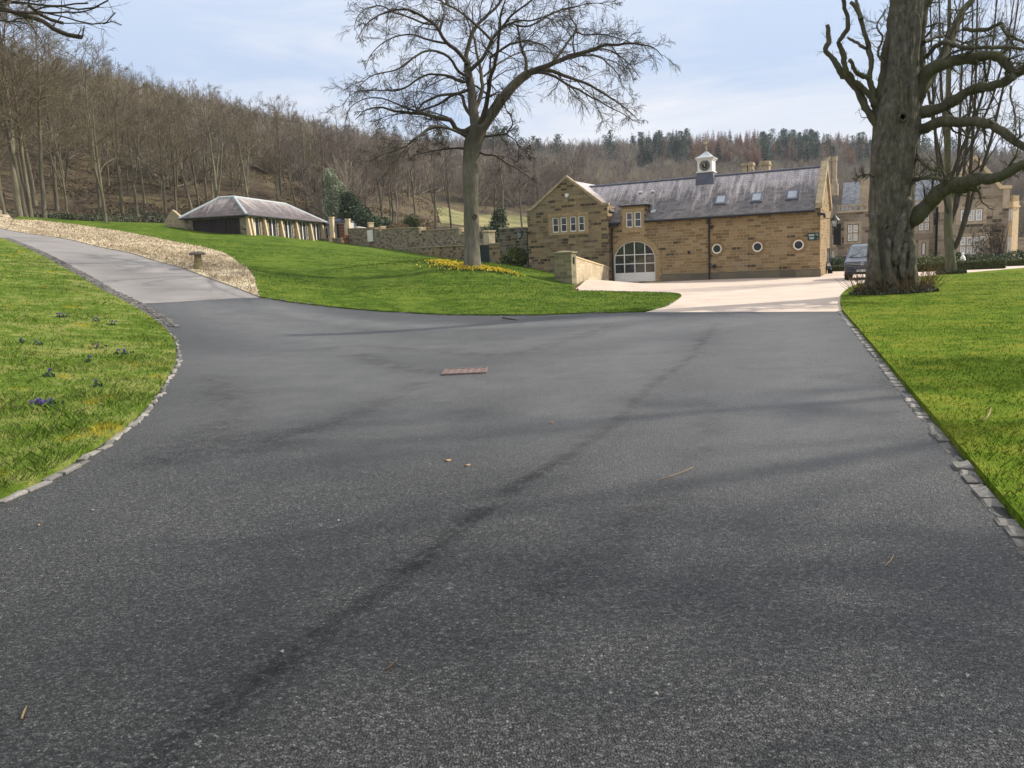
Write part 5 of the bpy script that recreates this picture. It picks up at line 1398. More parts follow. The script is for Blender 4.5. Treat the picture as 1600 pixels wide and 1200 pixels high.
# small utility buggy peeping round the coach house corner
bp = P(1281.5, 431, 58.5); bp[2] = 0
bug = empty('utility_buggy', tuple(bp), RAD(-100), 'small dark utility buggy parked behind the coach house corner', 'buggy')
m = MB().hexa([(-1.2,-.55,.35),(1.2,-.55,.35),(1.2,.55,.35),(-1.2,.55,.35)], [(-1.2,-.55,.78),(.55,-.55,.82),(.55,.55,.82),(-1.2,.55,.78)]).hexa([(.5,-.5,.4),(1.25,-.45,.4),(1.25,.45,.4),(.5,.5,.4)], [(.5,-.5,.95),(1.15,-.4,.75),(1.15,.4,.75),(.5,.5,.95)])
m.build('body', plain('dark_green_plastic', (.02, .03, .03), .5, .4), bug, bevel=.04)
m = MB()
for sx in (-.55, .5):
    for sy in (-.5, .5): m.tube([(sx+.1, sy, .8), (sx-.05, sy, 1.75)], .03, 6)
m.build('roll_frame', M_black, bug)
MB().box(-.7, .55, -.55, .55, 1.74, 1.80).build('canopy', M_black, bug, bevel=.02)
MB().hexa([(.58,-.48,.95),(.60,-.48,.95),(.60,.48,.95),(.58,.48,.95)], [(.45,-.48,1.72),(.47,-.48,1.72),(.47,.48,1.72),(.45,.48,1.72)]).build('windscreen', M_glassb, bug)
for sy in (-.3, .3): MB().lathe([(.09, 0), (.1, .03), (.02, .06)], 10, (0, 0, 0)).build('headlight', M_lamp, bug).matrix_local = Matrix.Translation((1.2, sy, .68)) @ Matrix.Rotation(RAD(90), 4, 'Y')
for sx in (-.8, .85):
    for sy in (-.5, .5): MB().disc_y(sx, .28, .28, sy-.11, sy+.11, 16).build('wheel', M_tyre, bug)
MB().box(-.5, .1, -.45, .45, .8, .95).box(-.6, -.5, -.45, .45, .8, 1.35).build('seat', M_black, bug, bevel=.03)

# ================================================================== staddle stone, manhole cover, path post, statue
sp = G(311, 421.5)
M_stad = plain('lichen_stone', (0.23, 0.19, 0.10), 0.95, 0.1, var=0.45, scale=7)
sd = empty('staddle_stone', (sp[0], sp[1], Tz(sp[0], sp[1])), 0, 'mushroom shaped staddle stone standing in the dry grass beside the lane', 'staddle stone')
o = MB().lathe([(.27, -.1), (.235, .1), (.19, .4), (.155, .68), (.15, .70)], 14).build('stem', M_stad, sd, True)
o = MB().lathe([(.14, .68), (.36, .70), (.385, .74), (.37, .80), (.25, .85), (.02, .875)], 18).build('cap', plain('grey_lichen_stone', (0.17, 0.145, 0.125), 0.95, 0.1, var=0.4, scale=9), sd, True)
mc = G(727, 581)
M_rust = NT('rusty_iron'); _v = M_rust.coord('Object')
M_rust = M_rust.fin(M_rust.ramp(M_rust.noise(_v, 14, 5, 0.75), [(0.3, (0.10, 0.068, 0.06)), (0.5, (0.17, 0.118, 0.105)), (0.7, (0.25, 0.18, 0.16))]), 0.8, 0.3)
man_c = empty('manhole_cover', (mc[0], mc[1], 0.0), -ROLL*0.5, 'rusty rectangular iron manhole cover set in the tarmac', 'manhole cover')
w_, d_ = .345, .30
MB().box(-w_-.03, w_+.03, -d_-.03, -d_, -.02, .012).box(-w_-.03, w_+.03, d_, d_+.03, -.02, .012).box(-w_-.03, -w_, -d_, d_, -.02, .012).box(w_, w_+.03, -d_, d_, -.02, .012).build('frame', M_rust, man_c)
m = MB().box(-w_+.006, w_-.006, -d_+.006, d_-.006, -.02, .006)
for i in range(6):
    for j in range(5):
        x, y = -w_+.06+i*(2*w_-.12)/5, -d_+.06+j*(2*d_-.12)/4
        a = RAD(45 if (i+j) % 2 else -45); c, s = math.cos(a), math.sin(a)
        q = [(x+u*c-v*s, y+u*s+v*c) for u, v in ((-.045,-.01),(.045,-.01),(.045,.01),(-.045,.01))]
        m.prism_z(q, .006, .010)
m.build('lid', M_rust, man_c)
pp = P(8.5, 338, 86); pp[2] = Tz(pp[0], pp[1])
ps = empty('footpath_post', tuple(pp), 0, 'dark timber post with a slanted top at the wood edge by the lane', 'post')
MB().box(-.12, .12, -.12, .12, -.2, 1.5).build('shaft', M_timber, ps, bevel=.01); MB().hexa([(-.3,-.14,1.4),(.14,-.14,1.5),(.14,.14,1.5),(-.3,.14,1.4)], [(-.3,-.14,1.85),(.14,-.14,1.9),(.14,.14,1.9),(-.3,.14,1.85)]).build('box_head', M_timber, ps, bevel=.01)
# white garden statue by the mansion
q = P(1504, 410, 66); q[2] = 0
stt = empty('garden_statue', tuple(q), 0, 'small white stone garden figure behind the long clipped hedge', 'statue')
stt.scale = (.56, .56, .56)
MB().box(-.35, .35, -.35, .35, 0, .45).build('plinth', M_cream, stt, bevel=.03)
MB().lathe([(.32, .45), (.42, .6), (.36, .95), (.30, 1.2), (.16, 1.38), (.13, 1.45), (.17, 1.55), (.16, 1.7), (.05, 1.8)], 14).build('figure', M_white, stt, True)
# ================================================================== trees
def resample(pts, k):
    p = np.array(smooth_path(pts, 6)) if len(pts) > 2 else np.array(pts, float)
    s = np.r_[0, np.cumsum(np.linalg.norm(np.diff(p, axis=0), axis=1))]
    u = np.linspace(0, s[-1], k)
    return np.stack([np.interp(u, s, p[:, i]) for i in range(3)], 1)
def unit(v): return v/np.maximum(np.linalg.norm(v, axis=-1, keepdims=True), 1e-9)
class Bark:
    """collects tapering tubes"""
    def __init__(s): s.V = []; s.Q = []; s.n = 0
    def tubes(s, pts, rad, n=3):              # pts (N,k,3), rad (N,k)
        N, k, _ = pts.shape
        if N == 0: return
        t = np.empty_like(pts); t[:, 1:-1] = pts[:, 2:]-pts[:, :-2]; t[:, 0] = pts[:, 1]-pts[:, 0]; t[:, -1] = pts[:, -1]-pts[:, -2]
        t = unit(t)
        ref = np.where(np.abs(t[:, :1, 2:3]) > 0.9, np.array([1.0, 0, 0]), np.array([0, 0, 1.0]))*np.ones_like(t)
        a = unit(np.cross(t, ref)); b = np.cross(t, a)
        an = np.arange(n)*2*np.pi/n
        ring = a[:, :, None]*np.cos(an)[None, None, :, None] + b[:, :, None]*np.sin(an)[None, None, :, None]
        V = pts[:, :, None] + ring*rad[:, :, None, None]
        idx = np.arange(N*k*n).reshape(N, k, n) + s.n
        q = np.stack([idx[:, :-1], np.roll(idx, -1, 2)[:, :-1], np.roll(idx, -1, 2)[:, 1:], idx[:, 1:]], -1).reshape(-1, 4)
        s.V.append(V.reshape(-1, 3)); s.Q.append(q); s.n += N*k*n
    def mesh(s, name): return np_mesh(name, np.vstack(s.V), np.vstack(s.Q))
def kids(pts, rad, per, t0, t1, ang, ln, lnj, rmul, k, wig, grav, R, up=0.0, taper=0.25, rmax=None, rmin=0.0, planar=None):
    """per children on every parent branch; returns their points and radii"""
    N, K, _ = pts.shape
    M = N*per
    pi = np.repeat(np.arange(N), per)
    t = t0 + (t1-t0)*((np.tile(np.arange(per), N) + R.uniform(0, 1, M))/per)
    f = t*(K-1); i = np.minimum(f.astype(int), K-2); w = (f-i)[:, None]
    st = pts[pi, i]*(1-w) + pts[pi, i+1]*w
    r0 = rad[pi, i]*(1-w[:, 0]) + rad[pi, i+1]*w[:, 0]
    d = unit(pts[pi, i+1]-pts[pi, i])
    pr = unit(np.cross(d, R.normal(0, 1, (M, 3))))
    a = R.normal(ang, 0.22, M)[:, None]
    d = unit(d*np.cos(a) + pr*np.sin(a) + np.array([0, 0, up]))
    plen = np.linalg.norm(np.diff(pts, axis=1), axis=2).sum(1)[pi]
    L = plen*ln*(1 - 0.55*(t-t0)/(max(t1-t0, 1e-6)))*R.uniform(1-lnj, 1+lnj, M)
    r = r0*rmul*R.uniform(0.7, 1.0, M)
    if rmax: r = np.minimum(r, rmax)
    r = np.maximum(r, rmin)
    out = np.empty((M, k, 3)); out[:, 0] = st; cur = st
    for j in range(1, k):
        d = unit(d + R.normal(0, wig, (M, 3)) + np.array([0, 0, grav])*(L[:, None]**0.5)*0.5)
        cur = cur + d*(L/(k-1))[:, None]; out[:, j] = cur
    rr = r[:, None]*np.linspace(1, taper, k)[None]
    return out, rr

def bark_mat(name, cols, moss=None, scale=1.0, rnd=0.25, bumpd=0.04, zmoss=None, zs=1.1):
    t = NT(name); v = t.coord('Object'); 
    n = t.noise(t.mapping(v, (5*scale, 5*scale, zs*scale)), 1.0, 5, 0.68)
    c = t.ramp(n, [(0.28 + 0.44*i/(len(cols)-1), q) for i, q in enumerate(cols)])
    if moss:
        c = t.mix(t.math('MULTIPLY', t.ramp(t.noise(v, 0.8, 4, 0.65), [(0.48, 0.0), (0.66, 1.0)]), 0.7), c, moss)
    if rnd: c = t.mix(1.0, c, t.ramp(t.rand(), [(0.0, 1-rnd), (1.0, 1+rnd)]), 'MULTIPLY')
    if zmoss:
        zz_ = t.sep(v)[2]; c = t.mix(t.math('MULTIPLY', t.ramp(t.math('ADD', t.math('DIVIDE', zz_, 10.0), t.math('MULTIPLY', t.noise(v, 1.2, 4, .6), .16)), [(zmoss[0], 0.0), (zmoss[1], 1.0)]), .85), c, (0.06, 0.052, 0.036))
    t.bump(n, 0.8, bumpd)
    return t.fin(c, 0.92, 0.12)
M_bark = bark_mat('smooth_grey_bark', [(0.09, 0.08, 0.062), (0.17, 0.152, 0.118), (0.24, 0.218, 0.172)], (0.10, 0.105, 0.045), 1.0, 0, zmoss=(.60, .76))
M_branch = bark_mat('dark_branch_bark', [(0.040, 0.032, 0.026), (0.085, 0.068, 0.052)], (0.07, 0.068, 0.035), 1.0, 0)
M_limb = bark_mat('limb_bark', [(0.055, 0.047, 0.036), (0.115, 0.10, 0.074), (0.17, 0.15, 0.115)], (0.08, 0.082, 0.036), 1.0, 0)
M_bigbark = bark_mat('furrowed_bark', [(0.028, 0.025, 0.019), (0.088, 0.078, 0.060), (0.148, 0.132, 0.103), (0.25, 0.228, 0.18)], (0.09, 0.088, 0.048), 1.5, 0, 0.14, zs=2.3)
M_bigbranch = bark_mat('mossy_branch_bark', [(0.045, 0.040, 0.027), (0.115, 0.105, 0.07)], (0.09, 0.092, 0.038), 1.2, 0, 0.03)
M_wtrunk = bark_mat('woodland_bark', [(0.075, 0.064, 0.042), (0.16, 0.138, 0.095), (0.24, 0.21, 0.15)], (0.10, 0.105, 0.045), 0.6, 0.3)
def twig_mat(name, a, b, rnd=0.3):
    t = NT(name); c = t.mix(t.rand(), a, b)
    n = t.noise(t.coord('Object'), 0.35, 3, 0.6)
    c = t.mix(1.0, c, t.ramp(n, [(0.3, 0.75), (0.7, 1.25)]), 'MULTIPLY')
    return t.fin(c, 0.9, 0.12)
M_twig = twig_mat('woodland_twigs', (0.150, 0.126, 0.078), (0.172, 0.138, 0.09))
M_twig2 = twig_mat('purple_brown_twigs', (0.135, 0.106, 0.09), (0.165, 0.132, 0.11))

def cp(x, y, Y, dy=0.0): return P(x, y, Y + dy)
# ------------------------------------------------------------------ the wide bare tree on the lawn
Y0 = 46.0
c6 = lambda x, y: (500 + x/2.7276, y/2.7276)
tb = P(737, 418.5, Y0); tb[2] = Tz(tb[0], tb[1])
ctree = empty('bare_tree', tuple(tb), 0, 'wide spreading bare tree with smooth grey trunk standing in daffodils on the lawn', 'tree')
def local(pts, o): return np.array(pts) - o
PXM = Y0/F_PX/2.7276                          # metres per c6 pixel
def limb6(pts, dy):                           # pts: (x, y) in c6, dy: how far the tip leans away (+) or towards us
    n = len(pts); return np.array([cp(*c6(x, y), Y0, dy*(i/(n-1))**1.2) for i, (x, y) in enumerate(pts)]) - tb
R = np.random.default_rng(5)
tr = Bark()
tp = limb6([(648, 1150), (648, 1100), (646, 1000), (644, 900), (642, 800), (644, 700), (652, 620), (668, 570), (680, 545)], 0)
tp = resample(tp, 46)
trr = np.interp(np.linspace(0, 1, 46), [0, .03, .08, .2, .45, .65, .78, .9, 1], np.array([44, 37, 34, 32, 31, 32, 36, 38, 34])*PXM)
trr *= 1 + 0.035*np.sin(np.linspace(0, 22, 46))
tr.tubes(tp[None], trr[None], 22)
LIMB_IN_TRUNK = True
me = tr.mesh('trunk'); n = len(me.vertices); co = np.empty(n*3, np.float32); me.vertices.foreach_get('co', co); co = co.reshape(-1, 3)
ang = np.arctan2(co[:, 1], co[:, 0] - np.interp(co[:, 2], tp[:, 2], tp[:, 0])); flare = np.clip(1 - co[:, 2]/1.0, 0, 1)
cx_ = np.interp(co[:, 2], tp[:, 2], tp[:, 0])
k_ = 1 + 0.10*flare*np.cos(ang*5+1) + 0.03*np.sin(ang*3+co[:, 2]*0.8) + 0.02*np.sin(ang*7-co[:, 2]*1.7)
co[:, 0] = cx_ + (co[:, 0]-cx_)*k_; co[:, 1] *= k_; me.vertices.foreach_set('co', co.ravel().astype(np.float32))
trunk = link_mesh('trunk', me, M_bark, ctree, True)
q = P(742, 338.5, Y0-.46) - tb
MB().lathe([(.0, -.05), (.13, -.03), (.16, .02), (.10, .05), (.07, .0)], 12).build('knot', M_bigbark, trunk, True).matrix_local = Matrix.Translation(tuple(q)) @ Matrix.Rotation(RAD(90), 4, 'X')
limbs = [  # points, start radius, end radius (c6 px), lean
 ([(676,560),(705,520),(735,478),(770,430),(800,395),(830,360),(860,332),(890,312)], 30, 20, -1.0),
 ([(886,312),(930,292),(965,280),(1000,262),(1040,246),(1080,225),(1120,212),(1165,195),(1210,178),(1260,178),(1300,172),(1350,178),(1400,192),(1440,220),(1462,250)], 16, 1.6, -3),
 ([(884,316),(930,305),(975,300),(1020,312),(1060,330),(1090,345),(1140,362),(1190,385),(1230,412),(1270,440),(1310,468),(1345,500),(1365,525)], 13, 1.5, 2.5),
 ([(905,306),(960,312),(1010,330),(1060,365),(1110,390),(1160,420),(1210,445),(1260,470),(1300,490),(1335,515)], 9, 1.4, -4.5),
 ([(878,300),(880,265),(872,230),(860,205),(855,170),(848,130),(838,108),(812,98)], 10, 4, 2.0),
 ([(838,108),(880,112),(930,92),(980,60),(1030,40),(1090,30),(1150,15),(1210,18),(1260,40)], 6, 1.4, 3),
 ([(980,278),(1010,245),(1040,205),(1065,175),(1090,135),(1085,105),(1065,70),(1062,30),(1050,-40)], 9, 2, 5),
 ([(1090,135),(1130,150),(1190,148),(1250,158),(1310,172),(1360,195)], 5, 1.4, -4),
 ([(1035,246),(1090,235),(1150,222),(1200,218),(1250,232),(1300,262),(1340,300),(1365,335)], 8, 1.5, 5),
 ([(930,292),(990,270),(1060,250),(1130,236),(1190,250),(1235,285),(1270,320),(1290,380)], 7, 1.4, -6),
 # middle stem
 ([(672,562),(662,525),(656,480),(650,430),(644,385),(636,340),(630,300),(628,270)], 26, 17, .8),
 ([(626,275),(622,240),(634,195),(648,150),(672,105),(700,75),(730,45),(760,15),(790,-40),(800,-120)], 14, 4, 1.5),
 ([(640,300),(662,280),(690,255),(715,215),(735,175),(760,140),(785,112),(815,75),(850,45),(890,15),(930,-30)], 12, 3, -2),
 ([(785,112),(840,92),(890,95),(940,88),(1000,65),(1040,45),(1100,25)], 6, 1.5, -4),
 ([(622,262),(600,235),(575,208),(545,188),(525,165),(505,130),(485,105),(450,85),(410,60),(370,40),(320,38),(270,50),(220,75),(180,120),(160,170)], 12, 1.5, -2.5),
 ([(540,185),(500,178),(450,165),(400,150),(350,150),(300,160),(250,190),(210,240),(190,300)], 7, 1.4, 3),
 ([(505,130),(520,90),(528,50),(520,10),(500,-50)], 6, 2, 3),
 ([(485,105),(440,100),(390,80),(330,60),(260,35),(200,45),(160,80),(145,130)], 6, 1.4, -5),
 ([(634,330),(605,315),(585,300),(560,255),(530,235),(490,225),(440,235),(390,270),(340,305),(280,320),(220,330),(170,370),(140,420)], 9, 1.4, -4),
 ([(632,345),(600,350),(560,325),(500,318),(450,322),(400,350),(340,385),(280,390),(220,385),(160,390),(115,420),(95,470)], 8, 1.3, 3),
 ([(636,380),(600,395),(560,400),(515,405),(490,418),(450,440),(420,470),(370,455),(310,430),(250,420),(190,430),(140,455),(110,490)], 9, 1.4, -3),
 ([(655,505),(630,475),(612,440),(604,410),(575,400),(540,420),(500,450),(450,470),(390,490),(330,492),(280,500),(230,520)], 11, 1.5, 4),
 ([(655,540),(610,562),(575,545),(560,510),(525,500),(480,490),(430,478),(370,475),(310,470),(250,455),(190,470),(150,510)], 17, 1.5, -2.5),
 ([(650,588),(600,570),(560,552),(510,540),(470,548),(430,575),(400,600),(360,640),(320,690),(280,740)], 9, 1.4, -5),
 ([(645,600),(580,560),(510,545),(450,560),(390,600),(330,630),(270,650),(210,690)], 7, 1.3, 4.5),
 ([(642,640),(590,632),(540,635),(490,640),(440,652),(396,662)], 7, 2, -1.5),
 ([(668,585),(720,580),(770,575),(795,572),(805,555),(822,525),(812,490),(792,460),(785,440)], 8, 2, -1.5),
 ([(795,572),(830,595),(855,625),(880,648),(905,690)], 4, 1.2, 2),
 ([(660,640),(705,660),(740,665),(785,690),(830,715),(880,745),(920,770)], 7, 1.3, -3),
 # limbs towards and away from us fill the crown
 ([(672,560),(700,480),(720,400),(730,330),(745,270),(760,200),(770,130),(775,60),(790,0)], 16, 3, -7),
 ([(668,560),(660,480),(690,400),(700,330),(690,250),(670,170),(660,100),(650,30)], 15, 3, 7),
 ([(730,330),(790,290),(850,270),(910,280),(960,320),(1000,370)], 7, 1.4, -9),
 ([(700,330),(640,290),(570,270),(500,280),(430,310),(370,350)], 7, 1.4, 9),
 ([(745,270),(680,210),(600,150),(540,120),(480,110),(420,130)], 7, 1.4, -9),
 ([(690,250),(760,190),(830,150),(900,130),(970,140),(1040,170)], 7, 1.4, 9),
]
cr = Bark(); mainl = Bark(); LP, LR = [], []
for pts, r0, r1, dy in limbs:
    base = 0
    p = resample(limb6(pts, dy), 26)
    if dy in (-9, 9): p[:, 1] += (-4.2 if dy < 0 else 4.2)*1.0
    r = np.linspace(r0, r1, 26)*PXM*(0.85 if r0 >= 26 else 0.72)
    L_ = np.linalg.norm(np.diff(p, axis=0), axis=1).sum()
    s_ = np.sin(np.linspace(0, math.pi, 26))[:, None]
    p = p + np.cumsum(R.normal(0, .022, p.shape)*(L_/8), 0)*s_
    (mainl if r0 >= 26 else cr).tubes(p[None], r[None], 16 if r0 >= 26 else 10 if r0 > 10 else 7); LP.append(p); LR.append(r)
LP, LR = np.array(LP), np.array(LR)
p1, r1 = kids(LP, LR, 12, .2, .98, .75, .265, .4, .5, 9, .17, -.012, R, up=.15, rmax=.045, rmin=.013)
cr.tubes(p1, r1, 5)
p2, r2 = kids(p1, r1, 6, .2, 1.0, .65, .55, .4, .6, 7, .18, -.09, R, rmax=.021, rmin=.010)
cr.tubes(p2, r2, 4)
p3, r3 = kids(p2, r2, 6, .15, 1.0, .6, .75, .4, .7, 5, .13, -.42, R, rmax=.011, rmin=.0075, taper=.7)
cr.tubes(p3, r3, 3)
link_mesh('main_limb', mainl.mesh('main_limb'), M_limb, trunk, True)
crown = link_mesh('crown', cr.mesh('crown'), M_branch, ctree, True)

# ------------------------------------------------------------------ the big old tree on the right
YB = 29.6
bb_ = P(1394, 463, YB); bb_[2] = Tz(bb_[0], bb_[1])
btree = empty('old_tree', tuple(bb_), 0, 'massive old tree with furrowed trunk and mossy arching limbs beside the courtyard', 'tree')
PB = YB/F_PX/4.615
c7b = lambda x, y: (1260 + x/4.615, y/4.615)
c3b = lambda x, y: (1260 + x/4.615, 220 + y/4.615)
def trunk_mesh(rows, o, Yd, n=150, depth=.92, seed=1, furrow=.05):
    """rows: (y, left, right) in photo pixels -> one continuous fluted trunk"""
    rows = np.array(rows, float); ys = np.linspace(rows[0, 0], rows[-1, 0], 220)
    rs = rows[::-1]; lf, rg = np.interp(ys, rs[:, 0], rs[:, 1]), np.interp(ys, rs[:, 0], rs[:, 2])
    V = []
    for y, a, b in zip(ys, lf, rg):
        A_, B_ = P(a, y, Yd)-o, P(b, y, Yd)-o
        c = (A_+B_)/2; r = np.linalg.norm(B_-A_)/2
        for k in range(n):
            t = 2*math.pi*k/n
            z = c[2]
            f = 1 + furrow*math.sin(5*t+z*.25+seed) + furrow*.7*math.sin(9*t-z*.5) + furrow*.4*math.sin(17*t+z*1.1) + .012*math.sin(z*3+t*2)
            f += .016*math.sin(29*t+z*1.7+2*math.sin(z*.9)) + .013*math.sin(43*t-z*2.3+1.5*math.sin(z*1.7+t)) + .02*math.sin(3*z+4*t)*math.sin(2*t+z)
            fl = max(0, 1-z/1.5); f += .14*fl*math.sin(6*t+.8)
            V.append((c[0]+r*f*math.cos(t), c[1]+r*f*depth*math.sin(t), z))
    m_ = len(ys); i = np.arange(m_*n).reshape(m_, n)
    q = np.stack([i[:-1], np.roll(i, -1, 1)[:-1], np.roll(i, -1, 1)[1:], i[1:]], -1).reshape(-1, 4)
    return V, q
V, q = trunk_mesh([(475,1332,1452),(464,1341,1446),(455,1350,1438),(440,1356,1430),(410,1358,1429),(380,1360,1427),(350,1362,1423),(320,1362,1424),(290,1363,1426),(262,1364,1430),(235,1365,1432),(212,1366,1432),(195,1367,1433),(180,1370,1434),(165,1373,1434),(140,1379,1433),(110,1387,1433),(70,1391,1435),(30,1392,1438),(0,1393,1440),(-40,1395,1442),(-140,1400,1444),(-260,1408,1438)], bb_, YB)
trunkb = link_mesh('trunk', np_mesh('trunk', V, q), M_bigbark, btree, True)
m = MB()   # buttress ridges and bark ribs on the side that catches the sun
for pts, r in (([c3b(640,900),c3b(655,760),c3b(690,620),c3b(740,500),c3b(745,400)], .16), ([c3b(700,1000),c3b(690,860),c3b(720,740),c3b(700,650)], .13), ([c3b(745,1000),c3b(765,860),c3b(762,740),c3b(735,640)], .15), ([c7b(690,830),c7b(690,740),c7b(700,640),c7b(695,575)], .045), ([c7b(800,100),c7b(805,250),c7b(790,420),c7b(780,560),c7b(765,700),c7b(760,900)], .08), ([c3b(520,1040),c3b(500,900),c3b(490,700),c3b(500,500)], .15), ([c3b(600,1050),c3b(590,900),c3b(600,700)], .13)):
    m = MB(); p = np.array([P(x, y, YB-.80) for x, y in pts])-bb_; p = resample(p, 14)
    p[:, 1] += np.linspace(-.05, .14, 14)
    m.tube([tuple(a) for a in p], [r*.3]+[r*(1+.12*math.sin(k*1.9)) for k in range(12)]+[r*.3], 9)
    m.build('bark_rib', M_bigbark, trunkb, True)
for xx, yy, rr_ in ((590, 625, .11), (715, 745, .15)):
    qq = P(*c3b(xx, yy), YB-.86)-bb_
    MB().lathe([(rr_*.3, -.12), (rr_*.65, -.02), (rr_, .0), (rr_*1.05, -.05), (rr_*.9, -.12)], 14).build('burr', M_bigbark, trunkb, True).matrix_local = Matrix.Translation(tuple(qq)) @ Matrix.Rotation(RAD(90), 4, 'X')
qq = P(*c7b(697, 843), YB-.80)-bb_
MB().lathe([(.10, -.1), (.09, .0), (.13, .03), (.15, .0), (.15, -.1)], 14).build('knot_hole', M_bigbranch, trunkb, True).matrix_local = Matrix.Translation(tuple(qq)) @ Matrix.Rotation(RAD(90), 4, 'X')
big = [
 (c7b, [(560,960),(510,880),(455,790),(420,730),(390,670),(350,620),(310,575),(270,530),(240,490),(200,440),(165,390),(132,355),(150,320),(158,280),(152,230),(150,182)], 30, 15, 0.5),
 (c7b, [(390,660),(350,600),(325,550),(300,500),(280,450),(262,400),(256,330),(245,275),(270,240),(298,190),(298,130),(285,70),(268,10),(260,-60)], 22, 12, -1.0),
 (c7b, [(580,830),(500,745),(465,695),(420,640),(380,605),(350,590)], 24, 14, -.4),
 (c7b, [(560,930),(500,830),(465,700),(455,620),(445,560),(452,480),(452,420),(440,340),(432,280),(415,200),(395,140),(370,70),(350,40),(318,15)], 24, 13, 1.0),
 (c7b, [(440,560),(400,545),(365,520),(345,490),(330,460),(312,432)], 15, 12, -1.0),
 (c7b, [(440,345),(400,330),(360,300),(300,274)], 12, 8, .6),
 (c7b, [(395,140),(385,80),(365,20),(360,-60)], 13, 8, .5),
 (c7b, [(520,900),(540,760),(560,600),(580,400),(600,200),(612,50),(620,-100)], 40, 26, .9),
 # right-hand limbs
 (c7b, [(770,760),(820,660),(860,560),(900,510),(950,480),(1010,458),(1080,438),(1150,425),(1220,425),(1290,410),(1350,412),(1400,440),(1440,475),(1475,520),(1500,545)], 50, 26, -2.0),
 (c7b, [(1490,540),(1520,515),(1569,480),(1640,430),(1760,380)], 24, 14, -2.6),
 (c7b, [(760,830),(850,800),(930,770),(1000,740),(1060,705),(1120,670),(1180,645),(1250,628),(1320,618),(1390,604),(1450,580),(1500,550)], 42, 26, -2.2),
 (c7b, [(780,960),(830,935),(880,910),(940,882),(1000,870),(1080,866),(1160,866),(1230,872),(1300,890),(1360,925),(1420,965),(1480,1000),(1530,1035),(1590,1070),(1700,1120)], 40, 22, -3.0),
 (c3b, [(700,600),(760,560),(830,480),(890,420),(940,372),(1000,335),(1060,305),(1130,285),(1200,265),(1280,250),(1350,235),(1420,212),(1500,180),(1569,158),(1680,120)], 62, 26, -3.5),
 (c3b, [(1010,338),(1070,350),(1120,358),(1160,345),(1200,335),(1240,352)], 26, 22, -1.0),
 (c7b, [(830,650),(870,590),(910,520),(945,460),(985,390),(1020,340),(1055,260),(1080,190),(1115,120),(1150,60),(1200,5),(1260,-80)], 36, 20, 2.5),
 (c7b, [(800,640),(830,520),(840,400),(850,280),(870,160),(890,60),(920,-60),(950,-180)], 44, 26, .8),
 (c7b, [(860,420),(900,370),(960,320),(1030,330),(1100,352),(1180,362),(1260,352),(1350,350),(1450,352),(1569,345),(1700,330)], 16, 8, -3),
 (c7b, [(850,300),(900,275),(950,262),(1010,262),(1060,270),(1130,290),(1190,330),(1260,360)], 12, 5, 3),
 (c7b, [(1130,205),(1180,205),(1240,200),(1300,188),(1350,165),(1395,150),(1415,190),(1440,235),(1490,265),(1540,290),(1600,320)], 15, 8, -2),
 (c7b, [(1400,160),(1440,260),(1480,330),(1500,370)], 8, 4, 2),
 (c3b, [(770,60),(800,110),(830,160),(870,190),(930,212)], 18, 10, -1.6),
 (c3b, [(720,330),(780,290),(850,270),(920,262),(980,285)], 18, 10, -2),
 (c7b, [(1480,620),(1480,700),(1490,800),(1498,900),(1500,985)], 7, 3, -2.5),
 (c7b, [(1310,400),(1360,400),(1420,415),(1500,440),(1600,470)], 8, 5, 2),
 (c7b, [(560,460),(520,380),(540,300),(500,210),(540,120),(570,70)], 9, 4, 2),
 (c3b, [(480,260),(440,240),(400,250),(360,280)], 6, 2, -1.2),
]
bc = Bark(); LP, LR, LS = [], [], []
R = np.random.default_rng(9)
for fn, pts, r0, r1, dy in big:
    n = len(pts); p = np.array([P(*fn(x, y), YB + dy*(i/(n-1))) for i, (x, y) in enumerate(pts)]) - bb_
    p = resample(p, 44); LL = np.linalg.norm(np.diff(p, axis=0), axis=1).sum()
    r = np.linspace(r0, r1, 44)*PB*(1 + .07*np.sin(np.linspace(0, 25, 44)+r0) + R.normal(0, .045, 44))
    gn = np.cumsum(R.normal(0, .018, p.shape), 0)*min(1, LL/4); gn -= np.linspace(0, 1, 44)[:, None]*gn[-1]; p = p + gn
    r[0] *= 1.12
    bc.tubes(p[None], r[None], 12); LP.append(p); LR.append(r)
    bc.tubes(np.stack([p[-1], p[-1]+(p[-1]-p[-2])*.05])[None], np.array([[r[-1], .002]]), 12)
LP, LR = np.array(LP), np.array(LR)
right = [i for i, b in enumerate(big) if i >= 8]; left = [i for i in range(8)]
p1, r1 = kids(LP[right], LR[right], 16, .2, .98, .9, .26, .5, .35, 9, .22, 0.0, R, up=.15, rmax=.05, rmin=.014)
bc.tubes(p1, r1, 5)
p2, r2 = kids(p1, r1, 8, .15, 1.0, .8, .5, .4, .55, 7, .22, .0, R, up=.1, rmax=.02, rmin=.007)
bc.tubes(p2, r2, 4)
p3, r3 = kids(p2, r2, 4, .2, 1.0, .7, .5, .4, .6, 5, .22, .0, R, up=.1, rmax=.009, rmin=.005)
bc.tubes(p3, r3, 3)
p1, r1 = kids(LP[left], LR[left], 12, .15, 1., 1.0, .14, .5, .2, 7, .25, 0.0, R, up=.15, rmax=.02, rmin=.008)
bc.tubes(p1, r1, 4)
p2, r2 = kids(p1, r1, 4, .2, 1.0, .8, .55, .4, .6, 5, .25, .0, R, rmax=.009, rmin=.005)
bc.tubes(p2, r2, 3)
link_mesh('crown', bc.mesh('crown'), M_bigbranch, btree, True)

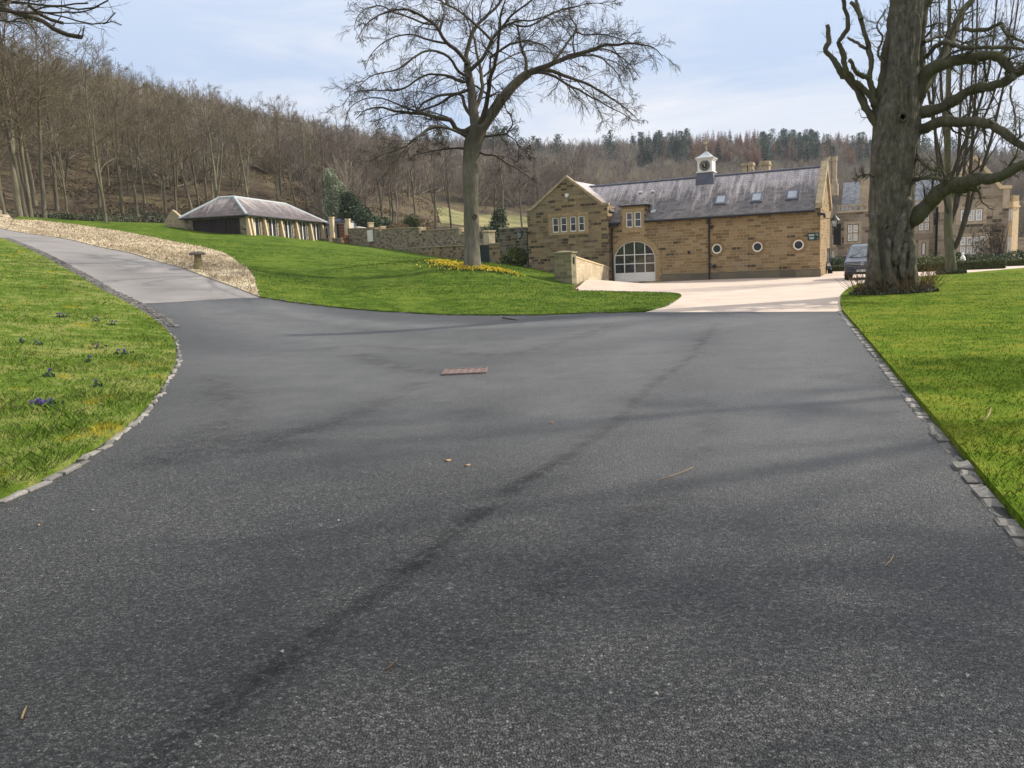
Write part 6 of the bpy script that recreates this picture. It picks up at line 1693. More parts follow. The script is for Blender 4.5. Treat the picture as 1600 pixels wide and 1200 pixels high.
# ------------------------------------------------------------------ the slim tree behind it, with upright stems
YS = 46.5
sb_ = P(1486, 431, YS); sb_[2] = Tz(sb_[0], sb_[1])
stree = empty('slim_tree', tuple(sb_), 0, 'slim many stemmed bare tree on the lawn edge in front of the mansion', 'tree')
V, q = trunk_mesh([(434,1474,1500),(430,1477,1496),(420,1478,1494),(400,1478,1492),(380,1476,1490),(350,1475,1487),(300,1477,1487),(250,1476,1485),(180,1477,1485),(100,1479,1486),(0,1481,1486),(-150,1483,1486)], sb_, YS, 24, 1.0, 3, .04)
link_mesh('trunk', np_mesh('trunk', V, q), bark_mat('green_grey_bark', [(0.06, 0.055, 0.035), (0.13, 0.12, 0.075), (0.19, 0.17, 0.11)], (0.10, 0.105, 0.04), 1.2, 0), stree, True)
sc = Bark(); R = np.random.default_rng(21); LP, LR = [], []
stems = [[(1484,398),(1494,385),(1502,365),(1510,340),(1518,310),(1528,280),(1545,230),(1560,170),(1575,100),(1590,10),(1600,-90)],
         [(1486,395),(1497,375),(1506,345),(1512,315),(1516,270),(1520,210),(1524,140),(1526,60),(1528,-80)],
         [(1483,360),(1490,335),(1494,300),(1497,250),(1500,180),(1503,100),(1505,0),(1506,-100)],
         [(1482,340),(1476,310),(1468,270),(1462,220),(1458,150),(1455,60),(1452,-60)],
         [(1482,330),(1490,290),(1506,250),(1530,200),(1555,140),(1575,60),(1590,-40)],
         [(1481,300),(1472,260),(1460,200),(1448,130),(1440,50),(1436,-60)],
         [(1484,350),(1496,320),(1500,300),(1506,270),(1510,230),(1516,160),(1520,80),(1518,-40)],
         [(1483,290),(1500,240),(1525,180),(1545,110),(1555,30),(1560,-60)],
         [(1481,280),(1476,200),(1470,120),(1468,20),(1466,-80)]]
for i, pts in enumerate(stems):
    n = len(pts); dy = (-1) ** i*(1.2 + .3*i)
    p = np.array([P(x, y, YS + dy*(k/(n-1))) for k, (x, y) in enumerate(pts)]) - sb_; p = resample(p, 26)
    r = np.linspace(.12 if i < 2 else .10, .02, 26); sc.tubes(p[None], r[None], 7); LP.append(p); LR.append(r)
LP, LR = np.array(LP), np.array(LR)
p1, r1 = kids(LP, LR, 16, .2, 1.0, .5, .24, .4, .5, 8, .12, .05, R, up=.5, rmax=.04, rmin=.012); sc.tubes(p1, r1, 4)
p2, r2 = kids(p1, r1, 6, .15, 1.0, .5, .5, .4, .6, 6, .14, .04, R, up=.3, rmax=.015, rmin=.007); sc.tubes(p2, r2, 3)
p3, r3 = kids(p2, r2, 3, .2, 1.0, .5, .6, .4, .7, 4, .14, .02, R, up=.2, rmax=.008, rmin=.006); sc.tubes(p3, r3, 3)
link_mesh('crown', sc.mesh('crown'), M_branch, stree, True)

# ------------------------------------------------------------------ the tree outside the frame whose boughs hang in at the top left
YO = 16.0
ob_ = np.array([-14.6, 15.0, 0.0]); ob_[2] = Tz(ob_[0], ob_[1])
otree = empty('overhanging_tree', tuple(ob_), 0, 'bare tree whose dark twiggy boughs hang in at the top left', 'tree')
c5o = lambda x, y: (x/8.0, y/8.0)
ot = Bark(); p = resample([(0,0,-.3),(.05,0,2),(.2,.1,4),(.3,.3,6.5),(.2,.5,9),(.3,.6,12)], 30); ot.tubes(p[None], np.linspace(.38, .16, 30)[None], 16)
link_mesh('trunk', ot.mesh('trunk'), M_bark, otree, True)
oc = Bark(); R = np.random.default_rng(4); LP, LR = [], []
anchor = np.array([.25, .3, 6.6])
for pts, r0, r1, z0, dy in (([(-500,-350),(-200,-50),(0,90),(130,140),(260,180),(400,215),(520,255),(620,330),(720,385),(820,430),(920,445),(1020,465)], 6.5, 4.0, 6.0, 0.),
                        ([(-300,-350),(100,-200),(300,0),(380,85),(450,150),(560,210),(650,255),(720,290),(790,290)], 5, 3, 6.8, .6),
                        ([(-400,-250),(0,20),(150,20),(300,35),(450,55),(600,70),(750,75),(880,55),(1000,40),(1100,40)], 3.4, 1.6, 6.5, 1.2),
                        ([(-200,-50),(200,150),(400,120),(560,85),(720,70),(850,100),(950,115),(1060,120),(1180,95),(1280,55),(1350,5)], 3, 1.4, 6.4, -.7),
                        ([(0,90),(200,140),(420,130),(600,170),(760,200),(900,240),(1020,275),(1140,300),(1290,300),(1340,270),(1400,215),(1440,160)], 3, 1.2, 6.4, .9),
                        ([(-100,200),(0,260),(120,250),(250,225),(370,230),(470,260)], 2.6, 1.2, 6.0, 1.4),
                        ([(-100,150),(0,255),(150,310),(280,380)], 2, 1, 6.0, -1.0),
                        ([(560,160),(700,160),(850,150),(960,155),(1100,130),(1240,80)], 2, 1, None, .5),
                        ([(1030,470),(1040,400),(1055,320)], 1.6, .8, None, 0.),
                        ([(1290,300),(1400,270),(1460,290),(1520,310)], 1.2, .7, None, 1.0)):
    p = [P(*c5o(x, y), YO+dy)-ob_ for x, y in pts]
    if z0: p = [np.array([.25, .3, z0])] + p[1:]
    p = resample(p, 30); r = np.linspace(r0, r1, 30)*YO/F_PX*.8; oc.tubes(p[None], r[None], 8); LP.append(p); LR.append(r)
    oc.tubes(np.stack([p[-1], p[-1]+(p[-1]-p[-2])*.05])[None], np.array([[r[-1], .002]]), 8)
LP, LR = np.array(LP), np.array(LR)
p1, r1 = kids(LP, LR, 14, .3, 1.0, .8, .17, .5, .5, 8, .2, .02, R, up=.15, rmax=.012, rmin=.006); oc.tubes(p1, r1, 4)
p2, r2 = kids(p1, r1, 4, .2, 1.0, .7, .45, .4, .7, 6, .2, .02, R, up=.1, rmax=.006, rmin=.0035); oc.tubes(p2, r2, 3)
link_mesh('crown', oc.mesh('crown'), M_branch, otree, True)

# ------------------------------------------------------------------ the wood on the hillside
def wood_tree(seed, H_, fork=None, spread=1.0, per=(17, 8, 8), clear=.3):
    R = np.random.default_rng(seed)
    t = Bark(); c = Bark()
    k = 16; z = np.linspace(-.4, H_*.86, k)
    lean = np.cumsum(R.normal(0, .10, (k, 2)), 0)*np.linspace(0, 1, k)[:, None] + np.linspace(0, 1, k)[:, None]*R.normal(0, .7, 2)
    p = np.c_[lean, z]; rb = .0115*H_*R.uniform(.8, 1.15)
    r = rb*np.interp(np.linspace(0, 1, k), [0, .06, .5, 1], [1.35, 1, .72, .16])
    t.tubes(p[None], r[None], 9)
    stems = [p]; sr = [r]
    if fork:
        for sgn in range(fork):
            i = int(k*R.uniform(.22, .42)); a = R.uniform(0, 6.28); n = k
            d = np.array([math.cos(a), math.sin(a)])*R.uniform(1.2, 2.4)
            u = np.linspace(0, 1, n)[:, None]
            q = np.c_[p[i, :2] + d*u**.7 + np.cumsum(R.normal(0, .07, (n, 2)), 0)*u, (p[i, 2] + (H_*.8-p[i, 2])*u)]
            rr = r[i]*.75*np.interp(u[:, 0], [0, .5, 1], [1, .7, .15]); t.tubes(q[None], rr[None], 8); stems.append(q); sr.append(rr)
    S_, SR = np.array(stems), np.array(sr)
    n1 = max(6, per[0]//len(stems))
    p1, r1 = kids(S_, SR, n1, clear, 1.0, .92, .44*spread, .35, .5, 9, .17, .02, R, up=.12, rmax=.07, rmin=.03); c.tubes(p1, r1, 5)
    p2, r2 = kids(p1, r1, per[1], .2, 1.0, .8, .52, .4, .55, 6, .18, .02, R, up=.15, rmax=.032, rmin=.018); c.tubes(p2, r2, 4)
    p3, r3 = kids(p2, r2, per[2], .15, 1.0, .65, .62, .4, .65, 4, .18, .01, R, up=.1, rmax=.018, rmin=.0135, taper=.75); c.tubes(p3, r3, 3)
    return t.mesh('trunk'), c.mesh('crown')
VAR = [wood_tree(101, 17, None, .85), wood_tree(102, 19, 1, .8), wood_tree(103, 15, None, 1.0), wood_tree(104, 18, 2, .8, (20, 8, 8)), wood_tree(105, 20, None, .75, (17, 8, 8), .36), wood_tree(106, 14, 1, 1.05), wood_tree(107, 16, 2, .95)]
for i, (a, b) in enumerate(VAR):
    for me, mt in ((a, M_wtrunk), (b, M_twig)):
        me.materials.append(mt); me.polygons.foreach_set('use_smooth', np.ones(len(me.polygons), bool))
CROWN2 = []
for a, b in VAR:
    c = b.copy(); c.materials.clear(); c.materials.append(M_twig2); CROWN2.append(c)
def plant_tree(x, y, v, sc, rz, label, group, purple=False, name='woodland_tree', zs=None):
    o = empty(name, (x, y, Tz(x, y)-.1), rz, label, 'tree', group)
    o.scale = (sc, sc, sc*(zs or 1))
    for nm, me in (('trunk', VAR[v][0]), ('crown', CROWN2[v] if purple else VAR[v][1])):
        q = bpy.data.objects.new(nm, me); COL.objects.link(q); q.parent = o
    return o
wr_ = random.Random(3)
placed = []
front = [  # trunk foot in the photo, variant, scale, label
 ((30, 338), 4, 1.25, 'woodland tree leaning left at the outer side of the clump above the lane'), ((41, 339), 1, 1.3, 'stout pale trunked woodland tree in the clump above the lane'),
 ((48, 339), 0, 1.2, 'straight woodland tree right of the stout pale trunk above the lane'), ((55, 320), 4, 1.15, 'woodland tree set a little back behind the clump above the lane'),
 ((69, 340), 0, 1.25, 'tall straight woodland tree standing alone right of the clump above the lane'), ((89, 328), 4, 1.05, 'slender single woodland tree between the lane clump and the thick trunk'),
 ((156, 326), 2, 1.45, 'thick trunked woodland tree just behind the slim one at the lawn edge'), ((165, 348), 5, 1.0, 'slim woodland tree at the lawn edge in front of the thick trunk'),
 ((192, 342), 3, 1.05, 'pale forked woodland tree splitting low at the lawn edge'), ((215, 344), 1, 1.0, 'bent pale woodland tree right of the forked one at the lawn edge'),
 ((227, 320), 0, .95, 'dark thin woodland tree further up the bank right of the bent pale one'), ((261, 346), 2, 1.0, 'woodland tree standing just left of the slate roofed garden house'),
 ((276, 342), 6, .95, 'twin stemmed woodland tree behind the left end of the garden house'), ((301, 330), 5, 1.1, 'woodland tree with a wide fork rising behind the garden house roof'),
 ((8, 336), 2, 1.1, 'woodland tree by the dark footpath post at the left edge')]
for (px, py), v, s_, lab in front:
    p = G(px, py, 140)
    if p[1] > 125 or p[1] < 60: p = P(px, py, 88)
    plant_tree(p[0], p[1], v, s_, wr_.uniform(0, 6.28), lab, 'bare trees of the hillside wood'); placed.append((p[0], p[1]))
mid = [((598, 345), 3, .8), ((622, 350), 6, .85), ((650, 352), 3, .9), ((680, 352), 1, .85), ((705, 352), 6, .9), ((785, 352), 4, .8), ((816, 352), 2, .95), ((560, 350), 5, .8), ((535, 350), 0, .9)]
MIDLAB = ['woodland tree left of the pale birch stem behind the garden wall', 'twin stemmed woodland tree behind the wall left of the pale field', 'many stemmed woodland tree at the field edge behind the stepped wall', 'twin trunked woodland tree at the field edge, left of the wide bare tree',
          'dark tree behind the wall, close against the wide bare tree trunk', 'thin tree in the pale field between the wide bare tree and the coach house', 'bushy headed tree rising just left of the coach house gable', 'woodland tree behind the white panel in the garden wall', 'woodland tree behind the red cedar door']
for ((px, py), v, s_), lab in zip(mid, MIDLAB):
    p = P(px, py, wr_.uniform(118, 132)); plant_tree(p[0], p[1], v, s_, wr_.uniform(0, 6.28), lab, 'bare trees of the hillside wood', True); placed.append((p[0], p[1]))
def px_of(x, y, z):
    v = np.array([x, y, z]) - C0; w = v @ FW
    return 800 + F_PX*(v @ RT)/w, 600 - F_PX*(v @ UP)/w
fpoly = np.array(field_outline)
cnt = 0; tries = 0
garden = lambda x, y: (y < 112 and x > -33 - (y-80)*.0 and y > 60 and x > -45 + 0) and not (x < -33 and y > 92)
while cnt < 262 and tries < 60000:
    tries += 1
    y = 84 + 150*wr_.random()**1.35; x = wr_.uniform(-.72*y-6, .12*y)
    px, py = px_of(x, y, Tz(x, y))
    if px < -70 or px > 905: continue
    if garden(x, y) or (y < 100 and px > 110): continue
    if y < 94 and px > 40: continue
    if inside(np.array([[x, y]]), fpoly)[0]: continue
    if 640 < px < 850 and y < 215 and y > 128: continue
    if px > 520 and y < 118: continue
    dmin = 3.6 if y < 140 else 4.6
    if any((x-a)**2 + (y-b)**2 < dmin**2 for a, b in placed): continue
    placed.append((x, y)); cnt += 1
    pur = wr_.random() < np.clip((px-330)/260, 0.05, .95)
    lab = 'bare tree deep in the hillside wood, behind its front row of trunks' if px < 640 else 'bare tree in the wood above the pale field behind the coach house'
    plant_tree(x, y, wr_.randrange(7), wr_.uniform(.85, 1.05)*np.interp(y, [84, 110, 150, 190], [1.0, .88, .68, .6]), wr_.uniform(0, 6.28), lab, 'bare trees of the hillside wood' if px < 640 else 'bare trees behind the pale field', pur)

# the far wood beyond: reads as one mass per kind
def far_mass(name, label, items, fn, mat, seed):
    """items: (x,y,height) -> one object; fn(R,h) returns verts, quads of one tree variant"""
    R = np.random.default_rng(seed); var = [fn(R) for _ in range(9)]
    V, Q, n = [], [], 0; tint = []
    for x, y, z, h_ in items:
        v, q = var[R.integers(len(var))]; a = R.uniform(0, 6.28); c, s = math.cos(a), math.sin(a)
        w = v*h_*np.array([1, 1, 1]); ww = np.c_[w[:, 0]*c-w[:, 1]*s + x, w[:, 0]*s+w[:, 1]*c + y, w[:, 2] + z]
        V.append(ww); Q.append(q + n); n += len(v); tint.append(np.full(len(v), R.uniform()))
    me = np_mesh(name, np.vstack(V), np.vstack(Q))
    a = me.attributes.new('tint', 'FLOAT', 'POINT'); a.data.foreach_set('value', np.concatenate(tint).astype(np.float32))
    o = link_mesh(name, me, mat); return tag(o, label, 'wood', None, 'stuff')
def far_bare(R):
    b = Bark(); H_ = 1.0
    p = np.c_[np.cumsum(R.normal(0, .008, (7, 2)), 0), np.linspace(-.03, .8, 7)]; r = np.linspace(.014, .004, 7); b.tubes(p[None], r[None], 4)
    p1, r1 = kids(p[None], r[None], 13, .3, .98, .65, .36, .35, .6, 6, .12, .05, R, up=.3, rmax=.007, rmin=.0045); b.tubes(p1, r1, 3)
    p2, r2 = kids(p1, r1, 7, .2, 1.0, .6, .52, .4, .7, 4, .14, .03, R, up=.15, rmax=.0045, rmin=.003, taper=.6); b.tubes(p2, r2, 3)
    return np.vstack(b.V), np.vstack(b.Q)
def far_bush(R):
    b = Bark(); n = 46
    th, ph = R.uniform(0, 6.28, n), R.uniform(.05, 1.35, n)
    d = np.stack([np.cos(th)*np.sin(ph), np.sin(th)*np.sin(ph), np.cos(ph)], 1)
    p = np.stack([d*0.12*np.array([1, 1, .6]), d*.5, d*np.array([.62, .62, .95])*R.uniform(.8, 1.1, (n, 1))], 1); r = np.tile([.012, .009, .004], (n, 1)); b.tubes(p, r, 3)
    p2, r2 = kids(p, r, 6, .35, 1.0, .55, .5, .4, .7, 4, .15, .03, R, rmax=.006, rmin=.004, taper=.6); b.tubes(p2, r2, 3)
    return np.vstack(b.V), np.vstack(b.Q)
def conifer(R, wd=.2, dens=34, droop=-.12, clear=.1):
    b = Bark(); p = np.c_[np.zeros((4, 2)), np.linspace(-.03, 1, 4)]; b.tubes(p[None], np.array([[.014, .011, .007, .002]]), 4)
    V = [np.vstack(b.V)]; Q = [np.vstack(b.Q)]; n = len(V[0])
    for i in range(dens):
        u = (i+R.uniform())/dens; z = clear + (1-clear)*u; L = wd*(1-u)**.8*R.uniform(.75, 1.15) + .015
        for k in range(9):
            a = R.uniform(0, 6.28); d = np.array([math.cos(a), math.sin(a), 0]); s = np.array([-d[1], d[0], 0]); w = L*.2
            o = np.array([0, 0, z]); tip = o + d*L + np.array([0, 0, droop*L + R.normal(0, .01)])
            mid = o + d*L*.55 + np.array([0, 0, .02*L])
            V.append(np.array([o+s*w*.25, mid+s*w, tip, mid-s*w])); Q.append(np.array([[0, 1, 2, 3]]) + n); n += 4
    return np.vstack(V), np.vstack(Q)
def pine(R):
    b = Bark(); p = np.c_[np.cumsum(R.normal(0, .008, (5, 2)), 0), np.linspace(-.03, .92, 5)]; b.tubes(p[None], np.array([[.013, .012, .010, .008, .003]]), 4)
    V = [np.vstack(b.V)]; Q = [np.vstack(b.Q)]; n = len(V[0])
    for i in range(340):
        c = np.array([R.normal(0, .085), R.normal(0, .085), R.uniform(.42, 1.0)]); c[:2] *= (1.35-c[2])*1.5
        d = unit(R.normal(0, 1, 3)); e = unit(np.cross(d, R.normal(0, 1, 3))); s = R.uniform(.016, .034)
        V.append(np.array([c-d*s, c+e*s*.6, c+d*s, c-e*s*.6])); Q.append(np.array([[0, 1, 2, 3]])+n); n += 4
    return np.vstack(V), np.vstack(Q)
def mass_mat(name, a, b, c=None):
    t = NT(name); k = t.ramp(t.attr('tint'), [(0.0, a), (.6, b), (1.0, c or b)])
    return t.fin(k, 0.9, 0.1)
itemsB, itemsU, itemsL, itemsC, itemsP = [], [], [], [], []
Rf_ = np.random.default_rng(77)
n_ = 9000
ys = 120 + 470*Rf_.uniform(0, 1, n_)**.8; xs = Rf_.uniform(-.62, .78, n_)*ys + Rf_.uniform(-30, 30, n_)
zs = T(xs, ys)
for x, y, z in zip(xs, ys, zs):
    px, py = px_of(x, y, z)
    if px < -60 or px > 1720: continue
    if px < 900 and y < (108 if px < 560 else 130): continue
    if x > -48 and y < 114 and px < 900: continue
    if px < 640 and y < 225:
        if Rf_.uniform() < .55: (itemsU if Rf_.uniform() < .45 else itemsB).append((x, y, z, Rf_.uniform(4, 10)))
        continue
    if y < 145 and px > 890: continue
    if 640 < px < 900 and y < 212: continue
    if 560 < px < 900 and y < 330:
        v_ = Rf_.uniform()
        if v_ < .8: (itemsB if v_ < .55 else itemsU).append((x, y, z, Rf_.uniform(7, 12)))
        continue
    if inside(np.array([[x, y]]), fpoly)[0]: continue
    u = Rf_.uniform()
    if px > 890 and y < 235:
        if u < .55: itemsU.append((x, y, z, Rf_.uniform(3, 6)))
        elif u < .72: itemsB.append((x, y, z, Rf_.uniform(8, 12)))
        continue
    if px > 830 and y < 390:
        if u < .72: itemsU.append((x, y, z, Rf_.uniform(5, 9.5)))
        elif u < .82: itemsB.append((x, y, z, Rf_.uniform(9, 15)))
        continue
    top = y > 385
    if top and px > 830 and Rf_.uniform() < .25: itemsU.append((x, y, z, Rf_.uniform(5, 9))); continue
    if top and (985 < px < 1075 or 1190 < px < 1380):
        if 1190 < px < 1280 or px < 1075 or px > 1340:
            if u < .5: (itemsP if u < .27 else itemsC).append((x, y, z, Rf_.uniform(10, 15)))
            elif u < .65: itemsL.append((x, y, z, Rf_.uniform(10, 14)))
            continue
    if top and 1060 < px < 1200 or (top and 1270 < px < 1350 and u < .3):
        if u < .62: itemsL.append((x, y, z, Rf_.uniform(10, 15)))
        elif u < .70: itemsC.append((x, y, z, Rf_.uniform(10, 15)))
        continue
    if u < (.62 if y < 330 else .5): itemsB.append((x, y, z, Rf_.uniform(9, 14)))
    elif u < .54 and y > 380 and px > 500: itemsP.append((x, y, z, Rf_.uniform(13, 18)))
M_fb = mass_mat('far_bare_twigs', (0.15, 0.118, 0.10), (0.19, 0.155, 0.13), (0.22, 0.185, 0.15))
M_fu = mass_mat('far_scrub_twigs', (0.23, 0.185, 0.145), (0.28, 0.235, 0.18), (0.30, 0.27, 0.175))
M_fl = mass_mat('larch_twigs', (0.34, 0.225, 0.165), (0.40, 0.275, 0.195), (0.34, 0.25, 0.19))
M_fc = mass_mat('dark_conifer', (0.055, 0.08, 0.058), (0.08, 0.11, 0.075), (0.11, 0.14, 0.095))
far_mass('far_bare_wood', 'far bare broadleaf wood covering the valley side', itemsB, far_bare, M_fb, 1)
far_mass('far_scrub', 'grey brown scrub and low trees on the hill foot behind the coach house', itemsU, far_bush, M_fu, 2)
far_mass('far_larch_wood', 'rusty bare larches on the far skyline', itemsL, lambda R: conifer(R, .20, 30, .05), M_fl, 3)
far_mass('far_spruce_wood', 'dark green conifers on the far skyline', itemsC, lambda R: conifer(R, .22, 34, -.15), M_fc, 4)
far_mass('far_pine_wood', 'dark round topped pines on the far skyline', itemsP, pine, M_fc, 5)
print('far', len(itemsB), len(itemsU), len(itemsL), len(itemsC), len(itemsP), 'near', cnt, tries)
# ================================================================== shrubs, hedges, flowers, grass
def leaf_mat(name, cols, rough=0.5, spec=0.3):
    t = NT(name); c = t.ramp(t.attr('tint'), [(i/(len(cols)-1), q) for i, q in enumerate(cols)])
    return t.fin(c, rough, spec)
M_everg = leaf_mat('evergreen_leaf', [(0.012, 0.024, 0.009), (0.035, 0.062, 0.02), (0.075, 0.11, 0.035)])
M_ivyt = leaf_mat('grey_green_leaf', [(0.16, 0.19, 0.11), (0.30, 0.33, 0.20), (0.42, 0.44, 0.28)])
M_laurel = leaf_mat('variegated_leaf', [(0.02, 0.035, 0.01), (0.075, 0.105, 0.02), (0.24, 0.25, 0.07)])
M_hedge = leaf_mat('clipped_hedge_leaf', [(0.03, 0.045, 0.012), (0.075, 0.095, 0.022), (0.125, 0.14, 0.035)])
M_ivyg = leaf_mat('ivy_leaf', [(0.03, 0.04, 0.018), (0.075, 0.085, 0.038), (0.13, 0.12, 0.065)])
M_rusty = leaf_mat('rusty_shoots', [(0.11, 0.06, 0.035), (0.21, 0.13, 0.08), (0.17, 0.15, 0.06)], .8, .1)
M_stem = plain('twig_stem', (0.09, 0.065, 0.045), .9, .1)
def leaves(name, pts, size, mat, parent=None, R=None, up=0.0):
    R = R or rng; n = len(pts)
    d = unit(R.normal(0, 1, (n, 3)) + np.array([0, 0, up])); e = unit(np.cross(d, R.normal(0, 1, (n, 3))))
    s = size*R.uniform(.6, 1.4, (n, 1)); f = np.cross(d, e)*s*.25
    V = np.stack([pts-d*s, pts+e*s*.5+f, pts+d*s, pts-e*s*.5+f], 1).reshape(-1, 3)
    me = np_mesh(name, V, np.arange(n*4).reshape(n, 4))
    a = me.attributes.new('tint', 'FLOAT', 'POINT'); a.data.foreach_set('value', np.repeat(R.uniform(0, 1, n).astype(np.float32), 4))
    return link_mesh(name, me, mat, parent)
def blob_pts(blobs, n, R, shell=.55):
    out = []; vol = np.array([r[0]*r[1]*r[2] for _, r in blobs])**(2/3); vol = vol/vol.sum()
    for (c, r), v in zip(blobs, vol):
        m = max(8, int(n*v)); d = unit(R.normal(0, 1, (m, 3))); rad = 1-(1-shell)*R.uniform(0, 1, (m, 1))**1.5
        lump = 1 + .16*np.sin(d[:, :1]*5+c[0])*np.sin(d[:, 1:2]*4+c[1]) + .1*R.normal(0, 1, (m, 1))
        out.append(np.array(c) + d*rad*lump*np.array(r))
    q = np.vstack(out); return q
def shrub(name, label, px, py, Y, blobs, n, size, mat, seed, cat='shrub', stems=5, group=None):
    p = P(px, py, Y); p[2] = Tz(p[0], p[1])
    r = empty(name, tuple(p), 0, label, cat, group); R = np.random.default_rng(seed)
    q = blob_pts(blobs, n, R); q[:, 2] = np.maximum(q[:, 2], .02)
    leaves('foliage', q, size, mat, r, R, .3)
    m = MB()
    for k in range(stems):
        c, rr = blobs[k % len(blobs)]
        m.tube([(R.normal(0, .12), R.normal(0, .12), -.1), (c[0]*.5+R.normal(0, .1), c[1]*.5, c[2]*.5), (c[0], c[1], c[2]+rr[2]*.5)], [.05*rr[0]+.01, .035*rr[0]+.008, .01], 5)
    m.build('stem', M_stem, r)
    return r
def B(*a): return [((x, y, z), (rx, ry, rz)) for x, y, z, rx, ry, rz in a]
shrub('ivy_clad_tree', 'pale grey green columnar evergreen rising behind the garden annexe', 524, 345, 116, B((0,0,2.2,1.5,1.5,2.2),(.2,.2,4.4,1.5,1.4,2.0),(-.2,0,6.1,1.0,1.0,1.6),(.9,.3,3.0,1.1,1.1,1.5)), 9000, .16, M_ivyt, 1, 'tree')
shrub('holly_bush', 'dark evergreen bush behind the wall left of the pale birch stem', 552, 352, 112, B((0,0,2.2,1.9,1.8,2.2),(1.4,.4,1.6,1.4,1.4,1.6),(-.4,.2,4.0,1.2,1.2,1.6)), 6000, .15, M_everg, 2)
shrub('holly_bush', 'broad dark evergreen bush behind the wall under the leaning birch stem', 588, 356, 108, B((0,0,1.6,2.2,1.8,1.6),(-1.6,.4,2.2,1.6,1.6,2.2),(1.6,0,1.1,1.4,1.2,1.1)), 6000, .15, M_everg, 3)
shrub('rose_bush', 'reddish brown twiggy bush behind the garden wall right of the white panel', 622, 358, 106, B((0,0,1.3,1.7,1.4,1.3),(1.3,.2,.9,1.2,1.1,.9)), 3500, .11, M_rusty, 4)
shrub('green_bush', 'mid green bush leaning right of the reddish bush behind the garden wall', 640, 352, 108, B((0,0,1.6,1.2,1.1,1.6),(.5,0,2.5,.9,.9,.9)), 3000, .12, M_hedge, 5)
shrub('red_stem_thicket', 'thicket of reddish stems behind the garden wall at the edge of the pale field', 690, 358, 100, B((-1.5,0,1.0,1.7,1.2,1.2),(1.5,0,1.0,1.8,1.2,1.1)), 4500, .10, M_rusty, 6, 'thicket')
shrub('holly_tree', 'small dark evergreen tree in the pale field beside the coach house gable', 779, 356, 100, B((0,0,2.6,1.1,1.1,1.3),(.2,0,3.8,.8,.8,1.0),(-.3,0,1.6,.9,.9,.9)), 2600, .12, M_everg, 7, 'tree')
shrub('green_bush', 'low round evergreen bush behind the wall right of the gate pier', 763, 360, 86, B((0,0,1.5,1.1,1.0,1.5)), 2600, .11, M_everg, 8)
shrub('laurel_bush', 'yellow green variegated shrub growing against the blackened wall by the lantern', 804, 414.5, 63.6, B((0,0,.55,.95,.75,.55),(-.45,0,.4,.6,.6,.4),(.45,-.1,.6,.6,.6,.6),(.1,0,1.05,.55,.5,.4)), 3600, .10, M_laurel, 9)
p = P(1027, 268, 330); p[2] = Tz(p[0], p[1])
R = np.random.default_rng(5); V, q = conifer(R, .26, 30, -.12, .05)
cf = empty('dark_conifer', tuple(p), 0, 'lone small dark conifer on the hill behind the coach house roof', 'tree'); cf.scale = (6.5, 6.5, 6.5)
me = np_mesh('foliage', V, q); a = me.attributes.new('tint', 'FLOAT', 'POINT'); a.data.foreach_set('value', R.uniform(0, .4, len(V)).astype(np.float32)); link_mesh('foliage', me, M_everg, cf)
MB().tube([(0,0,-.05),(0,0,.5)], [.03,.02], 6).build('trunk', M_stem, cf)
def birch(px, py, Y, h_, lean, lab, seed):
    p = P(px, py, Y); p[2] = Tz(p[0], p[1]); r = empty('birch_tree', tuple(p), 0, lab, 'tree'); R = np.random.default_rng(seed)
    k = 14; u = np.linspace(0, 1, k)[:, None]; q = np.c_[lean*u[:, 0] + np.cumsum(R.normal(0, .05, k)), np.cumsum(R.normal(0, .05, k)), -.3 + h_*u[:, 0]]
    b = Bark(); rr = np.linspace(.09, .02, k); b.tubes(q[None], rr[None], 8); link_mesh('trunk', b.mesh('trunk'), M_birch, r, True)
    c = Bark(); p1, r1 = kids(q[None], rr[None], 22, .35, 1, .7, .22, .4, .4, 8, .15, .02, R, up=.25, rmax=.04, rmin=.02); c.tubes(p1, r1, 4)
    p2, r2 = kids(p1, r1, 9, .2, 1, .6, .5, .4, .6, 6, .15, -.05, R, rmax=.018, rmin=.012); c.tubes(p2, r2, 3)
    link_mesh('crown', c.mesh('crown'), M_twig2, r)
M_birch = plain('pale_birch_bark', (0.33, 0.30, 0.26), .9, .1, var=.35, scale=2)
birch(616, 352, 110, 6.5, .6, 'slender birch with a pale stem behind the wall among the dark bushes', 1)
birch(507, 340, 118, 7, -.3, 'slender birch with a pale stem left of the columnar evergreen', 2)
# hedges
def hedge(name, label, x0, x1, Y, ztop_px, base_px, dep, n, seed, mat=None):
    a, b = P(x0, base_px[0], Y), P(x1, base_px[1], Y); 
    a[2] = b[2] = 0; d = (b-a); L = np.hypot(d[0], d[1]); th = math.atan2(d[1], d[0])
    zt = P((x0+x1)/2, ztop_px, Y)[2]
    r = empty(name, tuple(a), th, label, 'hedge'); R = np.random.default_rng(seed)
    zt = max(zt, .35)
    MB().box(.05, L-.05, .06, dep-.05, -.1, zt-.05).build('core', plain('hedge_inside', (0.022, 0.026, 0.012), .95, .05), r)
    f = R.choice(4, n, p=[.48, .40, .06, .06]); q = np.empty((n, 3)); u, v = R.uniform(0, 1, n), R.uniform(0, 1, n)
    q[:, 0] = u*L; q[:, 1] = 0; q[:, 2] = v*zt
    k = f == 1; q[k, 1] = v[k]*dep; q[k, 2] = zt
    k = f == 2; q[k, 0] = 0; q[k, 1] = u[k]*dep
    k = f == 3; q[k, 0] = L; q[k, 1] = u[k]*dep
    q += R.normal(0, .025, q.shape); q[:, 2] = np.maximum(q[:, 2], .01)
    leaves('foliage', q, .045, mat or M_hedge, r, R)
hedge('clipped_hedge', 'long low clipped hedge with squared ends in front of the mansion wing', 1433, 1571, 54.3, 409.5, (424.5, 419.5), 2.2, 16000, 1)
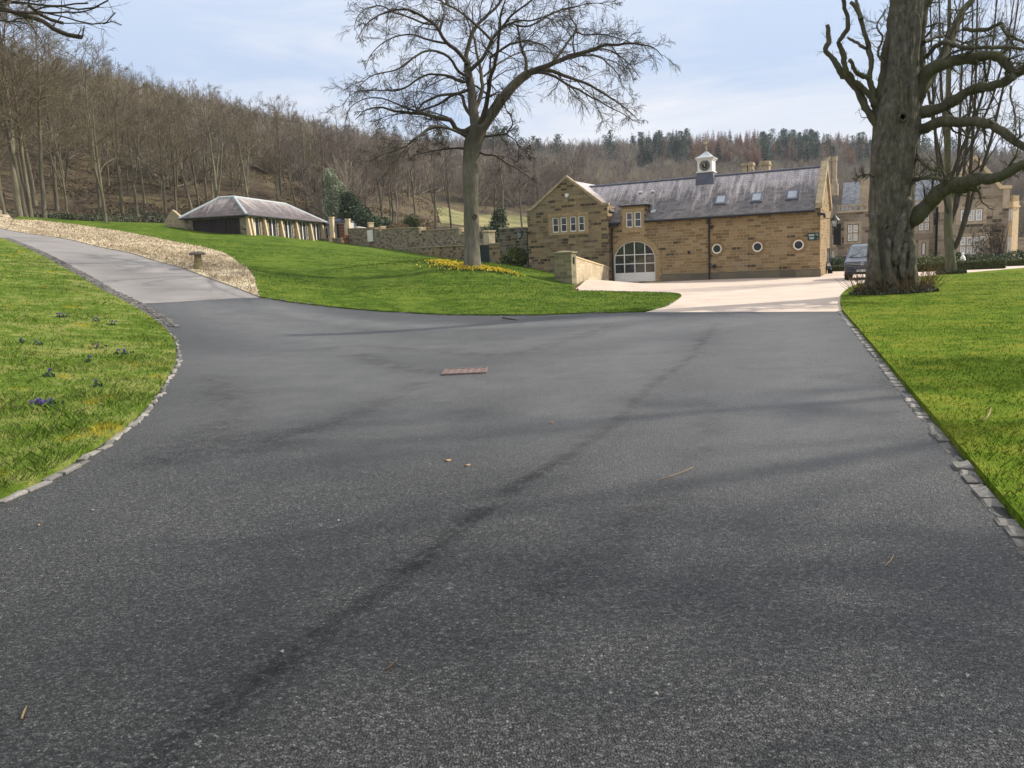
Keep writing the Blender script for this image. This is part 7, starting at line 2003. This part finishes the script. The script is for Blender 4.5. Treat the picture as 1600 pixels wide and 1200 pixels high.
hedge('clipped_hedge', 'short clipped hedge between the coach house corner and the van', 1292, 1326, 60, 416.5, (428, 426), 1.2, 5000, 2)
hedge('clipped_hedge', 'clipped hedge at the right edge below the crenellated bay', 1573, 1680, 60, 404.5, (414, 409), 1.5, 8000, 3)
hedge('clipped_hedge', 'low clipped hedge further back behind the big tree trunk', 1424, 1446, 64, 413, (421, 420), 1.2, 3000, 4)
for i, (px, py, Y, lab, bl) in enumerate([
    (1309, 418, 63.5, 'rounded evergreen bush behind the short hedge near the coach house corner', B((0,0,.9,1.3,1.0,.95),(-.9,.1,.6,.8,.7,.7))),
    (1452, 414, 66, 'leafy laurel bush under the single white mansion window', B((0,0,.9,1.4,.8,.9),(1.5,.1,.8,1.0,.8,.85),(-1.3,0,.7,.9,.8,.75))),
    (1497, 413, 67, 'dark bush left of the white garden figure', B((0,0,.9,.55,.6,1.0))),
    (1536, 411, 67, 'wide dark yew bush right of the white garden figure', B((0,0,.8,1.9,1.0,.95),(1.5,.2,.6,1.0,.8,.7),(-1.2,0,.8,.9,.8,.85))),
    (1588, 406, 68, 'evergreen bush at the right edge under the crenellated bay', B((0,0,.9,1.4,1.0,1.1),(1.6,0,1.0,1.4,1.0,1.2)))]):
    bl = [((c[0], c[1], c[2]*.52), (r_[0], r_[1], r_[2]*.52)) for c, r_ in bl]
    shrub('evergreen_bush', lab, px, py, Y, bl, 2600, .075, M_everg if i != 1 else M_laurel, 20+i)
# wall climber on the mansion wing
R = np.random.default_rng(31)
a, b = k3(1305, 590, -1.75), k3(1450, 840, -1.75)
cl = empty('wall_climber', tuple(Mf.o), TH, 'bare brown climbing plant spread over the mansion wing wall', 'climber')
n = 650; t_ = R.uniform(0, 1, n); q = np.c_[a[0]-1.5+(b[0]-a[0]+1.3)*R.beta(2.2, 1.6, n), -1.68 + R.normal(0, .03, n), .05 + (a[1]-.1)*R.beta(1.4, 1.5, n)]
leaves('foliage', q, .09, leaf_mat('dry_climber_leaf', [(0.09, 0.075, 0.05), (0.15, 0.125, 0.08)], .9, .1), cl, R)
m = MB()
for k in range(9): 
    x = a[0] + (b[0]-a[0])*R.uniform(.1, .9); m.tube([(x, -1.66, 0), (x+R.normal(0, .3), -1.66, 1.5), (x+R.normal(0, .6), -1.66, 3.2)], [.035, .025, .01], 5)
m.build('stem', M_stem, cl)
# brambles and shoots round the foot of the big tree
R = np.random.default_rng(41)
bs = empty('basal_shrub', (bb_[0], bb_[1], bb_[2]), 0, 'ring of ivy, brambles and rusty shoots round the old tree foot', 'shrub')
ang = R.uniform(math.pi*.98, math.pi*2.05, 2600); rad = R.uniform(1.05, 1.55, 2600); hh = R.beta(1.2, 2.6, 2600)*.8*(1.7-rad)
q = np.c_[np.cos(ang)*rad*1.0, np.sin(ang)*rad*.8, .03+hh]; leaves('foliage', q, .05, M_ivyg, bs, R, .4)
sh = Bark(); n = 260; an = R.uniform(math.pi*.9, math.pi*2.15, n); ra = R.uniform(.9, 1.3, n); k = 5
pts = np.empty((n, k, 3)); pts[:, 0] = np.c_[np.cos(an)*ra, np.sin(an)*ra*.8, np.zeros(n)]
d = unit(np.c_[np.cos(an)*.45, np.sin(an)*.35, R.uniform(.7, 1.3, n)] + R.normal(0, .2, (n, 3))); L_ = R.uniform(.35, 1.25, n)
for j in range(1, k): d = unit(d + R.normal(0, .1, (n, 3))); pts[:, j] = pts[:, j-1] + d*(L_/(k-1))[:, None]
sh.tubes(pts, np.tile(np.linspace(.010, .005, k), (n, 1)), 3); link_mesh('shoots', sh.mesh('shoots'), plain('rusty_shoot', (0.20, 0.12, 0.065), .9, .1, var=.3), bs)
# grass ring left uncut round the slim tree
R = np.random.default_rng(43); n = 1500; an = R.uniform(0, 6.28, n); ra = .75*np.sqrt(R.uniform(0, 1, n))
tu = leaves('grass_tuft', np.c_[np.cos(an)*ra, np.sin(an)*ra, .08+.18*R.uniform(0, 1, n)*(1-ra*.6)], .11, M_ivyg, None, R, 2.5); tu.location = tuple(sb_)
tag(tu, 'uncut grass tuft round the slim tree foot', 'grass tuft')
# ivy and brambles along the wood edge
R = np.random.default_rng(45); n = 26000
qx, qy = R.uniform(0, 1, n), R.uniform(0, 1, n)
a, b = P(85, 347, 83), P(292, 352, 100)
c_ = a[None, :2] + (b-a)[None, :2]*qx[:, None] + np.array([-.75, .66])[None]*(R.uniform(0, 1, n)**1.3*13)[:, None]
keep = np.sin(c_[:, 0]*.9)*np.sin(c_[:, 1]*.7+1) + R.normal(0, .35, n) > .15; c_ = c_[keep]
q = np.c_[c_, T(c_[:, 0], c_[:, 1]) + R.beta(1.1, 2.6, len(c_))*.75]
tag(leaves('woodland_undergrowth', q, .13, M_ivyg, None, R, .3), 'dark ivy and brambles along the edge of the wood', 'undergrowth', None, 'stuff')
n = 42000; yy = R.uniform(84, 190, n); xx = R.uniform(-.72, -.05, n)*yy - 4
keep = np.sin(xx*.31+1)*np.sin(yy*.23) + .5*np.sin(xx*.11+yy*.17) + R.normal(0, .3, n) > .1; xx, yy = xx[keep], yy[keep]
keep = ~((xx > -46) & (yy < 108)); xx, yy = xx[keep], yy[keep]
tag(leaves('leaf_litter', np.c_[xx, yy, T(xx, yy)+R.uniform(0, .25, len(xx))], .2, leaf_mat('dead_bracken', [(0.10, 0.065, 0.035), (0.20, 0.135, 0.07), (0.15, 0.14, 0.06)], .9, .1), None, R, .2), 'dead bracken and moss on the woodland bank', 'leaf litter', None, 'stuff')

# daffodils
M_daff = leaf_mat('daffodil_yellow', [(0.62, 0.42, 0.01), (0.75, 0.56, 0.03), (0.82, 0.68, 0.12)], .6, .2)
M_dleaf = leaf_mat('daffodil_leaf', [(0.035, 0.08, 0.02), (0.07, 0.13, 0.035)], .6, .2)
def daffs(label, centres, n, seed):
    R = np.random.default_rng(seed); q = []
    for (a, b, w, sx, sy) in centres:
        g_ = G(a, b, 110); m_ = int(n*w); q.append(g_[:2] + R.normal(0, 1, (m_, 2))*np.array([sx*1.25, sy*1.1]))
    q = np.vstack(q); z = T(q[:, 0], q[:, 1]); h_ = R.uniform(.10, .24, len(q))
    k = len(q)
    V, Q, mi = [], [], []
    # each flower: a star of two crossed petals and a trumpet; leaves beside it
    d = unit(R.normal(0, 1, (k, 3))*np.array([1, 1, .35])); e = unit(np.cross(d, [0, 0, 1.0])); f = np.cross(d, e); c = np.c_[q, z+h_]
    s = R.uniform(.032, .046, (k, 1))
    P1 = np.stack([c-e*s-f*s*.6, c+e*s-f*s*.6, c+e*s+f*s*.6, c-e*s+f*s*.6], 1); P2 = np.stack([c-f*s-e*s*.6, c+f*s-e*s*.6, c+f*s+e*s*.6, c-f*s+e*s*.6], 1)+d[:, None]*.006
    P3 = np.stack([c-e*s*.4, c+e*s*.4, c+e*s*.5+d*s*.9, c-e*s*.5+d*s*.9], 1); P4 = np.stack([c-f*s*.4, c+f*s*.4, c+f*s*.5+d*s*.9, c-f*s*.5+d*s*.9], 1)
    lf = []
    for j in range(4):
        a_ = R.uniform(0, 6.28, k); o = np.c_[q+R.normal(0, .05, (k, 2)), z]; u = np.c_[np.cos(a_)*.010, np.sin(a_)*.010, np.zeros(k)]; tp_ = o + np.c_[R.normal(0, .06, (k, 2)), h_*R.uniform(.7, 1.0, k)]
        lf.append(np.stack([o-u, o+u, tp_+u*.5, tp_-u*.5], 1))
    A_ = np.concatenate([P1, P2, P3, P4] + lf).reshape(-1, 3); nq = len(A_)//4
    me = np_mesh('daffodils', A_, np.arange(nq*4).reshape(nq, 4))
    at = me.attributes.new('tint', 'FLOAT', 'POINT'); at.data.foreach_set('value', np.repeat(R.uniform(0, 1, nq).astype(np.float32), 4))
    o = link_mesh('daffodils', me, M_daff); me.materials.append(M_dleaf)
    me.polygons.foreach_set('material_index', np.r_[np.zeros(4*k, np.int32), np.ones(4*k, np.int32)])
    return tag(o, label, 'daffodils', None, 'stuff')
daffs('yellow daffodils in a drift round the bare tree trunk on the lawn', [(690,412,.17,.35,.9),(705,416,.24,.5,.8),(722,420,.14,.35,.55),(745,422,.12,.4,.35),(762,423,.2,.5,.5),(780,425,.15,.45,.45),(794,428,.06,.3,.25)], 1000, 1)
daffs('thin line of yellow daffodils along the garden wall foot', [(584,382,.3,.8,.5),(600,385,.3,.9,.5),(615,388,.25,.8,.5),(632,391,.2,.7,.4)], 420, 2)

# crocus clumps in the verge
M_croc = leaf_mat('crocus_petal', [(0.07, 0.035, 0.20), (0.13, 0.075, 0.30), (0.22, 0.16, 0.40)], .6, .2)
M_crocleaf = leaf_mat('crocus_leaf', [(0.04, 0.08, 0.03), (0.09, 0.14, 0.06)], .6, .2)
def crocus(px, py, nf, sp, label, seed):
    g_ = G(px, py); R = np.random.default_rng(seed); g_[2] = Tz(g_[0], g_[1])+.06
    r = empty('crocus_clump', tuple(g_), 0, label, 'crocus', 'crocus clumps in the grass verge')
    V = []
    for i in range(nf):
        o = np.array([R.normal(0, sp), R.normal(0, sp), R.uniform(.05, .09)]); 
        for k in range(6):
            a = k*math.pi/3 + R.uniform(0, .4); d = np.array([math.cos(a), math.sin(a), 0])*.75; s = np.array([-d[1], d[0], 0])*.012
            V += [o+d*.004, o+d*.022-s+np.array([0,0,.03]), o+d*.03+np.array([0,0,.06]), o+d*.022+s+np.array([0,0,.03])]
    V = np.array(V); n = len(V)//4; me = np_mesh('petals', V, np.arange(n*4).reshape(n, 4))
    at = me.attributes.new('tint', 'FLOAT', 'POINT'); at.data.foreach_set('value', np.repeat(R.uniform(0, 1, n).astype(np.float32), 4)); link_mesh('petals', me, M_croc, r)
    n = nf*7; q = np.c_[R.normal(0, sp*1.2, n), R.normal(0, sp*1.2, n), R.uniform(.01, .05, n)]; leaves('leaf', q, .05, M_crocleaf, r, R, 1.2)
for i, (x, y, nf, sp, lab) in enumerate([(175,795,16,.075,'largest purple crocus clump, near the left edge of the verge'),(255,415,9,.08,'purple crocus clump highest on the verge, below the lane setts'),(398,433,6,.05,'small purple crocus clump in the middle of the upper verge row'),(460,447,7,.05,'purple crocus clump nearest the lane setts in the upper row'),
    (90,523,5,.05,'purple crocus clump at the far left of the verge'),(157,530,3,.05,'sparse pale crocus pair right of the far left clump'),(398,545,6,.08,'pale lilac crocus patch in the middle of the verge'),(500,570,9,.11,'wide loose purple crocus patch towards the right of the verge'),(357,602,4,.04,'single small purple crocus tuft below the pale lilac patch'),(205,662,3,.04,'pale crocus tuft left of centre in the lower verge'),(400,705,3,.035,'lone pale crocus tuft nearest the sett kerb')]):
    crocus(x/2.608, 340+y/2.608, max(2, nf*2//3), sp*.8, lab, 60+i)

# fallen twigs and leaves on the tarmac and lawn
M_dry_twig = plain('dry_twig', (0.30, 0.22, 0.13), .9, .1, var=.2)
M_dark_twig = plain('dark_twig', (0.10, 0.07, 0.05), .9, .1, var=.2)
def twig(pts, r, lab, mat, zo=.006):
    g_ = [G(*p) for p in pts]; o = g_[0]
    w = [tuple(np.array([q[0]-o[0], q[1]-o[1], Tz(q[0], q[1])-Tz(o[0], o[1]) + zo + .004*(i % 2)])) for i, q in enumerate(g_)]
    t = MB().tube(w, [r]*(len(w)-1)+[r*.5], 6).build('fallen_twig', mat, None, True); t.location = (o[0], o[1], Tz(o[0], o[1])); return tag(t, lab, 'twig', 'fallen twigs')
twig([(1028,752),(1050,745),(1068,738),(1085,731)], .003, 'long pale thin twig lying on the tarmac right of centre', M_dry_twig)
twig([(1383,886),(1392,878),(1397,868)], .0035, 'short pale twig on the tarmac near the right sett kerb', M_dry_twig)
twig([(603,1049),(612,1042),(617,1036)], .005, 'short reddish twig on the tarmac at the bottom centre', M_dark_twig)
twig([(34,1125),(38,1115),(42,1105)], .005, 'short twig on the tarmac in the bottom left corner', M_dry_twig)
twig([(785,497),(796,499),(808,501)], .02, 'dark stick lying on the tarmac just below the middle lawn edge', M_dark_twig, .02)
twig([(1535,673),(1542,668),(1546,660),(1548,652)], .007, 'pale forked twig lying on the right lawn', M_dry_twig, .1)
M_leaf = plain('fallen_leaf', (0.42, 0.27, 0.14), .8, .2, var=.3); M_pleaf = plain('pale_leaf', (0.38, 0.35, 0.30), .8, .2, var=.15)
LEAFLAB = {(700,720): 'tan fallen leaf, largest of those on the tarmac below the manhole cover', (862,661): 'tan fallen leaf on the tarmac right of the pale flecks', (730,728): 'small tan leaf just right of the largest fallen leaf'}
for i, (x, y) in enumerate([(700,720),(862,661),(730,728),(655,688),(750,671),(530,815),(502,823),(145,798),(60,822),(1512,1058),(1025,1087),(440,1020)]):
    g_ = G(x, y); s = .04 if i == 0 else .028 if i < 3 else .010 + .005*random.random()
    m = MB(); a = random.uniform(0, 6.28)
    out = []
    for k in range(10):
        t = 2*math.pi*k/10; rx = s*(1+.15*math.cos(3*t)); out.append((rx*math.cos(t)*math.cos(a)-.55*rx*math.sin(t)*math.sin(a), rx*math.cos(t)*math.sin(a)+.55*rx*math.sin(t)*math.cos(a), .008+.006*math.sin(2*t)+.003))
    lo = [(p_[0], p_[1], p_[2]-.004) for p_ in out]
    m.add(out+lo, [tuple(range(10)), tuple(range(19, 9, -1))] + [(k, k+10, (k+1) % 10+10, (k+1) % 10) for k in range(10)])
    o = m.build('fallen_leaf', M_leaf if i in (0, 1, 2, 8) else M_pleaf); o.location = (g_[0], g_[1], Tz(g_[0], g_[1]))
    tag(o, LEAFLAB.get((x, y), 'tiny pale leaf fleck scattered on the tarmac'), 'leaf', 'fallen leaves on the tarmac')

# grass blades
wallx = lambda q: (np.hypot(q[:, 0]-bb_[0], q[:, 1]-bb_[1]) < 1.3)
tag(blades('verge_grass', verge_outline, M_vergeb, 1900, 8.5, 45, .055, .006, .8, .6, patch=.5, cap=230000), 'rough grass with pale dry tufts on the left verge', 'grass', None, 'stuff')
tag(blades('lawn_grass', rightlawn_outline, M_rightb, 2400, 8.0, 45, .038, .0052, .6, .5, cap=300000, excl=wallx), 'short bright grass of the right lawn', 'grass', None, 'stuff')
tag(blades('lawn_grass', midlawn_outline, M_lawnb, 1500, 8.0, 75, .036, .0065, .5, .5, cap=130000), 'short green grass of the middle lawn', 'grass', None, 'stuff')
tag(blades('dry_grass', strip_outline, M_dryb, 2600, 8.0, 88, .10, .006, 1.1, .5, cap=110000), 'straw coloured dry grass along the lane', 'dry grass', None, 'stuff')

# two bare trees just outside the right of the frame, whose thin shade falls over the near tarmac and lawn
for (x, y, v, s_, lab) in ((29, 14.5, 3, 1.45, 'bare tree outside the right of the view, the one further from the junction mouth'), (27, 8.5, 6, 1.5, 'bare tree outside the right of the view, the one nearest the camera')):
    plant_tree(x, y, v, s_, 1.3*v, lab, 'bare trees beside the right lawn')

# ================================================================== the air
t = bpy.data.materials.new('valley_air'); t.use_nodes = True
for n_ in list(t.node_tree.nodes): t.node_tree.nodes.remove(n_)
vo = t.node_tree.nodes.new('ShaderNodeVolumePrincipled'); vo.inputs['Density'].default_value = 0.00016
vo.inputs['Color'].default_value = (0.80, 0.87, 1.0, 1)
mo_ = t.node_tree.nodes.new('ShaderNodeOutputMaterial'); t.node_tree.links.new(vo.outputs[0], mo_.inputs['Volume'])
hz = MB().box(-500, 580, -160, 780, -6, 110).build('haze', t); hz['kind'] = 'stuff'; hz['label'] = 'thin pale haze filling the valley'; hz['category'] = 'haze'
